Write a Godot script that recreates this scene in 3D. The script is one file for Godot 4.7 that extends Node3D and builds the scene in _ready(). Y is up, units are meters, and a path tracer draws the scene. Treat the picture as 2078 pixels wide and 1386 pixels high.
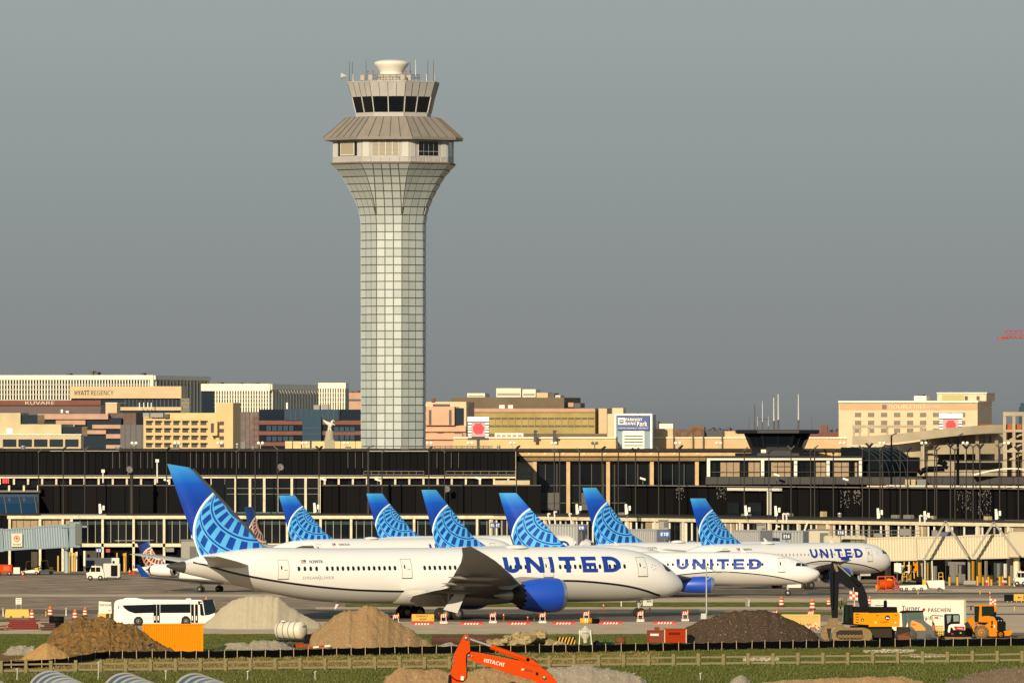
extends Node3D
# An airport apron seen through a very long lens: camera 22 m above the ground.
# Survey constants of the photograph: focal length in photo pixels, eye height, horizon row, centre column.
const F := 19480.0
const H := 22.0
const VH := 850.0
const UC := 1039.0
var M := {}
var taken := {}
var rng := RandomNumberGenerator.new()

# ---------- survey: photo column/row + real distance -> point in metres ----------
func gd(v: float) -> float: return H * F / (v - VH)
func at(u: float, v: float, d: float) -> Vector3: return Vector3((u - UC) * d / F, H + (VH - v) * d / F, -d)
func gp(u: float, v: float) -> Vector3: return at(u, v, gd(v))

# ---------- materials ----------
func mt(key: String, c = null, rough := 0.7, metal := 0.0) -> StandardMaterial3D:
	if M.has(key): return M[key]
	var m := StandardMaterial3D.new()
	m.albedo_color = c if c is Color else Color(c)
	m.roughness = rough; m.metallic = metal
	if key.begins_with("clad") or key.begins_with("joint") or key.begins_with("roof_dark") or key.begins_with("machine_") or key.ends_with("orange") or key.begins_with("box_") or key.begins_with("bin_"): m.metallic_specular = 0.15
	M[key] = m
	return m
func glow(key: String, c, e := 1.0) -> StandardMaterial3D:
	if M.has(key): return M[key]
	var m := mt(key, c, 0.5)
	m.emission_enabled = true; m.emission = Color(c); m.emission_energy_multiplier = e
	return m
func noise_img(seed_: int, size: int, freq: float, oct: int, stops: Array) -> Image:
	var n := FastNoiseLite.new()
	n.seed = seed_; n.frequency = freq; n.fractal_octaves = oct; n.noise_type = FastNoiseLite.TYPE_SIMPLEX_SMOOTH
	var g := n.get_seamless_image(size, size)
	g.convert(Image.FORMAT_L8)
	var gr := Gradient.new()
	gr.offsets = PackedFloat32Array(); gr.colors = PackedColorArray()
	for s in stops: gr.add_point(s[0], Color(s[1]))
	var lut: Array = []
	for i in 256: lut.append(gr.sample(i / 255.0))
	var src := g.get_data()
	var out := PackedByteArray(); out.resize(size * size * 3)
	for i in size * size:
		var c: Color = lut[src[i]]
		out[i * 3] = int(c.r * 255); out[i * 3 + 1] = int(c.g * 255); out[i * 3 + 2] = int(c.b * 255)
	var im := Image.create_from_data(size, size, false, Image.FORMAT_RGB8, out)
	im.generate_mipmaps()
	return im
func ntex(key: String, seed_: int, freq: float, oct: int, stops: Array, tile: float, rough := 0.9, bump := 0.0, size := 192) -> StandardMaterial3D:
	if M.has(key): return M[key]
	var m := StandardMaterial3D.new()
	var im := noise_img(seed_, size, freq, oct, stops)
	m.albedo_texture = ImageTexture.create_from_image(im)
	m.roughness = rough
	if rough >= 0.9: m.metallic_specular = 0.08
	m.uv1_triplanar = true; m.uv1_world_triplanar = true
	m.uv1_scale = Vector3.ONE / tile
	if bump > 0.0:
		var b := noise_img(seed_ + 7, size, freq * 1.5, oct, [[0.0, "000000"], [1.0, "ffffff"]])
		b.bump_map_to_normal_map(bump)
		b.generate_mipmaps()
		m.normal_enabled = true; m.normal_texture = ImageTexture.create_from_image(b)
	M[key] = m
	return m

# ---------- naming ----------
func numbered(n: String, scope = null) -> String:
	var k := n + "|" + (str(scope.get_instance_id()) if scope else "")
	taken[k] = taken.get(k, 0) + 1
	return n if taken[k] == 1 else "%s_%03d" % [n, taken[k] - 1]
func thing(called: String, label: String, category: String, pos := Vector3.ZERO, turn := 0.0, group := "") -> Node3D:
	var o := Node3D.new()
	o.name = numbered(called); add_child(o)
	o.position = pos; o.rotation.y = turn
	tag(o, label, category, group)
	return o
func tag(o, label: String, category: String, group := ""):
	o.set_meta("label", label); o.set_meta("category", category)
	if group != "": o.set_meta("group", group)
func dup(src: Node3D, pos: Vector3, turn := 0.0, label := "", called := "") -> Node3D:
	var r: Node3D = src.duplicate()
	var base := called if called != "" else String(src.name).rstrip("0123456789").trim_suffix("_")
	r.name = numbered(base); add_child(r)
	r.position = pos; r.rotation.y = turn
	if label != "": r.set_meta("label", label)
	return r
func own(o: Node, called: String, parent: Node):
	if parent == self: o.name = numbered(called)
	else: o.name = numbered(called, parent)
	parent.add_child(o)

# ---------- mesh building ----------
func S() -> SurfaceTool:
	var s := SurfaceTool.new(); s.begin(Mesh.PRIMITIVE_TRIANGLES); s.set_smooth_group(-1); return s
func put(s: SurfaceTool, called: String, mat: Material, parent: Node) -> MeshInstance3D:
	s.generate_normals()
	var o := MeshInstance3D.new(); o.mesh = s.commit(); o.material_override = mat
	own(o, called, parent); return o
func put_mesh(mesh: Mesh, called: String, mat: Material, parent: Node, pos := Vector3.ZERO, turn := 0.0) -> MeshInstance3D:
	var o := MeshInstance3D.new(); o.mesh = mesh; o.material_override = mat
	own(o, called, parent); o.position = pos; o.rotation.y = turn; return o
func struct(o: Node): o.set_meta("kind", "structure"); return o
func stuff(o: Node): o.set_meta("kind", "stuff"); return o
func tri(s: SurfaceTool, a, b, c): s.add_vertex(a); s.add_vertex(b); s.add_vertex(c)
func quad(s: SurfaceTool, a, b, c, d): tri(s, a, b, c); tri(s, a, c, d)
func box(s: SurfaceTool, c: Vector3, z: Vector3, b := Basis.IDENTITY):
	var h := z * 0.5; var p: Array = []
	for i in 8: p.append(c + b * Vector3(h.x * (1 if i & 1 else -1), h.y * (1 if i & 2 else -1), h.z * (1 if i & 4 else -1)))
	s.set_smooth_group(-1)
	quad(s, p[4], p[6], p[7], p[5]); quad(s, p[1], p[3], p[2], p[0]); quad(s, p[5], p[7], p[3], p[1])
	quad(s, p[0], p[2], p[6], p[4]); quad(s, p[6], p[2], p[3], p[7]); quad(s, p[0], p[4], p[5], p[1])
func bx(called: String, mat: Material, parent: Node, c: Vector3, z: Vector3, b := Basis.IDENTITY) -> MeshInstance3D:
	var s := S(); box(s, c, z, b); return put(s, called, mat, parent)
func rbox(s: SurfaceTool, c: Vector3, z: Vector3, r: float, b := Basis.IDENTITY):
	# box with chamfered upright edges and chamfered top
	var h := z * 0.5
	var pl := PackedVector2Array([Vector2(-h.x + r, -h.z), Vector2(h.x - r, -h.z), Vector2(h.x, -h.z + r), Vector2(h.x, h.z - r), Vector2(h.x - r, h.z), Vector2(-h.x + r, h.z), Vector2(-h.x, h.z - r), Vector2(-h.x, -h.z + r)])
	var rings: Array = []
	for e in [[-h.y, r * 0.5], [-h.y + r * 0.5, 0.0], [h.y - r, 0.0], [h.y, r]]:
		var ring: Array = []
		for q in pl:
			var k := Vector2(1.0 - e[1] / h.x, 1.0 - e[1] / h.z)
			ring.append(c + b * Vector3(q.x * k.x, e[0], q.y * k.y))
		rings.append(ring)
	loft(s, rings, true, true, false)
func loft(s: SurfaceTool, rings: Array, cap0 := true, cap1 := true, smooth := true, closed := true):
	s.set_smooth_group(1 if smooth else -1)
	for i in rings.size() - 1:
		var a: Array = rings[i]; var b: Array = rings[i + 1]; var n := a.size()
		for j in (n if closed else n - 1):
			var k := (j + 1) % n
			quad(s, a[j], b[j], b[k], a[k])
	s.set_smooth_group(-1)
	if cap0: fan(s, rings[0], false)
	if cap1: fan(s, rings[-1], true)
func fan(s: SurfaceTool, ring: Array, flip: bool):
	var c := Vector3.ZERO
	for p in ring: c += p
	c /= ring.size()
	for j in ring.size():
		var k := (j + 1) % ring.size()
		if flip: tri(s, c, ring[k], ring[j])
		else: tri(s, c, ring[j], ring[k])
func ring(c: Vector3, ax: Vector3, r: float, n: int, sy := 1.0) -> Array:
	ax = ax.normalized()
	var up := Vector3.UP if absf(ax.y) < 0.95 else Vector3.RIGHT
	var e1 := ax.cross(up).normalized(); var e2 := e1.cross(ax).normalized()
	var out: Array = []
	for j in n:
		var t := TAU * j / n
		out.append(c + (e1 * cos(t) + e2 * sin(t) * sy) * r)
	return out
func tube(s: SurfaceTool, a: Vector3, b: Vector3, r: float, n := 6, r2 := -1.0):
	loft(s, [ring(a, b - a, r, n), ring(b, b - a, r if r2 < 0 else r2, n)], true, true, n > 5)
func path(s: SurfaceTool, pts: Array, r: float, n := 5):
	for i in pts.size() - 1: tube(s, pts[i], pts[i + 1], r, n)
func lathe(s: SurfaceTool, o: Vector3, ax: Vector3, prof: Array, n := 24, cap0 := false, cap1 := false):
	var rs: Array = []
	for p in prof: rs.append(ring(o + ax.normalized() * p[0], ax, maxf(p[1], 0.001), n))
	loft(s, rs, cap0, cap1, true)
func prism(s: SurfaceTool, pts: Array, z0: float, z1: float, b := Basis.IDENTITY, o := Vector3.ZERO):
	# polygon in x,y pushed along z
	var pv := PackedVector2Array()
	for p in pts: pv.append(Vector2(p[0], p[1]) if p is Array else p)
	if Geometry2D.is_polygon_clockwise(pv): pv.reverse()
	s.set_smooth_group(-1)
	var idx := Geometry2D.triangulate_polygon(pv)
	var zz0 := minf(z0, z1); var zz1 := maxf(z0, z1)
	var T := func(p: Vector2, z: float) -> Vector3: return o + b * Vector3(p.x, p.y, z)
	for i in range(0, idx.size(), 3):
		tri(s, T.call(pv[idx[i]], zz1), T.call(pv[idx[i + 2]], zz1), T.call(pv[idx[i + 1]], zz1))
		tri(s, T.call(pv[idx[i]], zz0), T.call(pv[idx[i + 1]], zz0), T.call(pv[idx[i + 2]], zz0))
	for i in pv.size():
		var j := (i + 1) % pv.size()
		quad(s, T.call(pv[i], zz1), T.call(pv[j], zz1), T.call(pv[j], zz0), T.call(pv[i], zz0))
func pz(called: String, mat: Material, parent: Node, pts: Array, z0: float, z1: float) -> MeshInstance3D:
	var s := S(); prism(s, pts, z0, z1); return put(s, called, mat, parent)
func bar(s: SurfaceTool, a: Vector3, b: Vector3, w: float, h: float):
	var d := b - a; var z := d.normalized()
	var up := Vector3.UP if absf(z.y) < 0.98 else Vector3.RIGHT
	var x := up.cross(z).normalized(); var y := z.cross(x)
	box(s, (a + b) * 0.5, Vector3(w, h, d.length()), Basis(x, y, z))

# ---------- lettering: real letter outlines as a thin mesh ----------
var fonts := {}
func font(w: int, fam := "Droid Sans") -> SystemFont:
	var k := fam + str(w)
	if not fonts.has(k):
		var f := SystemFont.new(); f.font_names = PackedStringArray([fam]); f.font_weight = w; fonts[k] = f
	return fonts[k]
func letters(txt: String, w := 700, fam := "Droid Sans") -> Array:
	# triangles (Vector2) of the text, scaled so that the whole block is 1 wide and 1 high, origin lower left
	var tm := TextMesh.new(); tm.text = txt; tm.font = font(w, fam); tm.font_size = 64; tm.pixel_size = 0.01; tm.depth = 0.0; tm.curve_step = 2.0
	var ar := tm.get_mesh_arrays()
	var vs: PackedVector3Array = ar[Mesh.ARRAY_VERTEX]; var ix = ar[Mesh.ARRAY_INDEX]
	var lo := Vector2(1e9, 1e9); var hi := -lo
	for v in vs: lo = lo.min(Vector2(v.x, v.y)); hi = hi.max(Vector2(v.x, v.y))
	var out: Array = []
	var n: int = ix.size() if ix != null and ix.size() > 0 else vs.size()
	for i in n:
		var v: Vector3 = vs[ix[i]] if ix != null and ix.size() > 0 else vs[i]
		out.append((Vector2(v.x, v.y) - lo) / (hi - lo))
	return out
func sign_text(txt: String, mat: Material, parent: Node, lower_left: Vector3, w: float, h: float, b := Basis.IDENTITY, weight := 700, called := "lettering", fam := "Droid Sans") -> MeshInstance3D:
	var s := S()
	var L := letters(txt, weight, fam)
	for i in range(0, L.size(), 3):
		for k in [0, 1, 2]:
			var p: Vector2 = L[i + k]
			s.add_vertex(lower_left + b * Vector3(p.x * w, p.y * h, 0.0))
	return put(s, called, mat, parent)

# ---------- facades: a vertical plane through a surveyed point, turned by psi (its face looks left when psi > 0) ----------
func facade(called: String, label: String, category: String, u: float, d: float, psi_deg := 0.0, group := "") -> Dictionary:
	var psi := deg_to_rad(psi_deg)
	var x0 := (u - UC) * d / F
	var n := thing(called, label, category, Vector3(x0, 0, -d), -psi, group)
	return {"n": n, "x": x0, "d": d, "p": psi}
func ft(f: Dictionary, u: float, off := 0.0) -> float:     # metres along the facade
	var k := (u - UC) / F
	var px: float = f.x - sin(f.p) * off; var pd: float = f.d - cos(f.p) * off
	return (k * pd - px) / (cos(f.p) + k * sin(f.p))
func fy(f: Dictionary, u: float, v: float, off := 0.0) -> float:
	var d: float = f.d - cos(f.p) * off - ft(f, u, off) * sin(f.p)
	return H + (VH - v) * d / F
func slab(f: Dictionary, called: String, mat: Material, u0: float, v0: float, u1: float, v1: float, off := 0.0, thick := 0.3, parent = null) -> MeshInstance3D:
	var a := ft(f, u0, off); var b := ft(f, u1, off)
	var y0 := fy(f, u0, v0, off); var y1 := fy(f, u0, v1, off)
	if v1 > 9000: y1 = 0.0
	var par: Node3D = parent if parent else f.n
	var c := Vector3((a + b) / 2, (y0 + y1) / 2, off - thick / 2)
	if par != f.n: c -= par.position
	var m := BoxMesh.new(); m.size = Vector3(absf(b - a), absf(y0 - y1), thick)
	return put_mesh(m, called, mat, par, c)
func fp(f: Dictionary, u: float, v: float, off := 0.0) -> Vector3: return Vector3(ft(f, u, off), fy(f, u, v, off), off)
func _ready():
	rng.seed = 20240417
	# ---- camera: 22 m above the apron, level horizon at photo row 850 ----
	var cam := Camera3D.new(); cam.name = "camera"
	cam.fov = rad_to_deg(2.0 * atan(693.0 / F)); cam.near = 1.0; cam.far = 12000.0
	cam.position = Vector3(0, H, 0); cam.rotation.x = atan((VH - 693.0) / F)
	add_child(cam); cam.current = true
	# ---- sky: clear, grey-blue and hazy low down opposite the sun ----
	var we := WorldEnvironment.new(); we.name = "environment"
	var env := Environment.new()
	env.background_mode = Environment.BG_SKY
	var sm := PanoramaSkyMaterial.new()
	var W := 64; var HH := 1024
	var im := Image.create(W, HH, false, Image.FORMAT_RGBF)
	var st := [[-90.0, "6b6c6d"], [-0.3, "7c7f80"], [0.0, "7d8081"], [0.6, "838788"], [1.4, "8b9292"], [2.5, "959f9e"], [6.0, "99a5a5"], [20.0, "8a9ca5"], [90.0, "6a849d"]]
	for j in HH:
		var el := 90.0 - 180.0 * (j + 0.5) / HH
		var c := Color(st[0][1])
		for k in st.size() - 1:
			if el >= st[k][0]: c = Color(st[k][1]).lerp(Color(st[k + 1][1]), clampf((el - st[k][0]) / (st[k + 1][0] - st[k][0]), 0, 1))
		c = c.srgb_to_linear()
		for i in W: im.set_pixel(i, j, c)
	sm.panorama = ImageTexture.create_from_image(im)
	var sky := Sky.new(); sky.sky_material = sm
	env.sky = sky
	env.tonemap_mode = Environment.TONE_MAPPER_LINEAR; env.tonemap_exposure = 1.08
	env.sdfgi_enabled = true; env.ssao_enabled = true; env.ssil_enabled = true
	we.environment = env; add_child(we)
	# ---- low warm sun behind the camera, a little to the left ----
	var sun := DirectionalLight3D.new(); sun.name = "sun"
	var az := deg_to_rad(17.0); var el2 := deg_to_rad(17.5)
	add_child(sun)
	sun.look_at_from_position(Vector3.ZERO, Vector3(sin(az) * cos(el2), -sin(el2), -cos(az) * cos(el2)))
	sun.light_energy = 1.6; sun.light_color = Color(1.0, 0.93, 0.81); sun.light_angular_distance = 0.5
	sun.shadow_enabled = true
	ground()
	terminal()
	tower()
	town()
	planes()
	heaps()
	fences()
	site()
	apron()
# =====================================================================  AIRCRAFT
# local frame: nose tip at x = 0, tail at x = -length, y up from the ground, starboard = +z
func hull_at(h: Array, d: float) -> Array:          # stations [d, top, bottom, half width], cubic between
	var i := 0
	while i < h.size() - 2 and d > h[i + 1][0]: i += 1
	var p1: Array = h[i]; var p2: Array = h[i + 1]
	var p0: Array = h[maxi(i - 1, 0)]; var p3: Array = h[mini(i + 2, h.size() - 1)]
	var w: float = p2[0] - p1[0]; var t := clampf((d - p1[0]) / w, 0, 1)
	var out: Array = []
	for c in [1, 2, 3]:
		var m1: float = (p2[c] - p0[c]) / maxf(p2[0] - p0[0], 0.01) * w
		var m2: float = (p3[c] - p1[c]) / maxf(p3[0] - p1[0], 0.01) * w
		if i == 0: m1 = (p2[c] - p1[c]) * 1.6
		var t2 := t * t; var t3 := t2 * t
		out.append((2 * t3 - 3 * t2 + 1) * p1[c] + (t3 - 2 * t2 + t) * m1 + (-2 * t3 + 3 * t2) * p2[c] + (t3 - t2) * m2)
	return out
func hull_side(h: Array, d: float, y: float, off: float, sgn := 1.0) -> Vector3:
	var q := hull_at(h, d)
	var yc: float = (q[0] + q[1]) / 2; var hh: float = (q[0] - q[1]) / 2; var w: float = q[2]
	var k := clampf((y - yc) / hh, -0.999, 0.999)
	var z: float = w * sqrt(1 - k * k)
	var n := Vector3(0, (y - yc) / (hh * hh), z / (w * w)).normalized()
	return Vector3(-d, y + n.y * off, (z + n.z * off) * sgn)
func yline(l: Array, d: float) -> float:
	for i in l.size() - 1:
		if d <= l[i + 1][0]:
			var t: float = clampf((d - l[i][0]) / (l[i + 1][0] - l[i][0]), 0, 1)
			var p0 = l[maxi(i - 1, 0)][1]; var p3 = l[mini(i + 2, l.size() - 1)][1]
			return cubic_interpolate(l[i][1], l[i + 1][1], p0, p3, t)
	return l[-1][1]
func decal_tris(s: SurfaceTool, h: Array, tr: Array, off: float, sgn := 1.0, step := 0.5):
	# flat (d, y) triangles split small enough to follow the round hull
	var work: Array = []
	for i in range(0, tr.size(), 3): work.append([tr[i], tr[i + 1], tr[i + 2]])
	while work.size() > 0:
		var t: Array = work.pop_back()
		var e := [t[0].distance_to(t[1]), t[1].distance_to(t[2]), t[2].distance_to(t[0])]
		var k := 0
		if e[1] > e[k]: k = 1
		if e[2] > e[k]: k = 2
		if e[k] > step:
			var a: Vector2 = t[k]; var b: Vector2 = t[(k + 1) % 3]; var c: Vector2 = t[(k + 2) % 3]
			var m := (a + b) / 2
			work.append([a, m, c]); work.append([m, b, c])
		else:
			for p in t: s.add_vertex(hull_side(h, p.x, p.y, off, sgn))
func poly_tris(pts: Array) -> Array:
	var pv := PackedVector2Array(pts); var ix := Geometry2D.triangulate_polygon(pv); var out: Array = []
	for i in ix: out.append(pv[i])
	return out
func decal(parent: Node, called: String, mat: Material, h: Array, tr: Array, off := 0.015, sgn := 1.0, step := 0.5) -> MeshInstance3D:
	var s := S(); s.set_smooth_group(2); decal_tris(s, h, tr, off, sgn, step); return put(s, called, mat, parent)
func rrect(d: float, y: float, w: float, hh: float, r: float) -> Array:
	var out: Array = []
	for q in [[1, 1, 0.0], [-1, 1, PI / 2], [-1, -1, PI], [1, -1, 1.5 * PI]]:
		for k in 3:
			var a: float = q[2] + k * PI / 4
			out.append(Vector2(d + q[0] * (w / 2 - r) + cos(a) * r, y + q[1] * (hh / 2 - r) + sin(a) * r))
	return out
func frame_tris(d: float, y: float, w: float, hh: float, t: float) -> Array:
	var o: Array = []
	for r in [[d - w / 2, y, t, hh], [d + w / 2, y, t, hh], [d, y + hh / 2, w, t], [d, y - hh / 2, w, t * 1.6]]:
		var a := Vector2(r[0] - r[2] / 2, r[1] - r[3] / 2); var c := Vector2(r[0] + r[2] / 2, r[1] + r[3] / 2)
		var b := Vector2(c.x, a.y); var e := Vector2(a.x, c.y)
		o.append_array([a, b, c, a, c, e])
	return o
func fuselage(parent: Node, h: Array, line: Array, mw: Material, mg: Material, lw := 0.2):
	var ds: Array = []; var L: float = h[-1][0]
	var d := 0.0
	while d < L:
		ds.append(d); d += clampf(0.12 + d * 0.22, 0.1, 1.3)
	ds.append(L)
	var n := 22
	var up: Array = []; var lo: Array = []
	for dd in ds:
		var q := hull_at(h, dd)
		var yc: float = (q[0] + q[1]) / 2; var hh: float = maxf((q[0] - q[1]) / 2, 0.01); var w: float = maxf(q[2], 0.01)
		var th := acos(clampf((yline(line, dd) - yc) / hh, -0.995, 0.995))
		var ra: Array = []; var rb: Array = []
		for j in n + 1:
			var t := lerpf(-th, th, float(j) / n); ra.append(Vector3(-dd, yc + hh * cos(t), w * sin(t)))
			t = lerpf(th, TAU - th, float(j) / n); rb.append(Vector3(-dd, yc + hh * cos(t), w * sin(t)))
		up.append(ra); lo.append(rb)
	var s := S(); loft(s, up, false, false, true, false); put(s, "fuselage", mw, parent)
	s = S(); loft(s, lo, false, false, true, false); put(s, "belly", mg, parent)
	var tr: Array = []
	for sg in [1.0, -1.0]:
		s = S(); s.set_smooth_group(1)
		for i in ds.size() - 1:
			if ds[i] < line[0][0] or ds[i + 1] > line[-1][0]: continue
			var y0 := yline(line, ds[i]); var y1 := yline(line, ds[i + 1])
			var a := hull_side(h, ds[i], y0 + lw / 2, 0.012, sg); var b := hull_side(h, ds[i + 1], y1 + lw / 2, 0.012, sg)
			var c := hull_side(h, ds[i + 1], y1 - lw / 2, 0.012, sg); var e := hull_side(h, ds[i], y0 - lw / 2, 0.012, sg)
			quad(s, a, b, c, e)
		put(s, "cheat_line", mt("line_black", "14161c", 0.4), parent)
func foil(le: Vector3, te: Vector3, th: float, vert := false) -> Array:
	# closed airfoil section from leading to trailing edge
	var out: Array = []
	var up := Vector3(0, 0, 1) if vert else Vector3.UP
	var xs := [0.0, 0.03, 0.12, 0.3, 0.6, 1.0]
	var ys := [0.0, 0.36, 0.75, 1.0, 0.72, 0.04]
	for i in 6: out.append(le.lerp(te, xs[i]) + up * ys[i] * th * 0.5)
	for i in range(5, 0, -1): out.append(le.lerp(te, xs[i]) - up * ys[i] * th * 0.5)
	return out
func wing(parent: Node, called: String, secs: Array, sgn: float, mat: Material) -> MeshInstance3D:
	# secs: [z, d leading edge, d trailing edge, y, thickness]
	var rs: Array = []
	for q in secs: rs.append(foil(Vector3(-q[1], q[3], q[0] * sgn), Vector3(-q[2], q[3] - (0.15 if called == "wing" else 0.0), q[0] * sgn), q[4]))
	var s := S(); loft(s, rs, true, true, true)
	return put(s, called, mat, parent)
# the tail emblem: a globe of meridian bars and latitude lines, printed on the fin
func fin_tex(key: String, cx: float, cy: float, R: float, asp: float, old := false) -> StandardMaterial3D:
	if M.has(key): return M[key]
	var N := 640
	var im := Image.create(N, N, false, Image.FORMAT_RGB8)
	var light := Color("55aee4"); var mid := Color("083f9e"); var white := Color("eef0ee"); var dark := Color("0a3f9c")
	if old: light = Color("d79a68"); mid = Color("1c3470"); dark = Color("e8d6bd"); white = Color("f0e6d8")
	# axis of the globe
	var pole := Vector3(0.168, 0.668, 0.0); pole.z = sqrt(1 - pole.x * pole.x - pole.y * pole.y)
	var e1 := pole.cross(Vector3(0, 1, 0)).normalized(); var e2 := pole.cross(e1)
	for j in N:
		for i in N:
			var x := (float(i) / N - cx) * asp; var y := float(j) / N - cy
			var r := sqrt(x * x + y * y) / R
			var c: Color
			if r > 1.025 or (r > 1.0 and x > 0.25 * R):
				# printed fade of the livery: light blue dye at the tip running to deep blue
				var t := float(j) / N
				c = Color("429fdb").lerp(Color("0a55c0"), clampf(t / 0.22, 0, 1)).lerp(Color("08389a"), clampf((t - 0.18) / 0.25, 0, 1))
				if old: c = Color("1d3a78")
			elif r > 0.985: c = white
			else:
				var p := Vector3(x / R, -y / R, 0); p.z = sqrt(maxf(0, 1 - r * r))
				var col := rad_to_deg(acos(clampf(p.dot(pole), -1, 1)))
				var lon := rad_to_deg(atan2(p.dot(e2), p.dot(e1))) + 360.0
				var band := fposmod(col - 8.5, 20.0) / 20.0
				c = light if fposmod(lon + 4.0, 17.0) < 7.6 else mid
				if col < 8.0: c = light
				if band < 0.09: c = light
				elif band < 0.20: c = dark
				elif band < 0.29: c = light
				if r > 0.955: c = light
			im.set_pixel(i, j, c)
	im.generate_mipmaps()
	var m := mt(key, "ffffff", 0.28)
	m.albedo_texture = ImageTexture.create_from_image(im)
	m.clearcoat_enabled = true; m.clearcoat = 0.35; m.clearcoat_roughness = 0.15
	return m
func fin(parent: Node, outline: Array, th: float, mat: Material) -> MeshInstance3D:
	# outline: [d,y] list: trailing edge top first, then along the tip and down the leading edge, last = trailing edge foot
	var lo := Vector2(1e9, 1e9); var hi := -lo
	for p in outline: lo = lo.min(Vector2(p[0], p[1])); hi = hi.max(Vector2(p[0], p[1]))
	var te0: Array = outline[0]; var te1: Array = outline[-1]
	var s := S(); var rows: Array = []
	var N := 26
	for i in N + 1:
		var y := lerpf(hi.y - 0.01, lo.y, float(i) / N)
		# leading edge at this height
		var dl := 1e9
		for k in outline.size() - 2:
			var a: Array = outline[k]; var b: Array = outline[k + 1]
			if (y <= a[1] and y >= b[1]): dl = minf(dl, lerpf(a[0], b[0], (a[1] - y) / maxf(a[1] - b[1], 1e-4)))
		if dl > 1e8: dl = outline[-2][0]
		var dt: float = lerpf(te0[0], te1[0], clampf((te0[1] - y) / (te0[1] - te1[1]), 0, 1))
		rows.append(foil(Vector3(-dl, y, 0), Vector3(-dt, y, 0), th * lerpf(0.45, 1.0, float(i) / N), true))
	s.set_smooth_group(1)
	for i in N:
		var a: Array = rows[i]; var b: Array = rows[i + 1]
		for j in a.size():
			var k := (j + 1) % a.size()
			for v in [a[j], b[j], b[k], a[j], b[k], a[k]]:
				s.set_uv(Vector2((hi.x + v.x) / (hi.x - lo.x), (hi.y - v.y) / (hi.y - lo.y)))
				s.add_vertex(v)
	s.set_smooth_group(-1)
	s.set_uv(Vector2(0.1, 0.01)); fan(s, rows[0], false)
	return put(s, "fin", mat, parent)
func wheel(parent: Node, c: Vector3, r: float, w: float):
	var s := S()
	lathe(s, c - Vector3(0, 0, w / 2), Vector3(0, 0, 1), [[0, r * 0.55], [0, r * 0.86], [w * 0.18, r], [w * 0.82, r], [w, r * 0.86], [w, r * 0.55]], 20, true, true)
	var t := put(s, "tyre", mt("rubber", "1b1b1c", 0.85), parent)
	s = S()
	lathe(s, c - Vector3(0, 0, w / 2 + 0.015), Vector3(0, 0, 1), [[0, r * 0.2], [0, r * 0.44], [0.05, r * 0.56], [w - 0.02, r * 0.56], [w + 0.03, r * 0.44], [w + 0.03, r * 0.2]], 16, true, true)
	put(s, "wheel_rim", mt("rim", "8d8c88", 0.45, 0.6), parent)
func gear(parent: Node, called: String, d: float, z: float, top: float, r: float, w: float, axles: Array, half: float):
	var g := Node3D.new(); own(g, called, parent)
	var ms := mt("gear_steel", "b9b6ae", 0.4, 0.5)
	var s := S()
	tube(s, Vector3(-d, r, z), Vector3(-d, top, z), r * 0.22, 10)
	tube(s, Vector3(-d, r * 1.6, z), Vector3(-d - 1.1 * r, top, z * 0.8), r * 0.1, 6)
	tube(s, Vector3(-d, r * 1.8, z), Vector3(-d + 1.6 * r, top, z), r * 0.09, 6)
	for a in axles: tube(s, Vector3(-d - a, r, z - half), Vector3(-d - a, r, z + half), r * 0.13, 8)
	if axles.size() > 1: tube(s, Vector3(-d - axles[0], r, z), Vector3(-d - axles[-1], r, z), r * 0.2, 8)
	put(s, "strut", ms, g)
	for a in axles:
		for q in [-half, half]: wheel(g, Vector3(-d - a, r, z + q), r, w)
	return g
func nacelle(parent: Node, d0: float, d1: float, y: float, z: float, R: float, blue: Material, chev := 0, cone := 2.2):
	var e := Node3D.new(); own(e, "engine", parent)
	var L := d1 - d0; var ax := Vector3(-1, 0, 0); var o := Vector3(-d0, y, z)
	var s := S()
	var prof := [[0.1 * L, R * 0.985], [0.18 * L, R * 1.02], [0.35 * L, R * 1.035], [0.55 * L, R * 1.0], [0.75 * L, R * 0.93], [0.92 * L, R * 0.83]]
	lathe(s, o, ax, prof, 40)
	if chev > 0:
		var rr := ring(o + ax * 0.92 * L, ax, R * 0.83, chev * 2)
		for k in chev:
			var a: Vector3 = rr[k * 2]; var b: Vector3 = rr[(k * 2 + 2) % rr.size()]
			var m: Vector3 = rr[k * 2 + 1]; var t: Vector3 = o + ax * L * 0.985 + (m - (o + ax * 0.92 * L)) * 0.955
			tri(s, a, m, t); tri(s, m, b, t)
	put(s, "cowling", blue, e)
	s = S(); lathe(s, o, ax, [[0.1 * L, R * 0.985], [0.03 * L, R * 0.92], [0.0, R * 0.86], [0.03 * L, R * 0.79], [0.14 * L, R * 0.77]], 40)
	put(s, "inlet_lip", mt("lip_metal", "c3c6ca", 0.22, 0.9), e)
	s = S(); lathe(s, o, ax, [[0.14 * L, R * 0.77], [0.22 * L, R * 0.77], [0.22 * L, 0.18 * R], [0.12 * L, 0.02]], 32)
	put(s, "fan", mt("fan_dark", "2a2c30", 0.4, 0.6), e)
	s = S(); lathe(s, o, ax, [[0.80 * L, R * 0.80], [0.93 * L, R * 0.74], [L, R * 0.62], [L + cone * 0.28, R * 0.42], [L + cone * 0.28, R * 0.25]], 32)
	put(s, "exhaust", mt("exhaust", "3b3936", 0.45, 0.7), e)
	s = S(); lathe(s, o, ax, [[L + cone * 0.1, R * 0.34], [L + cone * 0.5, R * 0.24], [L + cone, R * 0.05]], 20, true, true)
	put(s, "exhaust_cone", mt("cone_metal", "a39c90", 0.4, 0.5), e)
	return e
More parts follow.
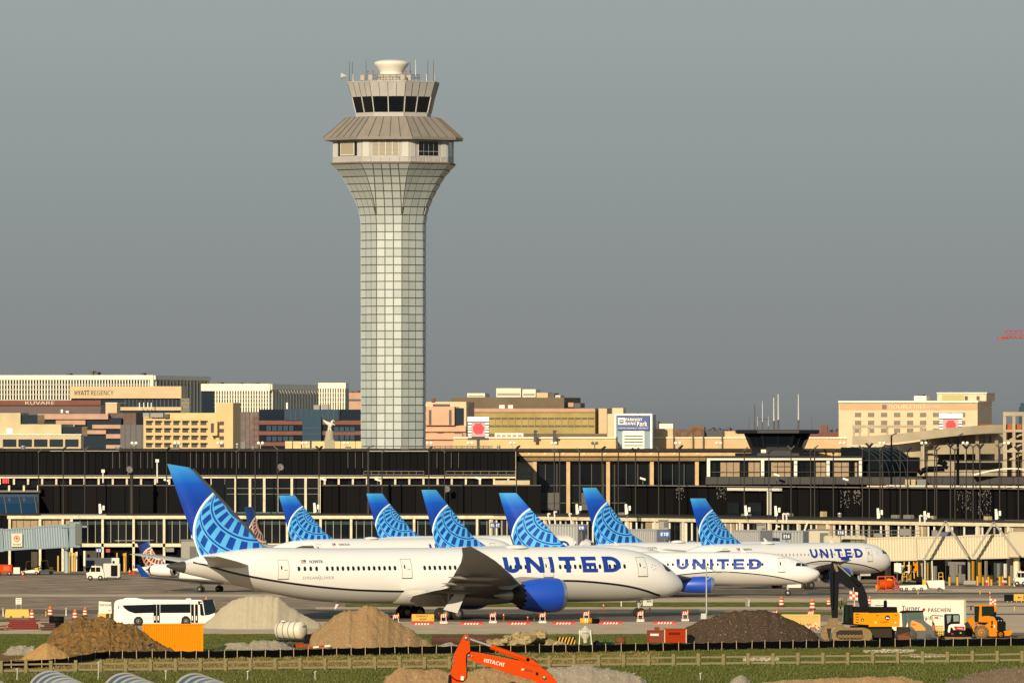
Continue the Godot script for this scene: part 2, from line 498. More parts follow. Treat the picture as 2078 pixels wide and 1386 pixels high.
# outlines of the title capitals (unit box), drawn wide with even strokes
func cap(ch: String) -> Array:
	var o: Array = []
	var pg: Array = []
	match ch:
		"U":
			for i in 13: var t := PI + PI * i / 12.0; pg.append(Vector2(0.5 + 0.5 * cos(t), 0.46 + 0.46 * sin(t)))
			pg.append_array([Vector2(1, 1), Vector2(0.72, 1)])
			for i in 13: var t := TAU - PI * i / 12.0; pg.append(Vector2(0.5 + 0.22 * cos(t), 0.46 + 0.2 * sin(t)))
			pg.append_array([Vector2(0.28, 1), Vector2(0, 1)])
		"N": pg = [Vector2(0, 0), Vector2(0.24, 0), Vector2(0.24, 0.62), Vector2(0.72, 0), Vector2(1, 0), Vector2(1, 1), Vector2(0.76, 1), Vector2(0.76, 0.38), Vector2(0.28, 1), Vector2(0, 1)]
		"I": pg = [Vector2(0, 0), Vector2(1, 0), Vector2(1, 1), Vector2(0, 1)]
		"T": pg = [Vector2(0.36, 0), Vector2(0.64, 0), Vector2(0.64, 0.75), Vector2(1, 0.75), Vector2(1, 1), Vector2(0, 1), Vector2(0, 0.75), Vector2(0.36, 0.75)]
		"E": pg = [Vector2(0, 0), Vector2(1, 0), Vector2(1, 0.24), Vector2(0.28, 0.24), Vector2(0.28, 0.39), Vector2(0.9, 0.39), Vector2(0.9, 0.61), Vector2(0.28, 0.61), Vector2(0.28, 0.76), Vector2(0.98, 0.76), Vector2(0.98, 1), Vector2(0, 1)]
		"D":
			pg = [Vector2(0, 0)]
			for i in 13: var t := -PI / 2 + PI * i / 12.0; pg.append(Vector2(0.45 + 0.55 * cos(t), 0.5 + 0.5 * sin(t)))
			pg.append_array([Vector2(0, 1), Vector2(0, 0.5), Vector2(0.28, 0.5), Vector2(0.28, 0.76)])
			for i in 13: var t := PI / 2 - PI * i / 12.0; pg.append(Vector2(0.44 + 0.28 * cos(t), 0.5 + 0.26 * sin(t)))
			pg.append_array([Vector2(0.28, 0.24), Vector2(0.28, 0.498), Vector2(0, 0.498)])
	return poly_tris(pg)
func airline_title(parent: Node, h: Array, dl: float, dr: float, y0: float, y1: float, sgn := 1.0):
	# six wide capitals spread between dl (tail side) and dr (nose side)
	var wd := [0.95, 1.05, 0.24, 0.98, 0.9, 1.05]; var gapw := 0.34; var tot := 0.0
	for x in wd: tot += x
	tot += gapw * 5
	var k := (dl - dr) / tot; var x := 0.0
	for i in 6:
		var tr: Array = []
		for p in cap("UNITED"[i]):
			# nose points right on the starboard side; on the port side the word runs the other way
			var q: float = (x + p.x * wd[i]) * k
			tr.append(Vector2(dl - q if sgn > 0 else dr + q, lerpf(y0, y1, p.y)))
		decal(parent, "title_letter", mt("title_blue", "0c358e", 0.45), h, tr, 0.02, sgn, 0.45)
		x += wd[i] + gapw
func hull_text(parent: Node, h: Array, txt: String, dl: float, dr: float, y0: float, y1: float, mat: Material, w := 700):
	var tr: Array = []
	for p in letters(txt, w): tr.append(Vector2(lerpf(dl, dr, p.x), lerpf(y0, y1, p.y)))
	return decal(parent, "registration", mat, h, tr, 0.018)
func rect_tris(d0: float, y0: float, d1: float, y1: float) -> Array:
	return [Vector2(d0, y0), Vector2(d1, y0), Vector2(d1, y1), Vector2(d0, y0), Vector2(d1, y1), Vector2(d0, y1)]
func flag(parent: Node, h: Array, d: float, y: float, w: float, hh: float):
	var red: Array = []
	for k in 4: red.append_array(rect_tris(d + w / 2, y + hh / 2 - k * hh / 3.5, d - w / 2, y + hh / 2 - (k + 0.5) * hh / 3.5))
	decal(parent, "flag_stripes", mt("flag_red", "b03a3a", 0.5), h, red, 0.014)
	decal(parent, "flag_canton", mt("flag_blue", "28386c", 0.5), h, rect_tris(d, y, d - w / 2, y + hh / 2), 0.018)
func hull_windows(parent: Node, h: Array, ds: Array, y: float, w: float, hh: float, mat: Material):
	for d in ds:
		for sg in [1.0, -1.0]:
			decal(parent, "window", mat, h, poly_tris(rrect(d, y, w, hh, w * 0.45)), 0.016, sg)
func hull_door(parent: Node, h: Array, d: float, y: float, w: float, hh: float):
	var o := decal(parent, "door", mt("door_white", "dcd9d2", 0.35), h, poly_tris(rrect(d, y, w, hh, 0.18)), 0.010)
	decal(o, "door_seam", mt("seam", "8b877f", 0.6), h, frame_tris(d, y, w, hh, 0.05), 0.016)
	decal(o, "door_window", mt("cabin_glass", "12161c", 0.15), h, poly_tris(rrect(d + w * 0.2, y + 0.1 * hh, 0.16, 0.42, 0.07)), 0.02)
	decal(o, "door_handle", mt("seam", "8b877f"), h, rect_tris(d - w * 0.05, y - 0.1, d - w * 0.35, y - 0.03), 0.02)
	decal(o, "door_sill", mt("sill_dark", "4a4844", 0.5), h, rect_tris(d + w * 0.5, y - hh * 0.5 - 0.04, d - w * 0.5, y - hh * 0.5 + 0.05), 0.022)

func white_paint() -> StandardMaterial3D:
	var m := mt("plane_white", "e3e0da", 0.32)
	m.clearcoat_enabled = true; m.clearcoat = 0.3; m.clearcoat_roughness = 0.2
	return m
func widebody():
	var n := thing("passenger_jet", "large white twin-engine airliner with the tallest blue globe tail taxiing past the heaps", "airliner", Vector3.ZERO)
	# nose tip put so that the near main bogie stands at the surveyed spot
	var a := deg_to_rad(26.0)
	var nose_d := 1050.0 + 31.2 * sin(a) + 4.9 * cos(a)
	n.position = Vector3((1385 - UC) * nose_d / F, 0, -nose_d); n.rotation.y = a
	var h := [[0.0, 3.32, 3.28, 0.02], [0.25, 3.95, 2.9, 0.62], [0.7, 4.5, 2.62, 1.05], [1.8, 5.42, 2.2, 1.75], [3.15, 6.3, 2.03, 2.3], [4.2, 6.83, 1.95, 2.5], [5.6, 7.28, 1.84, 2.7], [7.4, 7.58, 1.78, 2.83], [11, 7.8, 1.74, 2.885], [16, 7.84, 1.74, 2.885], [39, 7.84, 1.76, 2.885], [44.9, 7.87, 2.1, 2.8], [47.3, 7.92, 2.42, 2.66], [52, 7.98, 3.32, 2.2], [54.4, 7.8, 3.82, 1.88], [56.9, 7.45, 4.38, 1.5], [58.8, 7.15, 4.8, 1.15], [60.8, 6.55, 5.22, 0.66], [61.6, 6.32, 5.5, 0.42]]
	var line := [[2.9, 2.2], [3.3, 2.36], [6.1, 3.07], [8.7, 3.58], [12.9, 4.0], [16.1, 4.14], [21, 3.9], [27, 3.35], [33.3, 3.1], [41.1, 3.3], [46.2, 3.75], [51.0, 4.4], [55.6, 5.27], [60.4, 6.5]]
	var W := white_paint(); var G := mt("belly_grey", "bdb9b1", 0.4)
	fuselage(n, h, line, W, G, 0.22)
	# belly fairing
	var rs: Array = []
	for q in [[19.5, 0.2, 1.9], [22, 2.9, 1.62], [26, 3.3, 1.42], [31, 3.3, 1.42], [35, 2.8, 1.6], [38.5, 0.3, 1.9]]:
		var r: Array = []
		for j in 14:
			var t := PI * j / 13.0 - PI / 2
			r.append(Vector3(-q[0], 3.3 - (3.3 - q[2]) * cos(t), q[1] * sin(t)))
		rs.append(r)
	var s := S(); loft(s, rs, false, false, true, false); put(s, "wing_fairing", G, n)
	# tail cone
	s = S(); lathe(s, Vector3(-60.8, 5.9, 0), Vector3(-1, 0.07, 0), [[0, 0.66], [0.6, 0.52], [1.3, 0.36], [2.0, 0.14]], 20, true, true)
	put(s, "tail_cone", mt("cone_dark", "4a4743", 0.5, 0.4), n)
	var ft_ := fin_tex("fin_wide", 0.786, 0.736, 0.53, 957.0 / 927.0)
	fin(n, [[62.76, 17.12], [61.15, 17.0], [60.4, 16.87], [59.75, 16.5], [52.2, 9.03], [51.1, 8.0], [51.1, 7.3], [58.9, 7.0]], 0.75, ft_)
	s = S(); bar(s, Vector3(-59.72, 16.5, 0), Vector3(-52.15, 9.03, 0), 0.16, 0.34); put(s, "fin_leading_edge", mt("le_metal", "5b6168", 0.35, 0.6), n)
	for sg in [1.0, -1.0]:
		wing(n, "stabilizer", [[0.9, 53.0, 58.3, 5.9, 0.55], [4.5, 56.3, 60.0, 6.5, 0.32], [9.9, 61.2, 62.9, 7.2, 0.14]], sg, mt("stab_grey", "aaa79f", 0.4))
		wing(n, "wing", [[2.0, 20.2, 33.8, 2.95, 1.6], [5.5, 22.6, 33.6, 3.35, 1.1], [9.7, 25.0, 33.9, 4.05, 0.8], [16, 29.0, 36.0, 5.1, 0.55], [24, 34.8, 38.9, 6.75, 0.3], [27.5, 37.9, 40.4, 7.6, 0.18], [30, 40.6, 41.7, 8.4, 0.06]], sg, mt("wing_grey", "6d7074", 0.42))
		for fz in [6.6, 12.6, 17.5]:
			var yy: float = lerpf(3.2, 5.2, (fz - 5) / 13.0); var dte: float = 33.6 + maxf(0, fz - 9.7) * 0.33
			s = S(); lathe(s, Vector3(-dte + 5.0, yy - 0.42, fz * sg), Vector3(-1, 0.03, 0), [[0, 0.02], [1.2, 0.22], [3.2, 0.25], [5.0, 0.15], [6.2, 0.02]], 12)
			put(s, "flap_fairing", mt("fairing_grey", "86827a", 0.5), n)
		s = S()
		rs = []
		for q in [[2.9, 33.0, 35.4, 3.0], [9.5, 33.1, 35.2, 3.85]]: rs.append(foil(Vector3(-q[1], q[3], q[0] * sg), Vector3(-q[2], q[3] - 0.55, q[0] * sg), 0.3))
		loft(s, rs); put(s, "flap", mt("flap_white", "d4d0c6", 0.4), n)
		nacelle(n, 19.8, 25.1, 2.72, 9.7 * sg, 1.86, mt("engine_blue", "0745b4", 0.28), 16, 2.9)
		s = S(); prism(s, [[-20.6, 4.55], [-24.5, 4.75], [-28.5, 4.2], [-27.2, 3.4], [-23.5, 3.2]], 9.7 * sg - 0.3, 9.7 * sg + 0.3); put(s, "pylon", mt("pylon_grey", "8f8c86", 0.45), n)
		gear(n, "main_gear", 31.2, 4.9 * sg, 3.0, 0.68, 0.5, [-0.75, 0.75], 0.62)
	M["engine_blue"].clearcoat_enabled = true
	# open gear doors
	for sg in [1.0, -1.0]:
		s = S(); prism(s, [[-29.4, 3.35], [-30.9, 2.9], [-32.3, 1.15], [-30.6, 0.75]], 5.75 * sg, 5.85 * sg); put(s, "gear_door", mt("door_cream", "d9d5cb", 0.4), n)
	gear(n, "nose_gear", 5.4, 0.0, 2.6, 0.51, 0.36, [0.0], 0.4)
	s = S(); box(s, Vector3(-4.6, 1.62, 0.55), Vector3(1.2, 0.78, 0.06)); var nd := put(s, "nose_gear_door", mt("door_cream"), n)
	sign_text("0978", mt("line_black"), nd, Vector3(-4.72, 1.62, 0.6), 0.55, 0.24)
	# cabin windows
	var wl: Array = []
	for g in [[608, 4, 11.4], [663, 14, 10.4], [858, 21, 10.25], [1133, 5, 10.25], [1194, 8, 10.2]]:
		for k in g[1]: wl.append((1385.0 - (g[0] + k * g[2])) / 16.59 + 1.35)
	hull_windows(n, h, wl, 5.68, 0.31, 0.5, mt("cabin_glass", "12161c", 0.15))
	for u in [579, 822, 1108.5, 1303]: hull_door(n, h, (1385.0 - u) / 16.59 + 1.35, 5.6, 1.22, 2.1)
	airline_title(n, h, 23.4, 9.0, 5.05, 6.78)
	airline_title(n, h, 23.4, 9.0, 5.05, 6.78, -1.0)
	var ink := mt("ink_grey", "3a3d48", 0.5)
	hull_text(n, h, "N29978", 46.85, 45.3, 6.28, 6.6, ink)
	flag(n, h, 47.55, 6.45, 0.6, 0.36)
	hull_text(n, h, "DREAM", 47.7, 45.85, 4.55, 4.85, mt("ink_soft", "8a8a8c", 0.5), 400)
	hull_text(n, h, "LINER", 45.55, 44.1, 4.55, 4.85, mt("ink_soft"), 400)
	var arc: Array = []
	for k in 8:
		var t0 := -1.2 + k * 0.3; var t1 := t0 + 0.3
		arc.append_array([Vector2(45.97 - cos(t0) * 0.32, 4.7 + sin(t0) * 0.34), Vector2(45.97 - cos(t1) * 0.32, 4.7 + sin(t1) * 0.34), Vector2(45.97 - cos((t0 + t1) / 2) * 0.25, 4.7 + sin((t0 + t1) / 2) * 0.3)])
	decal(n, "emblem_crescent", ink, h, arc, 0.02)
	# flight deck windows
	for sg in [1.0, -1.0]:
		decal(n, "flight_deck_window", mt("cabin_glass"), h, poly_tris([Vector2(3.2, 5.86), Vector2(2.85, 5.8), Vector2(1.95, 5.22), Vector2(2.2, 5.08), Vector2(2.8, 5.06), Vector2(3.1, 5.3)]), 0.016, sg, 0.2)
	for k in 5:
		var t := k * TAU / 5
		decal(n, "star_mark", ink, h, rect_tris(4.75 + cos(t) * 0.28 - 0.06, 5.55 + sin(t) * 0.3 - 0.03, 4.75 + cos(t) * 0.28 + 0.06, 5.55 + sin(t) * 0.3 + 0.03), 0.018)
	# roof antenna dome and blades
	s = S(); lathe(s, Vector3(-20.6, 7.74, 0), Vector3.UP, [[0, 1.4], [0.2, 1.25], [0.32, 0.8], [0.38, 0.05]], 20); put(s, "antenna_dome", W, n)
	s = S(); prism(s, [[-42.1, 1.9], [-42.5, 1.9], [-42.75, 1.2], [-42.6, 1.2]], -0.03, 0.03); put(s, "blade_antenna", W, n)
	return n
# ---------------------------------------------------------------- narrow-body airliners
func narrow_hull(k: Dictionary) -> Array:
	var L: float = k.L; var top: float = k.top; var bot: float = k.bot; var w: float = k.w; var yn: float = k.yn
	var h: Array = [[0.0, yn + 0.02, yn - 0.02, 0.02]]
	for q in k.nose: h.append([q[0], yn + q[1], yn - q[2], w * q[3]])
	h.append_array([[7.4, top - 0.02, bot, w], [9, top, bot, w], [L * 0.62, top, bot, w], [L * 0.70, top, bot + 0.12, w], [L * 0.78, top, bot + 0.55, w * 0.93], [L * 0.86, top - 0.05, bot + 1.25, w * 0.74], [L * 0.93, top - 0.3, bot + 2.0, w * 0.5], [L * 0.98, top - 0.75, bot + 2.55, w * 0.28], [L, top - 1.05, bot + 2.75, w * 0.14]])
	return h
func narrowbody(k: Dictionary, called: String, label: String, u_tail: float, d_tail: float, a_deg: float) -> Node3D:
	var a := deg_to_rad(a_deg); var L: float = k.L
	var n := thing(called, label, "airliner", Vector3.ZERO, a, "parked airliners at the concourse")
	# fin tip trailing edge stands at the surveyed column
	var tip: float = L - k.tipin
	var tx := (u_tail - UC) * d_tail / F
	n.position = Vector3(tx + tip * cos(a), 0, -(d_tail + tip * sin(a)))
	var h := narrow_hull(k)
	var W := white_paint(); var G := mt("belly_grey", "bdb9b1", 0.4)
	var b0: float = k.bot
	var line := [[1.9, b0 + 0.25], [3.2, b0 + 0.62], [6, b0 + 1.2], [10, b0 + 1.62], [13.5, b0 + 1.72], [L * 0.55, b0 + 0.95], [L * 0.7, b0 + 1.05], [L * 0.85, b0 + 2.1], [L * 0.95, b0 + 2.95]]
	fuselage(n, h, line, W, G, 0.13)
	var t: float = k.top
	var fo: Array = []
	for q in k.fin: fo.append([L - k.tipin - q[0], t + q[1]])
	fin(n, fo, 0.5, fin_tex("fin_narrow", 0.605, 0.728, 0.543, 570.0 / 460.0))
	for sg in [1.0, -1.0]:
		wing(n, "stabilizer", [[0.5, L - 6.2, L - 2.2, t - 1.35, 0.35], [6.4, L - 2.6, L - 1.0, t - 0.8, 0.12]], sg, mt("stab_grey"))
		var wr: float = L * 0.335
		wing(n, "wing", [[1.2, wr, wr + 7.2, b0 + 0.55, 0.95], [5.8, wr + 2.7, wr + 7.2, b0 + 1.0, 0.55], [16.4, wr + 8.2, wr + 10.0, b0 + 2.1, 0.18]], sg, mt("wing_grey"))
		var zt: float = 16.4 * sg
		var s := S(); loft(s, [foil(Vector3(-wr - 8.6, b0 + 2.1, zt), Vector3(-wr - 9.9, b0 + 2.1, zt), 0.1), foil(Vector3(-wr - 8.2 - k.wl * 0.9, b0 + 2.1 + k.wl, zt + 0.3 * k.wl * sg), Vector3(-wr - 10.0 - k.wl * 0.5, b0 + 2.1 + k.wl, zt + 0.3 * k.wl * sg), 0.06)]); put(s, "winglet", mt("winglet_blue", "123f8f", 0.35), n)
		for fz in [4.2, 8.4]:
			s = S(); lathe(s, Vector3(-wr - 4.6 - fz * 0.2, b0 + 0.45 + fz * 0.08, fz * sg), Vector3(-1, 0.02, 0), [[0, 0.02], [0.9, 0.22], [2.4, 0.24], [4.2, 0.02]], 10); put(s, "flap_fairing", mt("fairing_white", "c9c5bc"), n)
		nacelle(n, k.eng[0], k.eng[0] + k.eng[1], k.eng[2], 5.3 * sg, k.eng[3], mt("engine_blue", "0745b4", 0.28), 0, 1.0)
		s = S(); prism(s, [[-k.eng[0] - 1.0, k.eng[2] + k.eng[3] * 0.9], [-k.eng[0] - 4.4, b0 + 1.0], [-k.eng[0] - 4.8, b0 + 0.6], [-k.eng[0] - 2.5, k.eng[2] + 0.3]], 5.3 * sg - 0.15, 5.3 * sg + 0.15); put(s, "pylon", mt("pylon_grey", "8f8c86"), n)
		gear(n, "main_gear", L * 0.475, 3.3 * sg, b0 + 0.8, 0.56, 0.4, [0.0], 0.42)
	gear(n, "nose_gear", k.ng, 0.0, b0 + 0.4, 0.38, 0.22, [0.0], 0.22)
	var s2 := S(); box(s2, Vector3(-k.ng + 0.75, b0 - 0.05, 0.4), Vector3(1.7, 0.42, 0.05)); put(s2, "nose_gear_door", mt("door_cream", "d9d5cb"), n)
	var wl: Array = []
	var d: float = k.win0
	while d < L * 0.80:
		wl.append(d); d += 0.62
	hull_windows(n, h, wl, k.wy, 0.24, 0.34, mt("cabin_glass", "12161c", 0.15) if not k.shade else mt("window_shade", "a89f92", 0.4))
	hull_door(n, h, k.door, k.wy - 0.1, 0.85, 1.75)
	hull_door(n, h, L * 0.835, k.wy + 0.15, 0.7, 1.4)
	airline_title(n, h, k.t0, k.t1, k.ty0, k.ty1)
	for q in k.deck:
		for sg in [1.0, -1.0]:
			var pp: Array = []
			for p in q: pp.append(Vector2(p[0], k.yn + p[1]))
			decal(n, "flight_deck_window", mt("cabin_glass", "12161c", 0.15), h, poly_tris(pp), 0.016, sg, 0.2)
	flag(n, h, L * 0.775, k.wy + 0.75, 0.55, 0.32)
	hull_text(n, h, k.reg, L * 0.755, L * 0.71, k.wy + 0.62, k.wy + 0.88, mt("ink_grey", "3a3d48", 0.5))
	for q in 5:
		var tt := q * TAU / 5
		decal(n, "star_mark", mt("ink_grey"), h, rect_tris(k.door - 1.35 + cos(tt) * 0.2 - 0.04, k.wy + 0.1 + sin(tt) * 0.22 - 0.03, k.door - 1.35 + cos(tt) * 0.2 + 0.04, k.wy + 0.1 + sin(tt) * 0.22 + 0.03), 0.018)
	var s3 := S(); lathe(s3, Vector3(-L * 0.6, t - 0.06, 0), Vector3.UP, [[0, 1.0], [0.16, 0.9], [0.26, 0.5], [0.3, 0.05]], 16); put(s3, "antenna_dome", W, n)
	s3 = S(); prism(s3, [[-9.2, t - 0.05], [-9.7, t - 0.05], [-9.95, t + 0.42], [-9.75, t + 0.42]], -0.03, 0.03); put(s3, "blade_antenna", W, n)
	return n
func kind_b(L: float, reg: String) -> Dictionary:       # pointed nose, low engines, tall fin with a dorsal fillet
	return {"L": L, "top": 5.47, "bot": 1.3, "w": 1.88, "yn": 2.72, "tipin": 0.6, "reg": reg, "shade": false, "ng": 4.0, "wl": 0.6,
		"nose": [[0.2, 0.38, 0.34, 0.26], [0.61, 0.62, 0.7, 0.47], [1.47, 1.12, 1.08, 0.72], [2.46, 1.62, 1.27, 0.86], [3.7, 2.05, 1.36, 0.94], [5.5, 2.5, 1.41, 0.99]],
		"fin": [[0.0, 7.35], [2.2, 7.35], [4.2, 5.1], [7.9, 1.05], [9.9, -0.1], [9.9, -0.4], [2.3, -0.45]],
		"eng": [13.6, 4.4, 1.5, 1.02], "wy": 3.95, "win0": 7.3, "door": 4.9, "t0": 18.0, "t1": 7.4, "ty0": 3.35, "ty1": 4.62,
		"deck": [[[3.2, 1.02], [2.5, 1.0], [2.45, 1.38], [3.0, 1.42]], [[2.4, 1.0], [1.85, 0.98], [2.0, 1.3], [2.38, 1.36]], [[1.8, 0.98], [1.5, 0.98], [1.75, 1.2], [1.95, 1.29]]]}
func kind_a(L: float, reg: String) -> Dictionary:       # round nose, higher belly
	return {"L": L, "top": 5.95, "bot": 1.85, "w": 1.98, "yn": 3.15, "tipin": 0.9, "reg": reg, "shade": true, "ng": 5.0, "wl": 0.45,
		"nose": [[0.15, 0.55, 0.3, 0.28], [0.45, 1.05, 0.52, 0.48], [0.95, 1.6, 0.86, 0.66], [1.7, 2.08, 1.1, 0.81], [2.75, 2.46, 1.23, 0.92], [4.2, 2.7, 1.29, 0.985], [5.8, 2.78, 1.3, 1.0]],
		"fin": [[0.0, 5.85], [2.5, 5.85], [3.5, 4.6], [7.0, 0.9], [8.5, -0.05], [8.5, -0.4], [2.0, -0.55]],
		"eng": [11.0, 4.3, 1.75, 1.05], "wy": 4.45, "win0": 6.9, "door": 4.7, "t0": 14.6, "t1": 5.9, "ty0": 4.0, "ty1": 5.15,
		"deck": [[[2.25, 1.35], [1.85, 1.3], [1.75, 1.7], [2.15, 1.78]], [[1.75, 1.3], [1.35, 1.25], [1.35, 1.6], [1.68, 1.7]], [[1.28, 1.25], [0.95, 1.22], [1.05, 1.5], [1.28, 1.58]]]}
func regional(called: String, label: String, L: float, pos: Vector3, a_deg: float, ttail: bool) -> Node3D:
	var n := thing(called, label, "airliner", pos, deg_to_rad(a_deg), "parked airliners at the concourse")
	var R := 1.14 if ttail else 1.5
	var bot := 1.05 if ttail else 1.5
	var top := bot + 2 * R
	var h := [[0.0, bot + R * 0.8, bot + R * 0.76, 0.02], [0.5, bot + R * 1.15, bot + R * 0.45, R * 0.4], [1.5, bot + R * 1.5, bot + R * 0.18, R * 0.7], [3, bot + R * 1.88, bot + 0.05, R * 0.92], [5, top, bot, R], [L * 0.66, top, bot, R], [L * 0.8, top, bot + R * 0.5, R * 0.82], [L * 0.93, top - 0.15, bot + R * 1.0, R * 0.45], [L, top - 0.5, bot + R * 1.35, R * 0.12]]
	fuselage(n, h, [[1.0, bot + 0.25], [L * 0.6, bot + 0.35], [L * 0.95, bot + R * 1.3]], white_paint(), mt("belly_grey"), 0.06)
	var fm := fin_tex("fin_old", 0.66, 0.75, 0.56, 1.1, true)
	var fh := 3.1 if ttail else 5.3
	var ty := top + fh
	fin(n, [[L - 0.4, ty], [L - 2.2, ty], [L - 3.6, top + fh * 0.4], [L - 5.4, top], [L - 5.4, top - 0.4], [L - 1.9, top - 0.5]], 0.4, fm)
	for sg in [1.0, -1.0]:
		if ttail: wing(n, "stabilizer", [[0.05, L - 2.4, L - 0.2, ty + 0.02, 0.22], [3.6, L - 0.6, L + 0.5, ty + 0.05, 0.1]], sg, mt("stab_grey"))
		else: wing(n, "stabilizer", [[0.4, L - 4.4, L - 1.6, top - 0.7, 0.25], [4.8, L - 1.6, L - 0.4, top - 0.2, 0.1]], sg, white_paint())
		wing(n, "wing", [[0.8, L * 0.45, L * 0.45 + 4.4, bot + 0.3, 0.5], [9.8, L * 0.45 + 5.2, L * 0.45 + 6.6, bot + 1.0, 0.14]], sg, mt("wing_grey"))
		var s := S(); loft(s, [foil(Vector3(-L * 0.45 - 5.2, bot + 1.0, 9.8 * sg), Vector3(-L * 0.45 - 6.6, bot + 1.0, 9.8 * sg), 0.12), foil(Vector3(-L * 0.45 - 6.6, bot + 2.5, 10.2 * sg), Vector3(-L * 0.45 - 7.3, bot + 2.5, 10.2 * sg), 0.06)]); put(s, "winglet", mt("winglet_blue"), n)
		if ttail: nacelle(n, L * 0.70, L * 0.70 + 3.9, top - 0.55, 2.15 * sg, 0.78, white_paint(), 0, 0.9)
		else: nacelle(n, L * 0.38, L * 0.38 + 3.2, 1.35, 4.2 * sg, 0.85, white_paint(), 0, 0.8)
		gear(n, "main_gear", L * 0.56, 2.0 * sg, bot + 0.4, 0.4, 0.28, [0.0], 0.26)
	gear(n, "nose_gear", 2.6, 0.0, bot + 0.4, 0.3, 0.18, [0.0], 0.18)
	var wl: Array = []
	for k in 18: wl.append(5.2 + k * 0.75)
	hull_windows(n, h, wl, bot + R * 1.35, 0.22, 0.32, mt("cabin_glass"))
	hull_text(n, h, "N837EX", L * 0.865, L * 0.80, bot + R * 1.25, bot + R * 1.5, mt("title_blue", "123a8c"))
	return n
func planes():
	widebody()
	var kb := kind_b(40.5, "N37466"); kb.tipin = 0.5
	narrowbody(kb, "passenger_jet", "white airliner with pointed nose seen broadside, nose wheel by the orange drums", 1012, 1190.0, 3.0)
	narrowbody(kind_a(33.8, "N809UA"), "passenger_jet", "white airliner with round nose docked at the long cream jet bridge", 1401, 1231.0, 37.0)
	narrowbody(kind_a(37.6, "N492UA"), "passenger_jet", "white airliner marked N492UA, its blue globe fin beside the bronze globe fin", 565, 1280.0, 30.0)
	var kc := kind_a(37.6, "N446UA"); kc.wl = 2.2
	narrowbody(kc, "passenger_jet", "white airliner mostly hidden behind the large taxiing jet, fin behind the registration N492UA", 743, 1312.0, 29.0)
	narrowbody(kind_b(39.5, "N14230"), "passenger_jet", "white airliner whose blue globe fin rises above the large jet's mid fuselage, beside blue winglet", 855, 1242.0, 30.0)
	narrowbody(kind_b(39.5, "N73275"), "passenger_jet", "white airliner whose blue globe fin rises between the gate signs E8 and E10", 1182, 1280.0, 32.0)
	regional("regional_jet", "small jet with dark blue fin and bronze globe among the blue globe fins", 31.7, Vector3((507.0 - UC) * 1331 / F + 30.0 * cos(0.87), 0, -1331.0 - 30.0 * sin(0.87)), 50.0, false)
	regional("regional_jet", "small T-tailed jet with rear engine pods behind the large jet's tail cone", 27.5, Vector3((283.0 - UC) * 1225 / F + 26.5 * cos(0.6), 0, -1225.0 + 26.5 * sin(0.6)), -34.4, true)
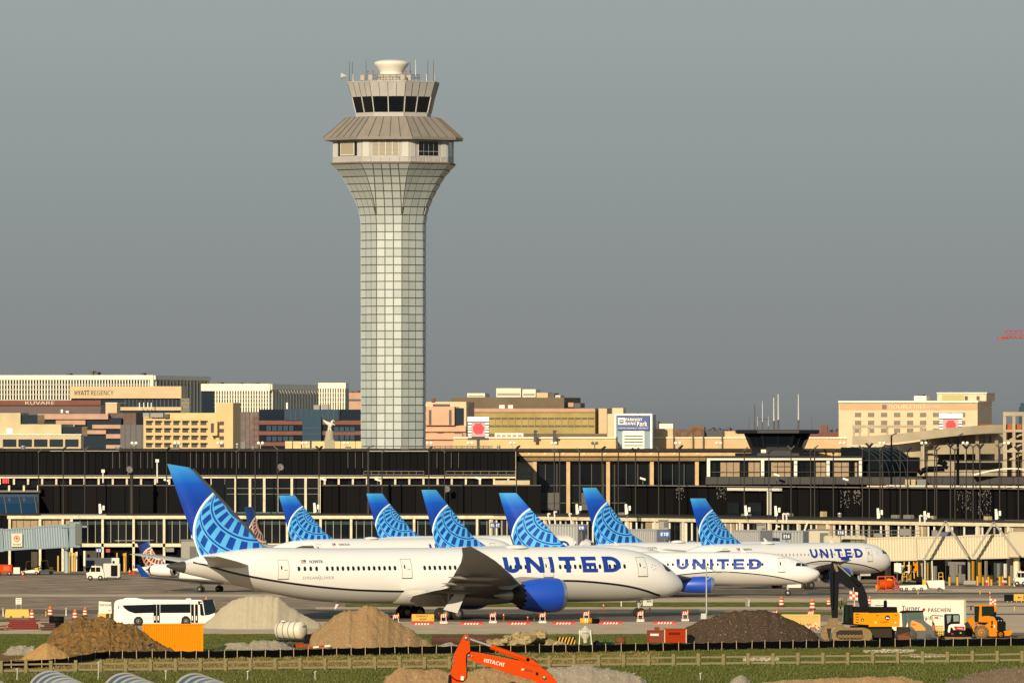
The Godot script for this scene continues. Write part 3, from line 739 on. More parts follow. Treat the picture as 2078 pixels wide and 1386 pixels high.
# =====================================================================  CONTROL TOWER
const TD := 1522.0
func tower():
	var px := TD / F                                   # metres per photo pixel at the tower
	var n := thing("control_tower", "tall flared airport control tower clad in pale glass panels with brown cab", "control tower", Vector3((798 - UC) * px, 0, -TD), deg_to_rad(-7.0))
	var Y := func(v: float) -> float: return H + (VH - v) * px
	var RR := func(half: float) -> float: return half / 0.9636 * px
	var cosp := cos(PI / 8)
	# point on face k (0 looks at the camera), apothem from circumradius, lateral x
	var P := func(k: int, R: float, x: float, y: float, out: float) -> Vector3:
		var ap: float = R * cosp + out
		return Basis(Vector3.UP, k * PI / 4) * Vector3(x, y, ap)
	var oct := func(R: float, y: float) -> Array:
		var o: Array = []
		for k in 8: o.append(Basis(Vector3.UP, -(k + 0.5) * PI / 4) * Vector3(0, y, R))
		return o
	# dark frame behind the glass
	var prof := [[915.0, 65.0], [461.0, 65.5], [450.0, 66.2], [437.0, 68.0], [421.0, 72.5], [404.0, 79.0], [390.0, 86.4], [375.0, 94.4], [360.0, 103.5], [345.5, 115.5], [334.0, 126.0]]
	var rad := func(v: float) -> float:
		for i in prof.size() - 1:
			if v >= prof[i + 1][0]: return lerpf(prof[i][1], prof[i + 1][1], (prof[i][0] - v) / (prof[i][0] - prof[i + 1][0]))
		return 126.0
	var rs: Array = [oct.call(RR.call(64.5), 0.0)]
	for q in prof: rs.append(oct.call(RR.call(q[1]) - 0.06, Y.call(q[0])))
	var s := S(); loft(s, rs, true, true, false); put(s, "frame", mt("tower_frame", "4c473a", 0.6), n)
	# glass panels, row by row
	var rows: Array = []
	for i in 43: rows.append([455.0 + 16.7 * (43 - i), 455.0 + 16.7 * (42 - i)])
	var fl := [455.0, 437.5, 421.0, 404.5, 389.5, 374.5, 360.0, 346.0, 334.5]
	for i in fl.size() - 1: rows.append([fl[i], fl[i + 1]])
	var pm: Array = []
	for i in 6:
		var c := Color("a0a8a4").lerp(Color("acb3ae"), i / 5.0)
		var m := mt("tower_glass_%d" % i, c, 0.3 + 0.03 * i)
		pm.append(m)
	var rest := S(); var cnt := 0
	var list: Array = []
	for k in [0, 1, 7, 2, 6, 3, 4, 5]:
		for r in rows:
			var v0: float = r[0]; var v1: float = r[1]
			var R0: float = RR.call(rad.call(v0)); var R1: float = RR.call(rad.call(v1))
			var h0 := R0 * sin(PI / 8); var h1 := R1 * sin(PI / 8)
			var cw: float = RR.call(65.0) * sin(PI / 8) * 2 / 3.0
			var cuts0 := [-h0, -0.5 * cw, 0.5 * cw, h0]; var cuts1 := [-h1, -0.5 * cw, 0.5 * cw, h1]
			if h1 > cw * 1.66:
				cuts0 = [-h0, -minf(1.5 * cw, h0 - 0.1), -0.5 * cw, 0.5 * cw, minf(1.5 * cw, h0 - 0.1), h0]
				cuts1 = [-h1, -1.5 * cw, -0.5 * cw, 0.5 * cw, 1.5 * cw, h1]
			for c in cuts0.size() - 1:
				var g := 0.075
				var a: float = cuts0[c] + g; var b: float = cuts0[c + 1] - g; var a1: float = cuts1[c] + g; var b1: float = cuts1[c + 1] - g
				if b - a < 0.1 and b1 - a1 < 0.1: continue
				b = maxf(b, a + 0.02)
				var y0: float = Y.call(v0) + g; var y1: float = Y.call(v1) - g
				var t := rng.randf_range(-0.012, 0.012)
				list.append([k, R0, R1, a, b, a1, b1, y0, y1, t, v0])
	for q in list:
		var single: bool = q[0] in [0, 1, 7] and q[10] < 918.0 and cnt < 300
		var st := S() if single else rest
		var f: Array = []
		for o in [0.0, 0.07]:
			f.append([P.call(q[0], q[1], q[3], q[7], o + q[9]), P.call(q[0], q[1], q[4], q[7], o - q[9]), P.call(q[0], q[2], q[6], q[8], o - q[9]), P.call(q[0], q[2], q[5], q[8], o + q[9])])
		loft(st, f, false, true, false)
		if single:
			put(st, "glass_panel", pm[rng.randi() % 6], n); cnt += 1
	stuff(put(rest, "glass_panels", pm[2], n))
	# lip, gallery storey, eaves roof
	var conc := ntex("tower_panel", 21, 0.02, 3, [[0.0, "9f9b96"], [1.0, "afaba5"]], 9.0, 0.75)
	var brown := ntex("tower_roof", 22, 0.02, 3, [[0.0, "7f766b"], [1.0, "8f867b"]], 7.0, 0.6)
	var dark := mt("tower_dark_glass", "0c1118", 0.12)
	var trim := mt("tower_trim", "c9c3b6", 0.6)
	var shade := mt("tower_blind", "a0937c", 0.8)
	s = S(); loft(s, [oct.call(RR.call(126.0), Y.call(334.3)), oct.call(RR.call(127.5), Y.call(333.8)), oct.call(RR.call(127.0), Y.call(331.8)), oct.call(RR.call(120.0), Y.call(331.0))], true, true, false); put(s, "gallery_lip", mt("lip_brown", "6d6150", 0.7), n)
	s = S(); loft(s, [oct.call(RR.call(121.5), Y.call(331.2)), oct.call(RR.call(121.5), Y.call(286.0))], true, true, false); put(s, "gallery_wall", conc, n)
	var Rg: float = RR.call(121.5); var hg := Rg * sin(PI / 8)
	for k in 8:
		# corner pilaster strips beside the openings
		var bk := Basis(Vector3.UP, k * PI / 4)
		var ap := Rg * cosp
		var y0: float = Y.call(318.0); var y1: float = Y.call(289.0)
		if k == 0:
			for i in 4:
				var lo := S(); var x: float = lerpf(-0.56, 0.56, (i + 0.5) / 4.0) * hg
				for j in 11: box(lo, Vector3(0, lerpf(y0, y1, (j + 0.5) / 11.0), 0.03), Vector3(hg * 0.26, 0.14, 0.1))
				var o := put(lo, "louvre", mt("louvre", "9d937f", 0.7), n); o.transform = Transform3D(bk, bk * Vector3(x, 0, ap))
				s = S(); box(s, Vector3(0, 0, 0.05), Vector3(0.1, y1 - y0, 0.14)); o = put(s, "mullion", trim, n); o.transform = Transform3D(bk, bk * Vector3(x + hg * 0.14, (y0 + y1) / 2, ap))
		elif k in [1, 2]:
			for i in 4:
				for j in 2:
					s = S(); box(s, Vector3.ZERO, Vector3(hg * 0.24, (y1 - y0) * (0.68 if j else 0.27), 0.06))
					var o := put(s, "window", dark, n); o.transform = Transform3D(bk, bk * Vector3(lerpf(-0.52, 0.52, (i + 0.5) / 4.0) * hg, lerpf(y0, y1, 0.64 if j else 0.14), ap + 0.04))
			s = S(); box(s, Vector3.ZERO, Vector3(hg * 1.08, y1 - y0, 0.05)); var o2 := put(s, "window_frame", trim, n); o2.transform = Transform3D(bk, bk * Vector3(0, (y0 + y1) / 2, ap + 0.02))
		else:
			s = S(); box(s, Vector3.ZERO, Vector3(hg * 1.3, y1 - y0, 0.05)); var o3 := put(s, "window", dark, n); o3.transform = Transform3D(bk, bk * Vector3(0, (y0 + y1) / 2, ap + 0.02))
			s = S(); box(s, Vector3.ZERO, Vector3(hg * 0.98, (y1 - y0) * 0.95, 0.06)); var o4 := put(s, "window_frame", trim, n); o4.transform = Transform3D(bk, bk * Vector3(-0.02, (y0 + y1) / 2, ap + 0.05))
			s = S(); box(s, Vector3.ZERO, Vector3(hg * 0.86, (y1 - y0) * 0.82, 0.05)); var o5 := put(s, "blind", shade, n); o5.transform = Transform3D(bk, bk * Vector3(-0.02, (y0 + y1) / 2 + 0.05, ap + 0.09))
		for sx in [-1.0, 1.0]:
			s = S(); box(s, Vector3.ZERO, Vector3(hg * 0.26, Y.call(287.0) - Y.call(321.0), 0.14)); var o6 := put(s, "pilaster", mt("pilaster", "b9b5ae", 0.7), n); o6.transform = Transform3D(bk, bk * Vector3(sx * hg * 0.83, (Y.call(287.0) + Y.call(321.0)) / 2, ap + 0.02))
		# parapet panels under the openings
		for i in 5:
			s = S(); rbox(s, Vector3.ZERO, Vector3(hg * 0.36, Y.call(321.5) - Y.call(331.0), 0.16), 0.04); var o7 := put(s, "parapet_panel", conc, n); o7.transform = Transform3D(bk, bk * Vector3(lerpf(-0.8, 0.8, i / 4.0) * hg, (Y.call(321.5) + Y.call(331.0)) / 2, ap + 0.03))
	s = S(); loft(s, [oct.call(RR.call(116.0), Y.call(287.0)), oct.call(RR.call(140.5), Y.call(286.0)), oct.call(RR.call(141.5), Y.call(280.5)), oct.call(RR.call(95.0), Y.call(239.5)), oct.call(RR.call(90.0), Y.call(238.5))], true, true, false)
	put(s, "eaves_roof", brown, n)
	var Re: float = RR.call(141.5); var Rt: float = RR.call(95.0)
	for k in 8:
		for i in 6:
			var x: float = lerpf(-1.0, 1.0, i / 5.0)
			if i == 5 : continue
			s = S(); var e := 0.97 if i > 0 else 1.0
			bar(s, P.call(k, Re, x * Re * sin(PI / 8) * e, Y.call(280.5), 0.02), P.call(k, Rt, x * Rt * sin(PI / 8) * e, Y.call(239.5), 0.02), 0.09, 0.16)
			put(s, "roof_seam", mt("seam_brown", "5e5140", 0.7), n)
	# cab
	s = S(); loft(s, [oct.call(RR.call(76.0), Y.call(239.0)), oct.call(RR.call(76.5), Y.call(229.5)), oct.call(RR.call(75.0), Y.call(229.4))], true, true, false); put(s, "cab_sill", conc, n)
	s = S(); loft(s, [oct.call(RR.call(75.5), Y.call(229.5)), oct.call(RR.call(82.5), Y.call(197.4))], true, true, false); put(s, "cab_core", mt("cab_inside", "15181c", 0.5), n)
	var Rb: float = RR.call(76.5); var Ru: float = RR.call(84.0); var Rr: float = RR.call(92.5)
	for k in 8:
		for i in 2:
			var x0: float = lerpf(-0.96, 0.96, i / 2.0) + 0.04; var x1: float = lerpf(-0.96, 0.96, (i + 1) / 2.0) - 0.04
			s = S(); var f: Array = []
			for o in [-0.02, 0.03]: f.append([P.call(k, Rb, x0 * Rb * sin(PI / 8), Y.call(229.0), o), P.call(k, Rb, x1 * Rb * sin(PI / 8), Y.call(229.0), o), P.call(k, Ru, x1 * Ru * sin(PI / 8), Y.call(198.0), o), P.call(k, Ru, x0 * Ru * sin(PI / 8), Y.call(198.0), o)])
			loft(s, f, true, true, false); put(s, "cab_window", dark, n)
		for x in [-0.97, 0.0]:
			s = S(); bar(s, P.call(k, Rb, x * Rb * sin(PI / 8), Y.call(229.6), 0.05), P.call(k, Ru, x * Ru * sin(PI / 8), Y.call(197.6), 0.05), 0.14, 0.14); put(s, "cab_post", mt("cab_post", "b9b6ad", 0.5), n)
	s = S(); loft(s, [oct.call(RR.call(83.0), Y.call(198.0)), oct.call(RR.call(84.5), Y.call(197.4)), oct.call(RR.call(92.5), Y.call(169.0)), oct.call(RR.call(93.5), Y.call(168.6)), oct.call(RR.call(93.5), Y.call(166.4))], true, true, false); put(s, "cab_fascia", conc, n)
	for k in 8:
		for i in 4:
			var x: float = lerpf(-1.0, 1.0, i / 4.0)
			s = S(); bar(s, P.call(k, RR.call(84.5), x * RR.call(84.5) * sin(PI / 8), Y.call(197.0), 0.01), P.call(k, Rr, x * Rr * sin(PI / 8), Y.call(169.5), 0.01), 0.07, 0.07); put(s, "fascia_joint", mt("seam_brown"), n)
	# roof platform, drum, radome
	s = S(); loft(s, [oct.call(RR.call(53.0), Y.call(166.2)), oct.call(RR.call(53.0), Y.call(164.5))], true, true, false); put(s, "platform", conc, n)
	s = S(); lathe(s, Vector3(0, Y.call(166.0), 0), Vector3.UP, [[0, 36 * px], [14.5 * px, 36 * px], [15 * px, 10 * px]], 24, true, true); put(s, "drum", mt("drum", "9e978a", 0.7), n)
	s = S(); lathe(s, Vector3(-0.3, Y.call(150.5), 0), Vector3.UP, [[0, 24.5 * px], [3 * px, 24 * px], [6 * px, 25 * px], [14 * px, 31 * px], [20 * px, 35 * px], [23 * px, 35.6 * px], [26 * px, 32 * px], [28.5 * px, 22 * px], [30 * px, 2 * px]], 32, true, true); put(s, "radome", mt("radome", "d8d0c1", 0.5), n)
	var rl := S()
	for k in 24:
		var a := TAU * k / 24.0; var b := TAU * (k + 1) / 24.0
		var p := Vector3(sin(a), 0, cos(a)) * 53 * px; var q := Vector3(sin(b), 0, cos(b)) * 53 * px
		tube(rl, p + Vector3(0, Y.call(165.0), 0), p + Vector3(0, Y.call(151.5), 0), 0.04, 4)
		for vv in [152.0, 158.0]: tube(rl, p + Vector3(0, Y.call(vv), 0), q + Vector3(0, Y.call(vv), 0), 0.035, 4)
	put(rl, "railing", mt("rail_grey", "6e6a62", 0.5), n)
	for q in [[708, 124, 166, 0.06], [717.5, 126, 166, 0.06], [749.5, 122, 166, 0.06], [840, 127, 150, 0.07], [850.5, 123, 155, 0.1], [873, 123.5, 166, 0.06], [882.5, 124, 166, 0.06], [719, 150, 166, 0.09], [871, 151, 166, 0.1], [883.5, 143, 163, 0.1]]:
		s = S(); var x: float = (q[0] - 798) * px; var zz: float = sqrt(maxf(0.1, pow(88 * px, 2) - x * x)) * 0.75
		tube(s, Vector3(x, Y.call(q[2]), zz), Vector3(x, Y.call(q[1]), zz), q[3], 6, q[3] * 0.6); put(s, "antenna", mt("antenna_pale", "bab6ac", 0.5) if q[3] > 0.08 else mt("antenna_dark", "4b4843", 0.5), n)
	s = S(); lathe(s, Vector3((698 - 798) * px, Y.call(155.0), 4.0), Vector3(1, 0, 0), [[0, 0.5], [0.05, 0.5], [0.75, 0.12], [0.9, 0.05]], 12, true, true); put(s, "horn_antenna", mt("antenna_pale"), n)
	for q in [[760, 5.0], [826, 5.2], [742, 4.0], [836, 3.5]]:
		s = S(); rbox(s, Vector3((q[0] - 798) * px, Y.call(159.0), q[1]), Vector3(0.75, 0.9, 0.6), 0.08); put(s, "roof_box", mt("drum"), n)
	for q in [752, 762, 829, 839]:
		s = S(); lathe(s, Vector3((q - 798) * px, Y.call(149.5), 3.6), Vector3.UP, [[0, 0.12], [0.3, 0.14], [0.4, 0.05]], 8, true, true); put(s, "beacon_lamp", mt("beacon_red", "a34038", 0.4), n)
# =====================================================================  TOWN BEHIND THE AIRPORT
func body(f: Dictionary, called: String, mat: Material, u0: float, u1: float, vtop: float, u2: float, off := 0.0) -> MeshInstance3D:
	# main block; the right-hand flank runs back until it reaches column u2
	var depth := 18.0
	if u2 > u1: depth = (u2 - u1) * f.d / F / maxf(sin(f.p), 0.02)
	return slab(f, called, mat, u0, vtop, u1, 9999, off, depth)
func ribs(f: Dictionary, called: String, mat: Material, u0: float, u1: float, v0: float, v1: float, n: int, w: float, off := 0.3, th := 0.5) -> MeshInstance3D:
	var s := S()
	for i in n:
		var u := lerpf(u0, u1, (i + 0.5) / n)
		var a := fp(f, u, v0, off); var b := fp(f, u, v1, off)
		box(s, Vector3(a.x, (a.y + b.y) / 2, off - th / 2), Vector3(w, absf(a.y - b.y), th))
	return stuff(put(s, called, mat, f.n))
func flank_ribs(f: Dictionary, called: String, mat: Material, u1: float, u2: float, v0: float, v1: float, n: int, w: float) -> MeshInstance3D:
	var depth: float = (u2 - u1) * f.d / F / maxf(sin(f.p), 0.02)
	var t := ft(f, u1); var y0 := fy(f, u1, v0); var y1 := fy(f, u1, v1)
	var s := S()
	for i in n: box(s, Vector3(t + 0.25, (y0 + y1) / 2, -depth * (i + 0.5) / n), Vector3(0.5, absf(y0 - y1), w))
	return stuff(put(s, called, mat, f.n))
func flank_slab(f: Dictionary, called: String, mat: Material, u1: float, u2: float, v0: float, v1: float, th := 0.6):
	var depth: float = (u2 - u1) * f.d / F / maxf(sin(f.p), 0.02)
	var y0 := fy(f, u1, v0); var y1 := 0.0 if v1 > 9000 else fy(f, u1, v1)
	return bx(called, mat, f.n, Vector3(ft(f, u1) + th / 2, (y0 + y1) / 2, -depth / 2), Vector3(th, y0 - y1, depth - 0.2))
func bands(f: Dictionary, called: String, mat: Material, u0: float, u1: float, v0: float, v1: float, n: int, frac: float, off := 0.15, th := 0.2):
	for i in n:
		var a := lerpf(v0, v1, float(i) / n); slab(f, called, mat, u0, a, u1, a + (v1 - v0) / n * frac, off, th)
func win_grid(f: Dictionary, called: String, mat: Material, u0: float, u1: float, nu: int, v0: float, v1: float, nv: int, w: float, h: float, off := 0.05, th := 0.3, sill = null):
	for j in nv:
		for i in nu:
			var u := lerpf(u0, u1, (i + 0.5) / nu); var v := lerpf(v0, v1, (j + 0.5) / nv)
			var o := slab(f, called, mat, u - w / 2, v - h / 2, u + w / 2, v + h / 2, off, th)
			if sill: slab(f, "lintel", sill, u - w / 2 - 1, v - h / 2 - 1.6, u + w / 2 + 1, v - h / 2 - 0.2, off + 0.7, 0.9, o)
func lab(f: Dictionary, txt: String, mat: Material, u0: float, v0: float, u1: float, v1: float, off: float, w := 700):
	var a := fp(f, u0, v1, off); var b := fp(f, u1, v0, off)
	return sign_text(txt, mat, f.n, a, b.x - a.x, b.y - a.y, Basis.IDENTITY, w)
func roof_unit(f: Dictionary, called: String, mat: Material, u0: float, v0: float, u1: float, v1: float, off: float, th := 4.0): return slab(f, called, mat, u0, v0, u1, v1, off, th)
func town():
	var cream := ntex("office_cream", 31, 0.03, 3, [[0.0, "dbd3bf"], [1.0, "e6dfcc"]], 30.0, 0.8)
	var tan_ := ntex("office_tan", 32, 0.03, 3, [[0.0, "b9a47f"], [1.0, "c4af8a"]], 30.0, 0.85)
	var yel := ntex("office_yellow", 33, 0.03, 3, [[0.0, "c2a978"], [1.0, "cdb484"]], 25.0, 0.85)
	var pink := ntex("office_pink", 34, 0.03, 3, [[0.0, "aa8670"], [1.0, "b8947e"]], 20.0, 0.85)
	var brick := ntex("office_brick", 35, 0.03, 3, [[0.0, "6a4034"], [1.0, "7a4c3e"]], 20.0, 0.85)
	var brown := ntex("office_brown", 36, 0.02, 3, [[0.0, "5e5240"], [1.0, "6c5f4b"]], 25.0, 0.85)
	var olive := ntex("office_olive", 37, 0.02, 4, [[0.0, "8f7d4a"], [1.0, "a8945c"]], 25.0, 0.85)
	var glass := mt("office_glass", "1c2733", 0.15)
	var glass2 := mt("office_glass_teal", "33495a", 0.12)
	var dark := mt("office_dark", "2b2c30", 0.5)
	var grey := mt("office_greyfin", "8d8a84", 0.7)
	var maroon := mt("office_maroon", "3d1f22", 0.35)
	var concrete := ntex("ramp_concrete", 38, 0.02, 4, [[0.0, "9c8f78"], [1.0, "b0a38a"]], 18.0, 0.9)
	var ink := mt("sign_ink", "211b15", 0.6)
	var white := mt("sign_white", "e9e4d8", 0.5)
	# --- long white office block with close window grid
	var f := facade("office_building", "long white office block with a fine grid of windows behind the hotel sign", "building", 312, 2900, 11)
	body(f, "wall", glass, -60, 310, 771, 407)
	slab(f, "parapet", cream, -60, 761.5, 310, 771, 0.5, 6); flank_slab(f, "parapet_return", cream, 310, 407, 762, 770.5, 0.7)
	slab(f, "corner_pier", cream, 303, 771, 310, 9999, 0.4, 2)
	ribs(f, "window_piers", cream, -60, 303, 770.5, 860, 62, 0.36)
	for v in [780, 790, 800, 811]: slab(f, "spandrel", mt("spandrel", "b3ab98", 0.7), -60, v, 303, v + 1.6, 0.35, 0.4)
	flank_ribs(f, "flank_piers", cream, 310, 405, 770, 860, 16, 1.2)
	for q in [[132, 758, 140, 762], [182, 753, 188, 762], [190, 755, 197, 762], [282, 757, 290, 762]]: roof_unit(f, "roof_unit", dark, q[0], q[1], q[2], q[3], -3.0)
	# --- hotel sign block
	f = facade("hotel_building", "tan hotel block with dark capital lettering above a dark glass storey", "building", 140, 2750, 6)
	body(f, "wall", glass, 143, 366, 808, 366)
	slab(f, "sign_band", tan_, 140, 784, 367, 808.5, 1.2, 10)
	slab(f, "lower_band", tan_, 243, 826, 367, 833, 0.6, 2)
	lab(f, "HYATT", ink, 150, 792.5, 180, 802, 1.25, 700); lab(f, "REGENCY", ink, 183.5, 792.5, 229, 802, 1.25, 400)
	for u in range(252, 366, 8): slab(f, "mullion", dark, u, 809, u + 1.4, 826, 0.1, 0.2)
	for u in [281, 290, 298, 305]: slab(f, "roof_mast", white, u, 817, u + 1.4, 830, 4.0, 0.3)
	# --- maroon office
	f = facade("office_building", "low maroon glass office with white capitals on its brick band", "building", 0, 2500, 4)
	body(f, "wall", maroon, -60, 203, 822, 212)
	slab(f, "brick_band", brick, -60, 812.5, 203, 822.5, 0.6, 5)
	lab(f, "KUVARE", mt("letter_rose", "cdbba8", 0.6), 50, 814.5, 109, 821, 0.65, 400)
	for q in [[122, 831, 126, 838], [132, 834, 138, 838]]: roof_unit(f, "roof_unit", white, q[0], q[1], q[2], q[3], 6.0)
	f = facade("penthouse", "small plain tan cube on a roof below the hotel lettering", "building", 213, 2450, 12)
	body(f, "wall", tan_, 213, 236, 818, 242); slab(f, "coping", cream, 212.5, 817, 236.5, 818.5, 0.2, 10)
	# --- stepped brown and pink offices
	f = facade("office_building", "stepped office with alternating pink bands and dark glass, brown corner block", "building", 75, 2300, 5)
	slab(f, "wall", glass, 75, 848, 245, 9999, -0.5, 20)
	for q in [[75, 840, 218, 851], [112, 853, 172, 862], [186, 862, 243, 870], [160, 873, 214, 881], [214, 881, 243, 890], [214, 903, 243, 914], [75, 862, 150, 868]]: slab(f, "pink_band", pink, q[0], q[1], q[2], q[3], 0.4, 4)
	slab(f, "corner_block", ntex("corner_brown", 39, 0.05, 3, [[0.0, "3c2a23"], [1.0, "5e4436"]], 15.0, 0.6), 218, 838, 275, 9999, -2.0, 16)
	slab(f, "glass_shaft", ntex("shaft_dark", 40, 0.06, 3, [[0.0, "2a2a30"], [1.0, "453d3c"]], 14.0, 0.4), 243, 862, 297, 9999, 0.6, 14)
	for u in [252, 263, 274, 286]: slab(f, "mullion", dark, u, 862, u + 1.2, 914, 0.7, 0.2)
	# --- pale tan low building, far left
	f = facade("low_building", "pale tan low building with dark windows, at the concourse's end behind the red light bars", "building", 0, 2150, 6)
	body(f, "wall", ntex("pale_tan", 41, 0.03, 3, [[0.0, "b1a27f"], [1.0, "c0b18d"]], 25.0, 0.85), -60, 123, 861, 140)
	slab(f, "upper_block", M["pale_tan"], -60, 838, 40, 862, -2.0, 12); slab(f, "upper_window", glass, 41, 842, 75, 860, -3.0, 10)
	slab(f, "side_window", glass, 126, 866, 165, 885, -0.2, 8)
	slab(f, "lower_wing", M["pale_tan"], -60, 882, 163, 9999, 3.0, 4); slab(f, "coping", cream, -60, 881, 164, 883, 3.3, 4)
	win_grid(f, "window", glass, 2, 160, 5, 890, 908, 1, 27, 15, 3.2, 0.4)
	win_grid(f, "small_window", white, 12, 24, 1, 868, 882, 1, 12, 11, 0.1)
	# --- yellow hotel with deep windows
	f = facade("hotel_building", "yellow hotel with four rows of shaded windows and a tall blank stair tower", "building", 290, 2250, 8)
	body(f, "wall", yel, 290, 455, 848, 462)
	slab(f, "setback_storey", yel, 290, 838, 438, 848.5, -4, 10)
	slab(f, "stair_tower", yel, 437, 817.5, 472, 9999, 1.0, 10)
	win_grid(f, "window", mt("hotel_glass", "3a302c", 0.25), 292, 421, 7, 851.5, 911.5, 4, 12, 7.5, 0.06, 0.3, mt("lintel_dark", "463c2c", 0.8))
	win_grid(f, "window", mt("hotel_glass"), 443, 455, 1, 851.5, 911.5, 4, 9, 7.5, 1.06, 0.3)
	slab(f, "oriel", yel, 426, 855, 440, 884, 2.6, 2.6); slab(f, "oriel_window", mt("hotel_glass"), 427, 859, 433, 878, 2.7, 0.2)
	for q in [[289, 838, 302, 846, "louvre_unit"], [304, 838, 330, 847, "roof_unit"], [331, 840, 341, 848, "roof_unit"]]: roof_unit(f, q[4], grey if q[0] < 331 else dark, q[0], q[1], q[2], q[3], 1.0, 2.0)
	# --- white finned office, two volumes
	f = facade("office_building", "white finned office slab with a dark grey flank behind the yellow stair tower", "building", 408, 2800, 11)
	body(f, "wall", glass, 408, 547, 793, 645)
	slab(f, "parapet", cream, 407, 779, 547, 793.5, 0.6, 5); flank_slab(f, "flank_parapet", cream, 547, 645, 779.5, 791, 0.7)
	ribs(f, "fins", cream, 434, 547, 793, 870, 21, 0.42, 0.5, 0.7)
	for v in [801, 809, 817, 825]: slab(f, "spandrel", mt("spandrel"), 434, v, 547, v + 1.5, 0.2, 0.3)
	flank_ribs(f, "flank_fins", cream, 547, 643, 791, 870, 18, 1.2)
	for q in [[439, 776, 448, 780], [478, 777, 488, 780], [510, 777, 520, 780]]: roof_unit(f, "roof_unit", dark, q[0], q[1], q[2], q[3], -3.0)
	f = facade("office_building", "narrow white finned office tower standing left of the control tower shaft", "building", 645, 2780, 10)
	body(f, "wall", glass, 645, 701, 788, 707)
	slab(f, "parapet", cream, 645, 777, 701, 788.5, 0.6, 5); ribs(f, "fins", cream, 645, 701, 788, 860, 11, 0.4, 0.5, 0.7)
	for v in [797, 806, 815]: slab(f, "spandrel", mt("spandrel"), 645, v, 701, v + 1.5, 0.2, 0.3)
	f = facade("low_building", "small pinkish roof block beside the control tower shaft", "building", 707, 3000, 5)
	body(f, "wall", pink, 707, 745, 797, 745); slab(f, "window_band", dark, 707, 810, 745, 814, 0.1, 0.3)
	for q in [[708, 794, 715, 798], [720, 793, 727, 798]]: roof_unit(f, "roof_unit", brick, q[0], q[1], q[2], q[3], -2.0)
	# --- dark glass building with red bands
	f = facade("office_building", "dark blue glass office with two red brick bands behind the winged statue", "building", 525, 2350, 4)
	body(f, "wall", mt("night_glass", "16222f", 0.12), 525, 745, 831, 745)
	for q in [[525, 853.5, 745, 862, "brick_band"], [525, 875, 745, 883, "brick_band"], [525, 897, 745, 905, "brick_band"]]: slab(f, q[4], brick, q[0], q[1], q[2], q[3], 0.5, 1.2)
	slab(f, "curved_bay", glass2, 613, 846, 651, 9999, 1.6, 2); slab(f, "upper_bay", glass2, 577, 831, 686, 853, 0.9, 1.2)
	win_grid(f, "window", glass2, 539, 596, 5, 863, 875, 1, 9.5, 10, 0.6, 0.4); win_grid(f, "window", glass2, 539, 596, 5, 884, 897, 1, 9.5, 10, 0.6, 0.4)
	win_grid(f, "window", glass2, 677, 720, 4, 863, 897, 2, 9, 10, 0.6, 0.4)
	for i in 11: slab(f, "mullion", dark, 577 + i * 11, 831, 578 + i * 11, 853, 1.0, 0.2)
	for v in [868, 880, 892]: slab(f, "transom", dark, 613, v, 651, v + 1, 1.7, 0.2)
	for q in [[580, 817, 583, 830, "mast", 0], [636, 822, 648, 831, "roof_unit", 1], [652, 821, 666, 831, "roof_unit", 1]]: roof_unit(f, q[4], grey if q[5] else white, q[0], q[1], q[2], q[3], -2.0, 3.0)
	f = facade("office_building", "mottled brown glass office right of the yellow stair tower", "building", 478, 2400, 4)
	body(f, "wall", ntex("mottle_brown", 42, 0.06, 3, [[0.0, "33241f"], [0.5, "4e382e"], [1.0, "6b4a3b"]], 22.0, 0.4), 476, 540, 836, 540)
	for i in 7: slab(f, "mullion", dark, 478 + i * 9, 836, 479.2 + i * 9, 914, 0.1, 0.2)
	for v in [846, 858, 870, 882, 894]: slab(f, "spandrel", brick, 512, v, 538, v + 4, 0.1, 0.2)
	# --- low yellow screen wall with statue
	f = facade("screen_wall", "low yellow screen wall at the foot of the statue beside the control tower", "wall", 578, 2000, 3)
	for q in [[578, 592], [594, 610], [612, 628], [632, 660], [661, 690], [691, 720], [721, 745]]: slab(f, "wall_panel", ntex("screen_yellow", 43, 0.03, 2, [[0.0, "cbb27c"], [1.0, "d5bd88"]], 20.0, 0.85), q[0], 895.5, q[1], 9999, 0.0, 1.0)
	statue()
	# --- pink building right of the tower
	f = facade("office_building", "pink stone building with slit windows and stepped base right of the control tower", "building", 850, 2300, 9)
	body(f, "wall", pink, 850, 946, 816, 962)
	slab(f, "cream_crown", ntex("cream_pink", 44, 0.03, 2, [[0.0, "cbb08c"], [1.0, "d6bc98"]], 20.0, 0.85), 850, 815.5, 946, 826, 0.4, 4); slab(f, "crown_pier", M["cream_pink"], 932, 826, 946, 872, 0.4, 3)
	slab(f, "front_bay", ntex("bay_pink", 45, 0.03, 2, [[0.0, "c09678"], [1.0, "caa184"]], 20.0, 0.85), 862, 825, 922, 863, 2.0, 2)
	for q in [[870, 832, 875, 862], [911, 832, 916, 862]]: slab(f, "slit_window", dark, q[0], q[1], q[2], q[3], 2.1, 0.3)
	slab(f, "corner_window", glass, 923, 828, 940, 862, 1.0, 2); slab(f, "window", dark, 887, 868, 899, 882, 0.2, 0.3); slab(f, "window", dark, 922, 868, 938, 886, 0.2, 0.3)
	for q in [[850, 864, 945, 876], [850, 880, 938, 892], [850, 896, 930, 914]]: slab(f, "base_band", M["bay_pink"], q[0], q[1], q[2], q[3], 0.8, 1.0)
	for q in [[878, 820, 912, 824], [875, 808, 882, 816]]: roof_unit(f, "roof_unit", dark if q[1] > 815 else brick, q[0], q[1], q[2], q[3], 0.8, 1.0)
	# --- big brown convention block
	f = facade("convention_hall", "broad brown hall with olive window bands and white rooftop machinery", "building", 960, 2600, 9)
	body(f, "wall", olive, 958, 1208, 829, 1214)
	slab(f, "upper_storey", brown, 915, 807, 1145, 830, -6, 30)
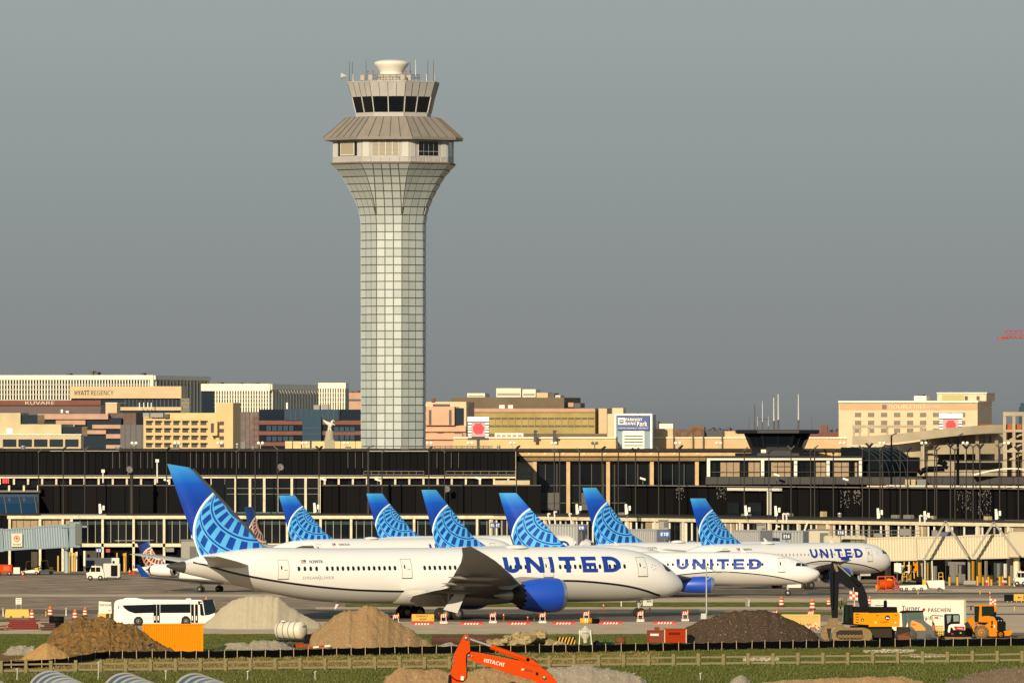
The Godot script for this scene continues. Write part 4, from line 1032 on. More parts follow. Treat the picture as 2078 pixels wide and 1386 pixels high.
	slab(f, "pink_band", pink, 960, 829, 1208, 836.5, 0.5, 3)
	for v in [847.5, 863]: slab(f, "window_band", mt("band_dark", "3b3323", 0.5), 985, v, 1206, v + 3.6, 0.12, 0.3)
	for i in 16: slab(f, "pier", olive, 990 + i * 13.5, 847, 991.5 + i * 13.5, 867, 0.25, 0.3)
	slab(f, "recess_wall", olive, 1206, 831, 1219, 9999, -6.0, 3); slab(f, "end_pier", tan_, 1215, 829, 1232, 9999, 1.0, 8)
	slab(f, "base", brown, 990, 880, 1240, 9999, 1.5, 2)
	for q in [[948, 798, 984, 806], [1007, 788, 1057, 806], [1060, 790, 1087, 806], [1126, 802, 1137, 807]]:
		roof_unit(f, "cooling_unit", mt("unit_white", "d8ccb4", 0.7), q[0], q[1], q[2], q[3], -8, 8)
		slab(f, "unit_grille", grey, q[0] + 2, lerpf(q[1], q[3], 0.55), q[2] - 2, lerpf(q[1], q[3], 0.8), -7.9, 0.3)
	for q in [[1089, 797, 1112, 807, 0], [1113, 798, 1125, 807, 1], [1153, 817, 1164, 826, 2], [1165, 818, 1178, 828, 1]]: roof_unit(f, "roof_block", [tan_, dark, pink][q[4]], q[0], q[1], q[2], q[3], -7, 8)
	for q in [[1013, 822, 1024, 829], [1031, 822, 1041, 829]]: slab(f, "vent", cream, q[0], q[1], q[2], q[3], -5.8, 0.6)
	# --- low yellow sheds
	f = facade("low_building", "long low yellow shed with cream roof edge right of the red billboard", "building", 925, 2100, 2)
	body(f, "wall", yel, 920, 1250, 889, 1250); slab(f, "roof_edge", cream, 920, 887, 1250, 890, 0.4, 20)
	slab(f, "clerestory", cream, 1004, 879, 1062, 889, -2, 5); win_grid(f, "clerestory_window", grey, 1006, 1060, 5, 882, 888, 1, 8, 5, -1.9, 0.2)
	for u in [1086, 1125]:
		slab(f, "steel_mast", dark, u - 3, 873, u + 3, 897, 2.0, 0.6)
		for k in 3: slab(f, "mast_arm", dark, u - 1, 874 + k * 6, u + 6, 876.5 + k * 6, 2.2, 0.5)
	f = facade("low_building", "orange-yellow shed divided by dark posts left of the old black control cab", "building", 1325, 2160, 2)
	body(f, "wall", ntex("shed_orange", 46, 0.03, 2, [[0.0, "be9f74"], [1.0, "c9aa80"]], 22.0, 0.85), 1323, 1720, 889, 1720)
	slab(f, "upper_wall", M["shed_orange"], 1323, 870, 1366, 890, -1, 8); slab(f, "upper_wall", M["shed_orange"], 1468, 875, 1520, 890, -1, 8)
	slab(f, "roof_edge", cream, 1323, 887, 1720, 889.5, 0.3, 10)
	for u in [1368, 1407, 1428, 1466]: slab(f, "post", dark, u - 1.5, 872, u + 1.5, 9999, 0.5, 0.6)
	for u in range(1680, 1716, 7): slab(f, "soffit_lamp", white, u, 888.8, u + 2, 890.6, 0.5, 0.3)
	f = facade("low_building", "hazy brick roofs between dark posts far behind the orange-yellow shed", "building", 1370, 3400, 3)
	body(f, "wall", ntex("far_brick", 47, 0.05, 3, [[0.0, "5f4433"], [1.0, "8a6a4c"]], 20.0, 0.9), 1368, 1428, 872, 1428)
	for q in [[1400, 866, 1430, 874], [1432, 874, 1465, 889], [1640, 877, 1705, 886], [1666, 863, 1680, 876]]: slab(f, "roof_block", [M["far_brick"], dark, brick, brick][[1400, 1432, 1640, 1666].find(q[0])], q[0], q[1], q[2], q[3], -4, 10)
	win_grid(f, "window", dark, 1370, 1400, 4, 874, 888, 2, 4, 3.5, 0.05)
	f = facade("low_building", "small cream block behind the blue bank sign", "building", 1232, 2500, 6)
	body(f, "wall", M["cream_pink"], 1233, 1262, 840, 1268); slab(f, "roof_block", M["cream_pink"], 1243, 828, 1265, 842, -2, 8)
	slab(f, "side_block", dark, 1323, 855, 1336, 9999, -2, 5); roof_unit(f, "roof_unit", cream, 1335, 860, 1366, 872, -3, 5)
	# --- blue-grey sign building
	f = facade("sign_building", "blue-grey gateway building with white edges and a big blue sign", "building", 1248, 2150, 4)
	var bg := mt("gateway_blue", "7f93a0", 0.7)
	body(f, "wall", bg, 1248, 1323, 842, 1323)
	for q in [[1247, 839.5, 1324, 843.5], [1247, 843.5, 1251, 914], [1320, 843.5, 1324, 914]]: slab(f, "edge_trim", white, q[0], q[1], q[2], q[3], 0.5, 1.0)
	slab(f, "sign_board", mt("sign_blue", "1f3f86", 0.4), 1253.5, 845, 1318, 873, 0.6, 0.8)
	slab(f, "emblem_plate", white, 1254.5, 848, 1268.5, 862, 0.75, 0.3); slab(f, "emblem_mark", mt("sign_blue"), 1257.5, 851, 1265.5, 859, 0.85, 0.3); slab(f, "emblem_bar", white, 1259.5, 853, 1264, 856, 0.95, 0.2)
	lab(f, "PARKWAY", white, 1269.5, 848.5, 1304, 854.5, 0.85); lab(f, "BANK", white, 1269.5, 856.5, 1291, 862.5, 0.85); lab(f, "Park", white, 1293, 855, 1314, 865, 0.85); lab(f, "ENTERTAINMENT DISTRICT", white, 1256, 867.5, 1316, 870.5, 0.85, 400)
	slab(f, "entrance_glow", glow("entrance_lit", "efe3bd", 0.35), 1264, 875, 1308, 9999, 0.5, 0.6)
	for v in [884, 890, 896, 903]: slab(f, "entrance_bar", dark, 1267, v, 1305, v + 2.2, 0.6, 0.3)
	slab(f, "roof_box", mt("box_grey", "54504c", 0.7), 1235, 896, 1252, 914, 4, 4)
	# --- two roadside screens with a red disc
	for q in [[949, 992, 845, 893, 2050.0, "lit billboard with a red disc on pink and white stripes, next to the pink building"], [1907, 1954, 838, 870, 2250.0, "lit billboard with a red disc in front of the tan hotel"]]:
		f = facade("billboard", q[5], "billboard", q[0], q[4], 0, "lit billboards")
		slab(f, "screen_frame", dark, q[0], q[2], q[1], q[3], 0.0, 1.0)
		slab(f, "header_panel", glow("led_white", "fff6df", 0.75), q[0], q[2] + 1, q[1], q[2] + 10.5, 0.1, 0.3)
		slab(f, "picture_panel", glow("led_pink", "d98a86", 0.3), q[0] + 8, q[2] + 13, q[1] - 8, q[2] + 41, 0.15, 0.3)
		for k in 6:
			for e in [[q[0] + 0.5, q[0] + 7.5], [q[1] - 7.5, q[1] - 0.5]]: slab(f, "stripe_lamp", M["led_white"], e[0], q[2] + 13.5 + k * 5.4, e[1], q[2] + 16.2 + k * 5.4, 0.15, 0.3)
		var s := S(); var c := fp(f, (q[0] + q[1]) / 2.0, q[2] + 25, 0.2)
		var dp: Array = []
		for k in 22: dp.append([c.x + cos(k * TAU / 22) * (1.2 + 0.12 * sin(k * 2.1)), c.y + sin(k * TAU / 22) * (1.2 + 0.12 * cos(k * 1.7))])
		prism(s, dp, c.z, c.z + 0.1); put(s, "red_disc", glow("led_red", "c03038", 0.3), f.n)
		slab(f, "post", dark, (q[0] + q[1]) / 2.0 - 3, q[3], (q[0] + q[1]) / 2.0 + 3, 9999, -0.2, 0.8)
	# --- hotel on the right
	f = facade("hotel_building", "tan hotel with pale roof-line lettering and dark flank behind the curved ramp", "building", 1703, 2600, 13)
	var ht := ntex("hotel_tan", 48, 0.03, 2, [[0.0, "cfb292"], [1.0, "d8bc9c"]], 24.0, 0.85)
	body(f, "wall", ht, 1703, 1985, 817, 2022)
	slab(f, "cornice", cream, 1702, 813.5, 1986, 817.5, 0.6, 21.5)
	slab(f, "name_band", ntex("band_tan", 49, 0.03, 2, [[0.0, "b89974"], [1.0, "c0a17c"]], 24.0, 0.85), 1705, 819, 1984, 832, 0.1, 0.3)
	lab(f, "DOUBLETREE", mt("letter_pale", "e2d2b4", 0.6), 1806, 822, 1880, 830, 0.3, 400); lab(f, "by Hilton", mt("letter_pale"), 1884, 823, 1908, 830, 0.3, 400)
	slab(f, "emblem", mt("emblem_dark", "6b5a55", 0.6), 1791, 821.5, 1800, 830, 0.25, 0.2)
	win_grid(f, "window", ntex("hotel_pane", 50, 0.1, 2, [[0.0, "4f4a3c"], [1.0, "8a8264"]], 9.0, 0.3), 1729, 1967, 9, 834, 866, 2, 13, 9, 0.05, 0.3)
	win_grid(f, "window", M["hotel_pane"], 1729, 1967, 9, 866, 898, 2, 13, 9, 0.05, 0.3)
	slab(f, "cupola", cream, 1856, 803.5, 1881, 814, -3, 6); slab(f, "cupola_cap", dark, 1863, 800.5, 1874, 804, -4, 3)
	slab(f, "penthouse", ht, 1903, 797.5, 2003, 814, -8, 13); slab(f, "penthouse_coping", cream, 1902, 796.5, 2004, 799, -7.6, 13.8); slab(f, "penthouse_wall", mt("pent_green", "a7a06a", 0.8), 1913, 801.5, 1956, 813, -7.8, 0.5)
	for u in [1959, 1983]: slab(f, "penthouse_opening", dark, u, 804, u + 6, 812, -7.8, 0.4)
	# --- curved ramp and parking frame
	ramp(concrete, dark, white)
	# --- far faded tower and red crane jib
	f = facade("office_building", "distant faded blue tower at the edge of the sky beside the concrete frame", "building", 2068, 6500, 4)
	body(f, "wall", glass2, 2069, 2090, 826, 2090); slab(f, "crown", glass2, 2072, 818, 2086, 827, -3, 8)
	crane()
	# --- trees along the horizon
	var lm := mt("far_leaf", "2c2b22", 0.95); var tk := mt("far_trunk", "2a241d", 0.95)
	for q in [[1432, 870], [1444, 866], [1455, 868], [1466, 869], [1478, 867], [1490, 871], [1690, 872], [1700, 870], [886, 866], [1338, 868]]:
		var d := 3800.0 + 90.0 * (int(q[0]) % 7)
		var t := thing("tree", "dark leafless-looking tree in the hazy row on the horizon", "tree", at(q[0], VH, d) * Vector3(1, 0, 1), 0.0, "trees on the horizon")
		var hh: float = H + (VH - q[1]) * d / F
		var s := S(); tube(s, Vector3.ZERO, Vector3(0, hh * 0.6, 0), 0.5, 6, 0.15)
		for k in 7: tube(s, Vector3(0, hh * rng.randf_range(0.35, 0.6), 0), Vector3(rng.randf_range(-3.5, 3.5), hh * rng.randf_range(0.7, 0.95), rng.randf_range(-3, 3)), 0.16, 4, 0.03)
		put(s, "trunk", tk, t)
		s = S()
		for k in 260:
			var p := Vector3(rng.randfn(0, 1), rng.randfn(0, 1), rng.randfn(0, 1)).normalized() * pow(rng.randf(), 0.4)
			p = Vector3(p.x * 4.2, hh * 0.7 + p.y * hh * 0.3, p.z * 4.2)
			var a := Vector3(rng.randf_range(-1, 1), rng.randf_range(-1, 1), rng.randf_range(-1, 1)) * 0.7; var b := Vector3(rng.randf_range(-1, 1), rng.randf_range(-1, 1), rng.randf_range(-1, 1)) * 0.7
			tri(s, p - a, p + b, p + a)
		put(s, "crown", lm, t)
	# --- twin-globe street lamps in front of the town
	var proto: Node3D = null
	for u in [271, 358, 445, 528, 617, 702, 871, 954, 1040, 1124, 1207, 1376, 1459, 1710, 1791, 1876, 1960, 2044]:
		var d := 1640.0
		var p := at(u, 899, d)
		if proto == null:
			proto = thing("street_lamp", "slender street lamp with twin white lamp heads beyond the terminal roof", "street lamp", Vector3(p.x, 0, p.z), 0.0, "twin-headed street lamps beyond the roof")
			var s := S(); tube(s, Vector3.ZERO, Vector3(0, p.y - 0.2, 0), 0.12, 6, 0.08); tube(s, Vector3(-0.36, p.y - 0.25, 0), Vector3(0.36, p.y - 0.25, 0), 0.05, 5); put(s, "pole", mt("lamp_pole", "b7ac94", 0.6), proto)
			for sx in [-0.34, 0.34]:
				s = S(); lathe(s, Vector3(sx, p.y - 0.28, 0), Vector3.UP, [[0, 0.02], [0.08, 0.24], [0.28, 0.3], [0.46, 0.2], [0.55, 0.02]], 12); put(s, "lamp_head", mt("lamp_head", "f2ead6", 0.3), proto)
		else: dup(proto, Vector3(p.x, 0, p.z))
func statue():
	var d := 2000.0; var px := d / F
	var n := thing("statue", "white winged figure statue raised on a curved pedestal left of the control tower", "statue", at(668, VH, d) * Vector3(1, 0, 1))
	var Y := func(v: float) -> float: return H + (VH - v) * px
	var m := mt("statue_white", "cfc8b8", 0.6)
	var s := S(); box(s, Vector3(0, Y.call(893.0) / 2, 0), Vector3(20 * px, Y.call(893.0), 14 * px))
	var rs: Array = []
	for q in [[893.0, 10.0], [884.0, 8.6], [876.0, 8.0], [874.5, 6.5]]:
		var r: Array = []
		for k in 12: r.append(Vector3(cos(-TAU * k / 12) * q[1] * px, Y.call(q[0]), sin(-TAU * k / 12) * q[1] * 0.8 * px))
		rs.append(r)
	loft(s, rs); put(s, "pedestal", mt("pedestal", "9b917c", 0.8), n)
	s = S()
	tube(s, Vector3(-0.25, Y.call(874.5), 0), Vector3(-0.1, Y.call(868.0), 0), 0.16, 8, 0.24); tube(s, Vector3(0.3, Y.call(874.5), 0), Vector3(0.15, Y.call(868.0), 0), 0.16, 8, 0.24)
	rs = []
	for q in [[868.5, 0.25, 0.05], [866.0, 0.45, 0.1], [862.0, 0.5, 0.25], [858.5, 0.42, 0.4], [856.0, 0.24, 0.5], [854.5, 0.3, 0.62], [853.0, 0.24, 0.7], [852.2, 0.05, 0.8]]: rs.append(ring(Vector3(q[2], Y.call(q[0]), 0), Vector3.UP, q[1], 10))
	loft(s, rs); tube(s, Vector3(0.8, Y.call(853.8), 0), Vector3(1.15, Y.call(854.6), 0), 0.13, 8, 0.04)
	tube(s, Vector3(0.5, Y.call(860.0), 0.2), Vector3(1.2, Y.call(862.5), 0.4), 0.14, 8, 0.06)
	put(s, "figure", m, n)
	for z in [0.35, -0.35]:
		s = S(); prism(s, [[0.1, Y.call(863.0)], [0.25, Y.call(858.0)], [-0.7, Y.call(854.5)], [-1.35, Y.call(851.5)], [-1.2, Y.call(855.5)], [-0.85, Y.call(859.0)], [-0.5, Y.call(862.0)]], z - 0.08, z + 0.08); put(s, "wing", m, n)
func ramp(concrete: Material, dark: Material, white: Material):
	var d := 1850.0
	var n := thing("parking_ramp", "curved pale concrete parking ramp with sloping parapet below the tan hotel", "building", at(1885, VH, d) * Vector3(1, 0, 1))
	var o := n.position
	var arc := func(u: float) -> float: return d - 4.0 + 7.0 * pow(absf(u - 1850.0) / 190.0, 2)     # plan curve: distance along the bend
	var strip := func(called: String, mat: Material, u0: float, u1: float, va0: float, vb0: float, va1: float, vb1: float, back: float, th: float):
		var s := S(); var N := 14; var fr: Array = []
		for i in N + 1:
			var t := float(i) / N; var u := lerpf(u0, u1, t); var dd: float = arc.call(u) + back
			var e := t * t * (3 - 2 * t) if absf(va0 - va1) > 8 else t
			var a := at(u, lerpf(va0, va1, e), dd) - o; var b := at(u, lerpf(vb0, vb1, e), dd) - o
			if vb0 > 9000: b.y = 0.0
			var k := Vector3(0, 0, -th)
			fr.append([a, b, b + k, a + k])
		loft(s, fr, true, true, false); put(s, called, mat, n)
	strip.call("ramp_parapet", concrete, 1731, 2038, 885.0, 903.0, 862.0, 879.0, 0.0, 0.6)
	strip.call("upper_rail", concrete, 1731, 1880, 863.0, 869.0, 863.0, 868.5, 3.0, 0.5)
	for u in [1732, 1744, 1762, 1800, 1869]: strip.call("column", concrete, u, u + 4, 866.0, 890.0, 866.0, 890.0, 3.2, 0.6)
	# open decks: floor slabs, a back wall far inside, solid wall only at the left and at the foot
	strip.call("core_wall", concrete, 1800, 1905, 903.0, 9999.0, 893.0, 9999.0, 6.0, 2.0)
	strip.call("foot_wall", concrete, 1880, 2038, 938.0, 9999.0, 936.0, 9999.0, 4.5, 1.0)
	strip.call("back_wall", concrete, 1880, 2038, 880.0, 9999.0, 880.0, 9999.0, 24.0, 0.6)
	strip.call("deck_slab", concrete, 1880, 2038, 880.0, 884.0, 878.0, 881.0, 0.8, 23.0)
	strip.call("deck_slab", concrete, 1880, 2038, 917.0, 920.0, 917.0, 920.0, 4.6, 19.0)
	strip.call("deck_slab", concrete, 1880, 2038, 936.0, 938.0, 936.0, 938.0, 5.6, 18.0)
	strip.call("deck_parapet", concrete, 1895, 2038, 903.0, 922.0, 899.0, 921.0, 4.0, 0.5)
	for u in [1870, 1981, 2020]: strip.call("pier", concrete, u, u + 7, 870.0, 9999.0, 870.0, 9999.0, 3.4, 0.8)
	for u in [1912, 1930, 1948, 1966, 1996, 2008]: strip.call("opening_post", mt("garage_post", "6f685a", 0.8), u, u + 5, 886.0, 900.0, 885.0, 900.0, 4.8, 0.4)
	strip.call("barrier_band", mt("ramp_orange", "a35a38", 0.7), 1990, 2078, 861.0, 866.0, 861.0, 866.0, 8.0, 0.4)
	var f := facade("parking_structure", "open concrete frame with stairs next to the curved parking ramp", "building", 2037, 1820, 3)
	for u in [2037, 2056, 2076, 2096]: slab(f, "column", concrete, u, 838, u + 6, 9999, 0.0, 1.0)
	for v in [836, 872, 893, 913]: slab(f, "beam", concrete, 2037, v, 2102, v + (8 if v == 836 else 5), 0.1, 0.9)
	slab(f, "back_wall", mt("frame_back", "5e4a38", 0.9), 2043, 877, 2102, 9999, -4.0, 0.6)
	slab(f, "orange_panel", mt("ramp_orange"), 2043, 861, 2074, 872, -1.0, 0.4)
	for k in 3:
		var s := S(); bar(s, fp(f, 2050, 893 + k * 20, -1.5), fp(f, 2078, 880 + k * 20, -1.5), 1.0, 0.35); put(s, "stair_flight", concrete, f.n)
func crane():
	var d := 2300.0
	var a := at(2034, 685, d); var b := at(2150, 689, d)
	var n := thing("tower_crane", "red lattice jib of a construction crane against the sky", "crane", Vector3(b.x, 0, b.z))
	var red := mt("crane_red", "9c4440", 0.6); var o := n.position
	var s := S(); var up := Vector3(0, 1.75, 0); var dp := Vector3(0, 0, -1.4)
	var L := b - a; var N := 12
	var P := func(i: float) -> Vector3: return a + L * (i / N) - o
	for q in [Vector3.ZERO, dp]: tube(s, P.call(0) + q, P.call(N) + q, 0.1, 5)
	tube(s, P.call(0.9) + up + dp * 0.5, P.call(N) + up + dp * 0.5, 0.09, 5); tube(s, P.call(0), P.call(0.9) + up + dp * 0.5, 0.07, 5)
	for i in range(1, N):
		for q in [Vector3.ZERO, dp]:
			tube(s, P.call(i) + q, P.call(i) + up + dp * 0.5, 0.05, 4); tube(s, P.call(i) + q, P.call(i + 1) + up + dp * 0.5, 0.05, 4); tube(s, P.call(i) + up + dp * 0.5, P.call(i + 1) + q, 0.05, 4)
	put(s, "jib", red, n)
	s = S(); rbox(s, P.call(0.3) + Vector3(0, -0.15, -0.7), Vector3(2.6, 0.6, 1.2), 0.1); put(s, "trolley", red, n)
	s = S(); tube(s, Vector3(0, 0, 0), Vector3(0, b.y + 4, 0), 0.8, 4); put(s, "mast", red, n)
# =====================================================================  TERMINAL
func panel_run(f: Dictionary, called: String, mats: Array, u0: float, u1: float, v0: float, v1: float, step: float, off: float, th: float, gap := 0.06):
	# a run of separate cladding panels with recessed joints
	var a := ft(f, u0, off); var b := ft(f, u1, off); var n := maxi(1, int(round((u1 - u0) / step)))
	var y0 := fy(f, u0, v0, off); var y1 := fy(f, u0, v1, off); var w := (b - a) / n
	var m := BoxMesh.new(); m.size = Vector3(w - gap, y0 - y1, th)
	for i in n: put_mesh(m, called, mats[rng.randi() % mats.size()], f.n, Vector3(a + (i + 0.5) * w, (y0 + y1) / 2, off - th / 2 + rng.randf_range(-0.012, 0.012)))
func terminal():
	var black: Array = []
	for i in 3: black.append(mt("clad_black_%d" % i, ["0b0c0f", "0d0d10", "090b0d"][i], 0.5))
	var bl2: Array = []
	for i in 3: bl2.append(mt("clad_soot_%d" % i, ["151414", "181615", "121112"][i], 0.7))
	var cream := ntex("beam_cream", 61, 0.04, 3, [[0.0, "bdb293"], [0.6, "d2c7a8"], [1.0, "ddd3b6"]], 8.0, 0.7)
	var glass := mt("concourse_glass", "10161c", 0.12)
	var panes := [glass, mt("glass_b", "0b0f13", 0.06), mt("glass_c", "0e1316", 0.1), mt("glass_d", "0d0f11", 0.15), mt("glass_e", "151a1d", 0.08)]
	var teal := mt("concourse_teal", "2c3a3c", 0.2)
	var bronze := mt("bronze", "423a31", 0.5)
	var joint := mt("joint_dark", "0d0d0e", 0.8)
	var beige := ntex("infill_beige", 62, 0.05, 3, [[0.0, "8f7b5f"], [1.0, "a38f72"]], 6.0, 0.85)
	var rooff := mt("roof_dark", "3a3733", 0.9)
	var palegrey := mt("roof_pale", "a8a49a", 0.7)
	# --- tall black upper hall (left)
	var f := facade("terminal_hall", "long black-clad upper terminal hall with thin bronze mullions left of the glazed hall", "building", 0, 1425)
	slab(f, "core", joint, -120, 912, 1046, 9999, -0.3, 40)
	panel_run(f, "facade_panel", black, -120, 1046, 917, 964, 14.2, 0.0, 0.25)
	slab(f, "roof_edge", rooff, -120, 911.5, 1048, 916.5, 0.5, 3); slab(f, "roof_flashing", palegrey, 100, 914.8, 240, 916, 0.6, 0.3); slab(f, "roof_flashing", palegrey, 745, 914.8, 870, 916.4, 0.6, 0.3)
	for u in [227, 241, 256, 284, 298, 307, 385, 397, 412, 426, 441, 455, 469, 483, 497, 525, 705, 720, 735, 886, 915, 930]: slab(f, "mullion", bronze, u, 917, u + 1.1, 950, 0.15, 0.2)
	slab(f, "ledge", mt("ledge_grey", "6e6a62", 0.8), -120, 964, 1046, 966.3, 0.9, 1.2)
	slab(f, "ledge_beam", cream, -120, 967.5, 1046, 970.6, 1.0, 0.8)
	panel_run(f, "clerestory_pane", panes, -120, 1046, 970.6, 990, 28.7, -0.2, 0.3)
	for i in 40: slab(f, "stub_column", cream, -90 + i * 28.7, 970.6, -86 + i * 28.7, 983.5, 0.7, 0.5)
	var s: SurfaceTool
	for q in [[-120, 5], [738, 860], [905, 1045]]:
		s = S()
		for vv in ([963.0, 956.5] if q[0] > 700 else [909.0]):
			tube(s, fp(f, q[0], vv, 1.2), fp(f, q[1], vv, 1.2), 0.06, 5)
		for k in 9: tube(s, fp(f, lerpf(q[0], q[1], k / 8.0), 957 if q[0] > 700 else 908, 1.2), fp(f, lerpf(q[0], q[1], k / 8.0), 966 if q[0] > 700 else 912, 1.2), 0.05, 4)
		put(s, "guard_rail", mt("rail_grey", "6e6a62"), f.n)
	s = S()
	for u in range(860, 1000, 11): tube(s, fp(f, u, 905, -2), fp(f, u, 912, -2), 0.05, 4)
	for v in [905.5, 908.5]: tube(s, fp(f, 860, v, -2), fp(f, 1000, v, -2), 0.05, 4)
	put(s, "roof_rail", mt("rail_grey"), f.n)
	for q in [[477, 899, 484, 909, 1], [488, 896, 498, 911, 0], [509, 906, 516, 912, 1], [700, 906, 712, 912, 0], [40, 904, 51, 911, 1], [345, 908, 365, 912, 0], [1008, 903, 1016, 911, 1], [610, 909, 640, 912.5, 0], [812, 906, 830, 912, 0], [232, 906, 246, 912, 1]]:
		s = S()
		var c := fp(f, (q[0] + q[2]) / 2.0, (q[1] + q[3]) / 2.0, -3)
		var w: float = (q[2] - q[0]) * 1425 / F; var hh: float = (q[3] - q[1]) * 1425 / F
		if q[4]: lathe(s, c - Vector3(0, hh / 2, 0), Vector3.UP, [[0, w * 0.45], [hh * 0.6, w * 0.45], [hh * 0.65, w * 0.5], [hh * 0.9, w * 0.4], [hh, 0.05]], 14, true, true)
		else: rbox(s, c, Vector3(w, hh, 1.2), 0.08)
		put(s, "roof_vent", mt("vent_steel", "b6b4ae", 0.35, 0.6) if q[4] else mt("unit_grey", "77746d", 0.7), f.n)
	for u in [4, 7.5, 11, 14.5]: slab(f, "red_light_bar", glow("neon_red", "d8352a", 0.8), u, 971, u + 2, 981, 1.3, 0.2)
	# --- lower concourse, straight part (left)
	f = facade("concourse", "straight two-storey concourse with cream beams and window bands behind the parked tails", "building", 0, 1385)
	slab(f, "core", joint, -120, 1047, 1002, 9999, -1.4, 28)
	slab(f, "setback_core", joint, 78, 985, 1098, 1050, -16.2, 10)
	panel_run(f, "setback_panel", bl2, 78, 428, 985, 1043, 29.2, -16, 0.25); panel_run(f, "setback_panel", bl2, 645, 1098, 985, 1043, 28.3, -16, 0.25)
	slab(f, "setback_cap", bronze, 78, 984, 1098, 986.2, -15.7, 1.0)
	panel_run(f, "tall_window", panes, 428, 645, 971, 1041, 28.5, -15.4, 0.3)
	for u in [475, 504, 533, 562, 589, 617, 645]: slab(f, "tall_column", cream, u, 971, u + (2 if u == 562 else 5), 1041, -14.9, 0.6)
	for v in [990.5, 1002]: slab(f, "transom", mt("rail_grey"), 460, v, 645, v + 1.2, -15.2, 0.2)
	slab(f, "green_strip", mt("green_pipe", "2d6a52", 0.5), 470, 1039.5, 645, 1041.5, -14.0, 0.2)
	for u in [224, 283, 145]: slab(f, "dark_door", mt("clad_door", "0e0f11", 0.4), u, 992, u + 28, 1040, -15.9, 0.2)
	# blue vaulted canopy at the left
	s = S(); var fr: Array = []
	for q in [[1003, -15.0], [1010, -13.0], [1022, -11.2], [1042, -10.0]]: fr.append([fp(f, -120, q[0], q[1]), fp(f, 77, q[0], q[1])])
	for i in fr.size() - 1: quad(s, fr[i][0], fr[i][1], fr[i + 1][1], fr[i + 1][0])
	put(s, "canopy_glass", mt("canopy_blue", "123049", 0.15), f.n)
	for u in [-18, 12, 43, 74]:
		s = S()
		for i in 3: tube(s, fp(f, u - 8 + i * 2.6, [1003, 1010, 1022, 1042][i], [-14.9, -12.9, -11.1, -9.9][i]), fp(f, u - 8 + (i + 1) * 2.6, [1003, 1010, 1022, 1042][i + 1], [-14.9, -12.9, -11.1, -9.9][i + 1]), 0.08, 5)
		put(s, "canopy_rib", mt("canopy_rib", "5a5a57", 0.6), f.n)
	slab(f, "canopy_beam", mt("ledge_grey"), -120, 995, 80, 999, -14.0, 0.6)
	for u in [15, 45, 74]: slab(f, "canopy_post", cream, u, 985, u + 4, 997, -13.8, 0.5)
	slab(f, "roof_deck", rooff, -120, 1043.5, 1000, 1046.5, 0.5, 18); slab(f, "roof_gutter", palegrey, 82, 1044.4, 215, 1045.8, 0.7, 0.3)
	slab(f, "top_beam", cream, 13, 1046.5, 1000, 1053, 0.6, 0.9)
	panel_run(f, "window_pane", panes, 147, 1000, 1053, 1103, 15.6, -0.8, 0.2); slab(f, "ceiling_strip", teal, 147, 1056, 1000, 1065, -0.6, 0.1)
	panel_run(f, "infill_panel", [beige], 18, 146, 1053, 1079, 15, -0.2, 0.2); panel_run(f, "end_cladding", black, -120, 16, 1047, 1103, 14, 0.2, 1.0)
	for u in [18, 80, 126, 144, 207, 270, 332, 394, 457, 519, 582, 650, 712, 776, 840, 905, 968]: slab(f, "column", cream, u - 2.4, 1053, u + 2.4, 9999, 0.5, 0.7)
	for i in 55:
		if i % 4 != 3: slab(f, "mullion", mt("mullion_grey", "8a8474", 0.6), 160.5 + i * 15.6, 1055, 162 + i * 15.6, 1102, -0.4, 0.3)
	slab(f, "lower_beam", cream, 158, 1103, 1000, 1110, 0.5, 0.9)
	slab(f, "ground_wall", joint, -120, 1111, 1000, 9999, -1.0, 0.4)
	for q in [[172, 1118, 196, 1150], [62, 1120, 75, 1160], [300, 1125, 330, 1160]]: slab(f, "ground_door", mt("door_brown", "3a322a", 0.7), q[0], q[1], q[2], q[3], -0.9, 0.2)
	slab(f, "wall_panel", mt("unit_grey"), 336, 1112, 352, 1120, 0.3, 0.4)
	for q in [[152, 1120, 8], [168, 1118, 8], [235, 1122, 5], [253, 1122, 5], [137, 1120, 9], [115, 1128, 6]]: slab(f, "service_pipe", mt("safety_yellow", "b8891c", 0.5) if int(q[0]) % 2 else mt("pipe_white", "d2cdbe", 0.5), q[0], q[1], q[0] + q[2] * 0.5, 9999, 1.0, 0.4)
	slab(f, "red_notice", mt("notice_red", "a8322e", 0.5), 214, 1114, 222, 1121, 0.7, 0.1)
	# --- concourse, diagonal part running towards the right
	var g := facade("concourse", "diagonal concourse wing with cream columns and rows of pipes behind gate signs", "building", 1000, 1385, 54)
	slab(g, "core", joint, 1000, 1047, 2140, 9999, -1.4, 18)
	slab(g, "roof_deck", rooff, 1000, 1042.5, 2140, 1047, 0.5, 20)
	slab(g, "top_beam", cream, 1000, 1047, 2140, 1053.5, 0.6, 0.9)
	slab(g, "window_glass", glass, 1000, 1053.5, 2140, 1103, -0.8, 0.2)
	slab(g, "lower_beam", cream, 1000, 1103, 2140, 1110, 0.5, 0.9)
	var L := ft(g, 2140.0); var yb := fy(g, 1000, 1053.5); var yl := fy(g, 1000, 1103)
	var t := 0.0; var cm := BoxMesh.new(); cm.size = Vector3(0.42, yb - yl, 0.42); var cl := BoxMesh.new(); cl.size = Vector3(0.6, yl - 0.8, 0.6)
	while t < L:
		put_mesh(cm, "column", mt("column_white", "d3cbb6", 0.6), g.n, Vector3(t, (yb + yl) / 2, 0.3)); put_mesh(cl, "pier", rooff, g.n, Vector3(t, (yl - 0.8) / 2, 0.2)); t += 6.6
	var pm := CylinderMesh.new(); pm.height = yb - yl; pm.top_radius = 0.15; pm.bottom_radius = 0.15; pm.radial_segments = 8
	t = 1.0
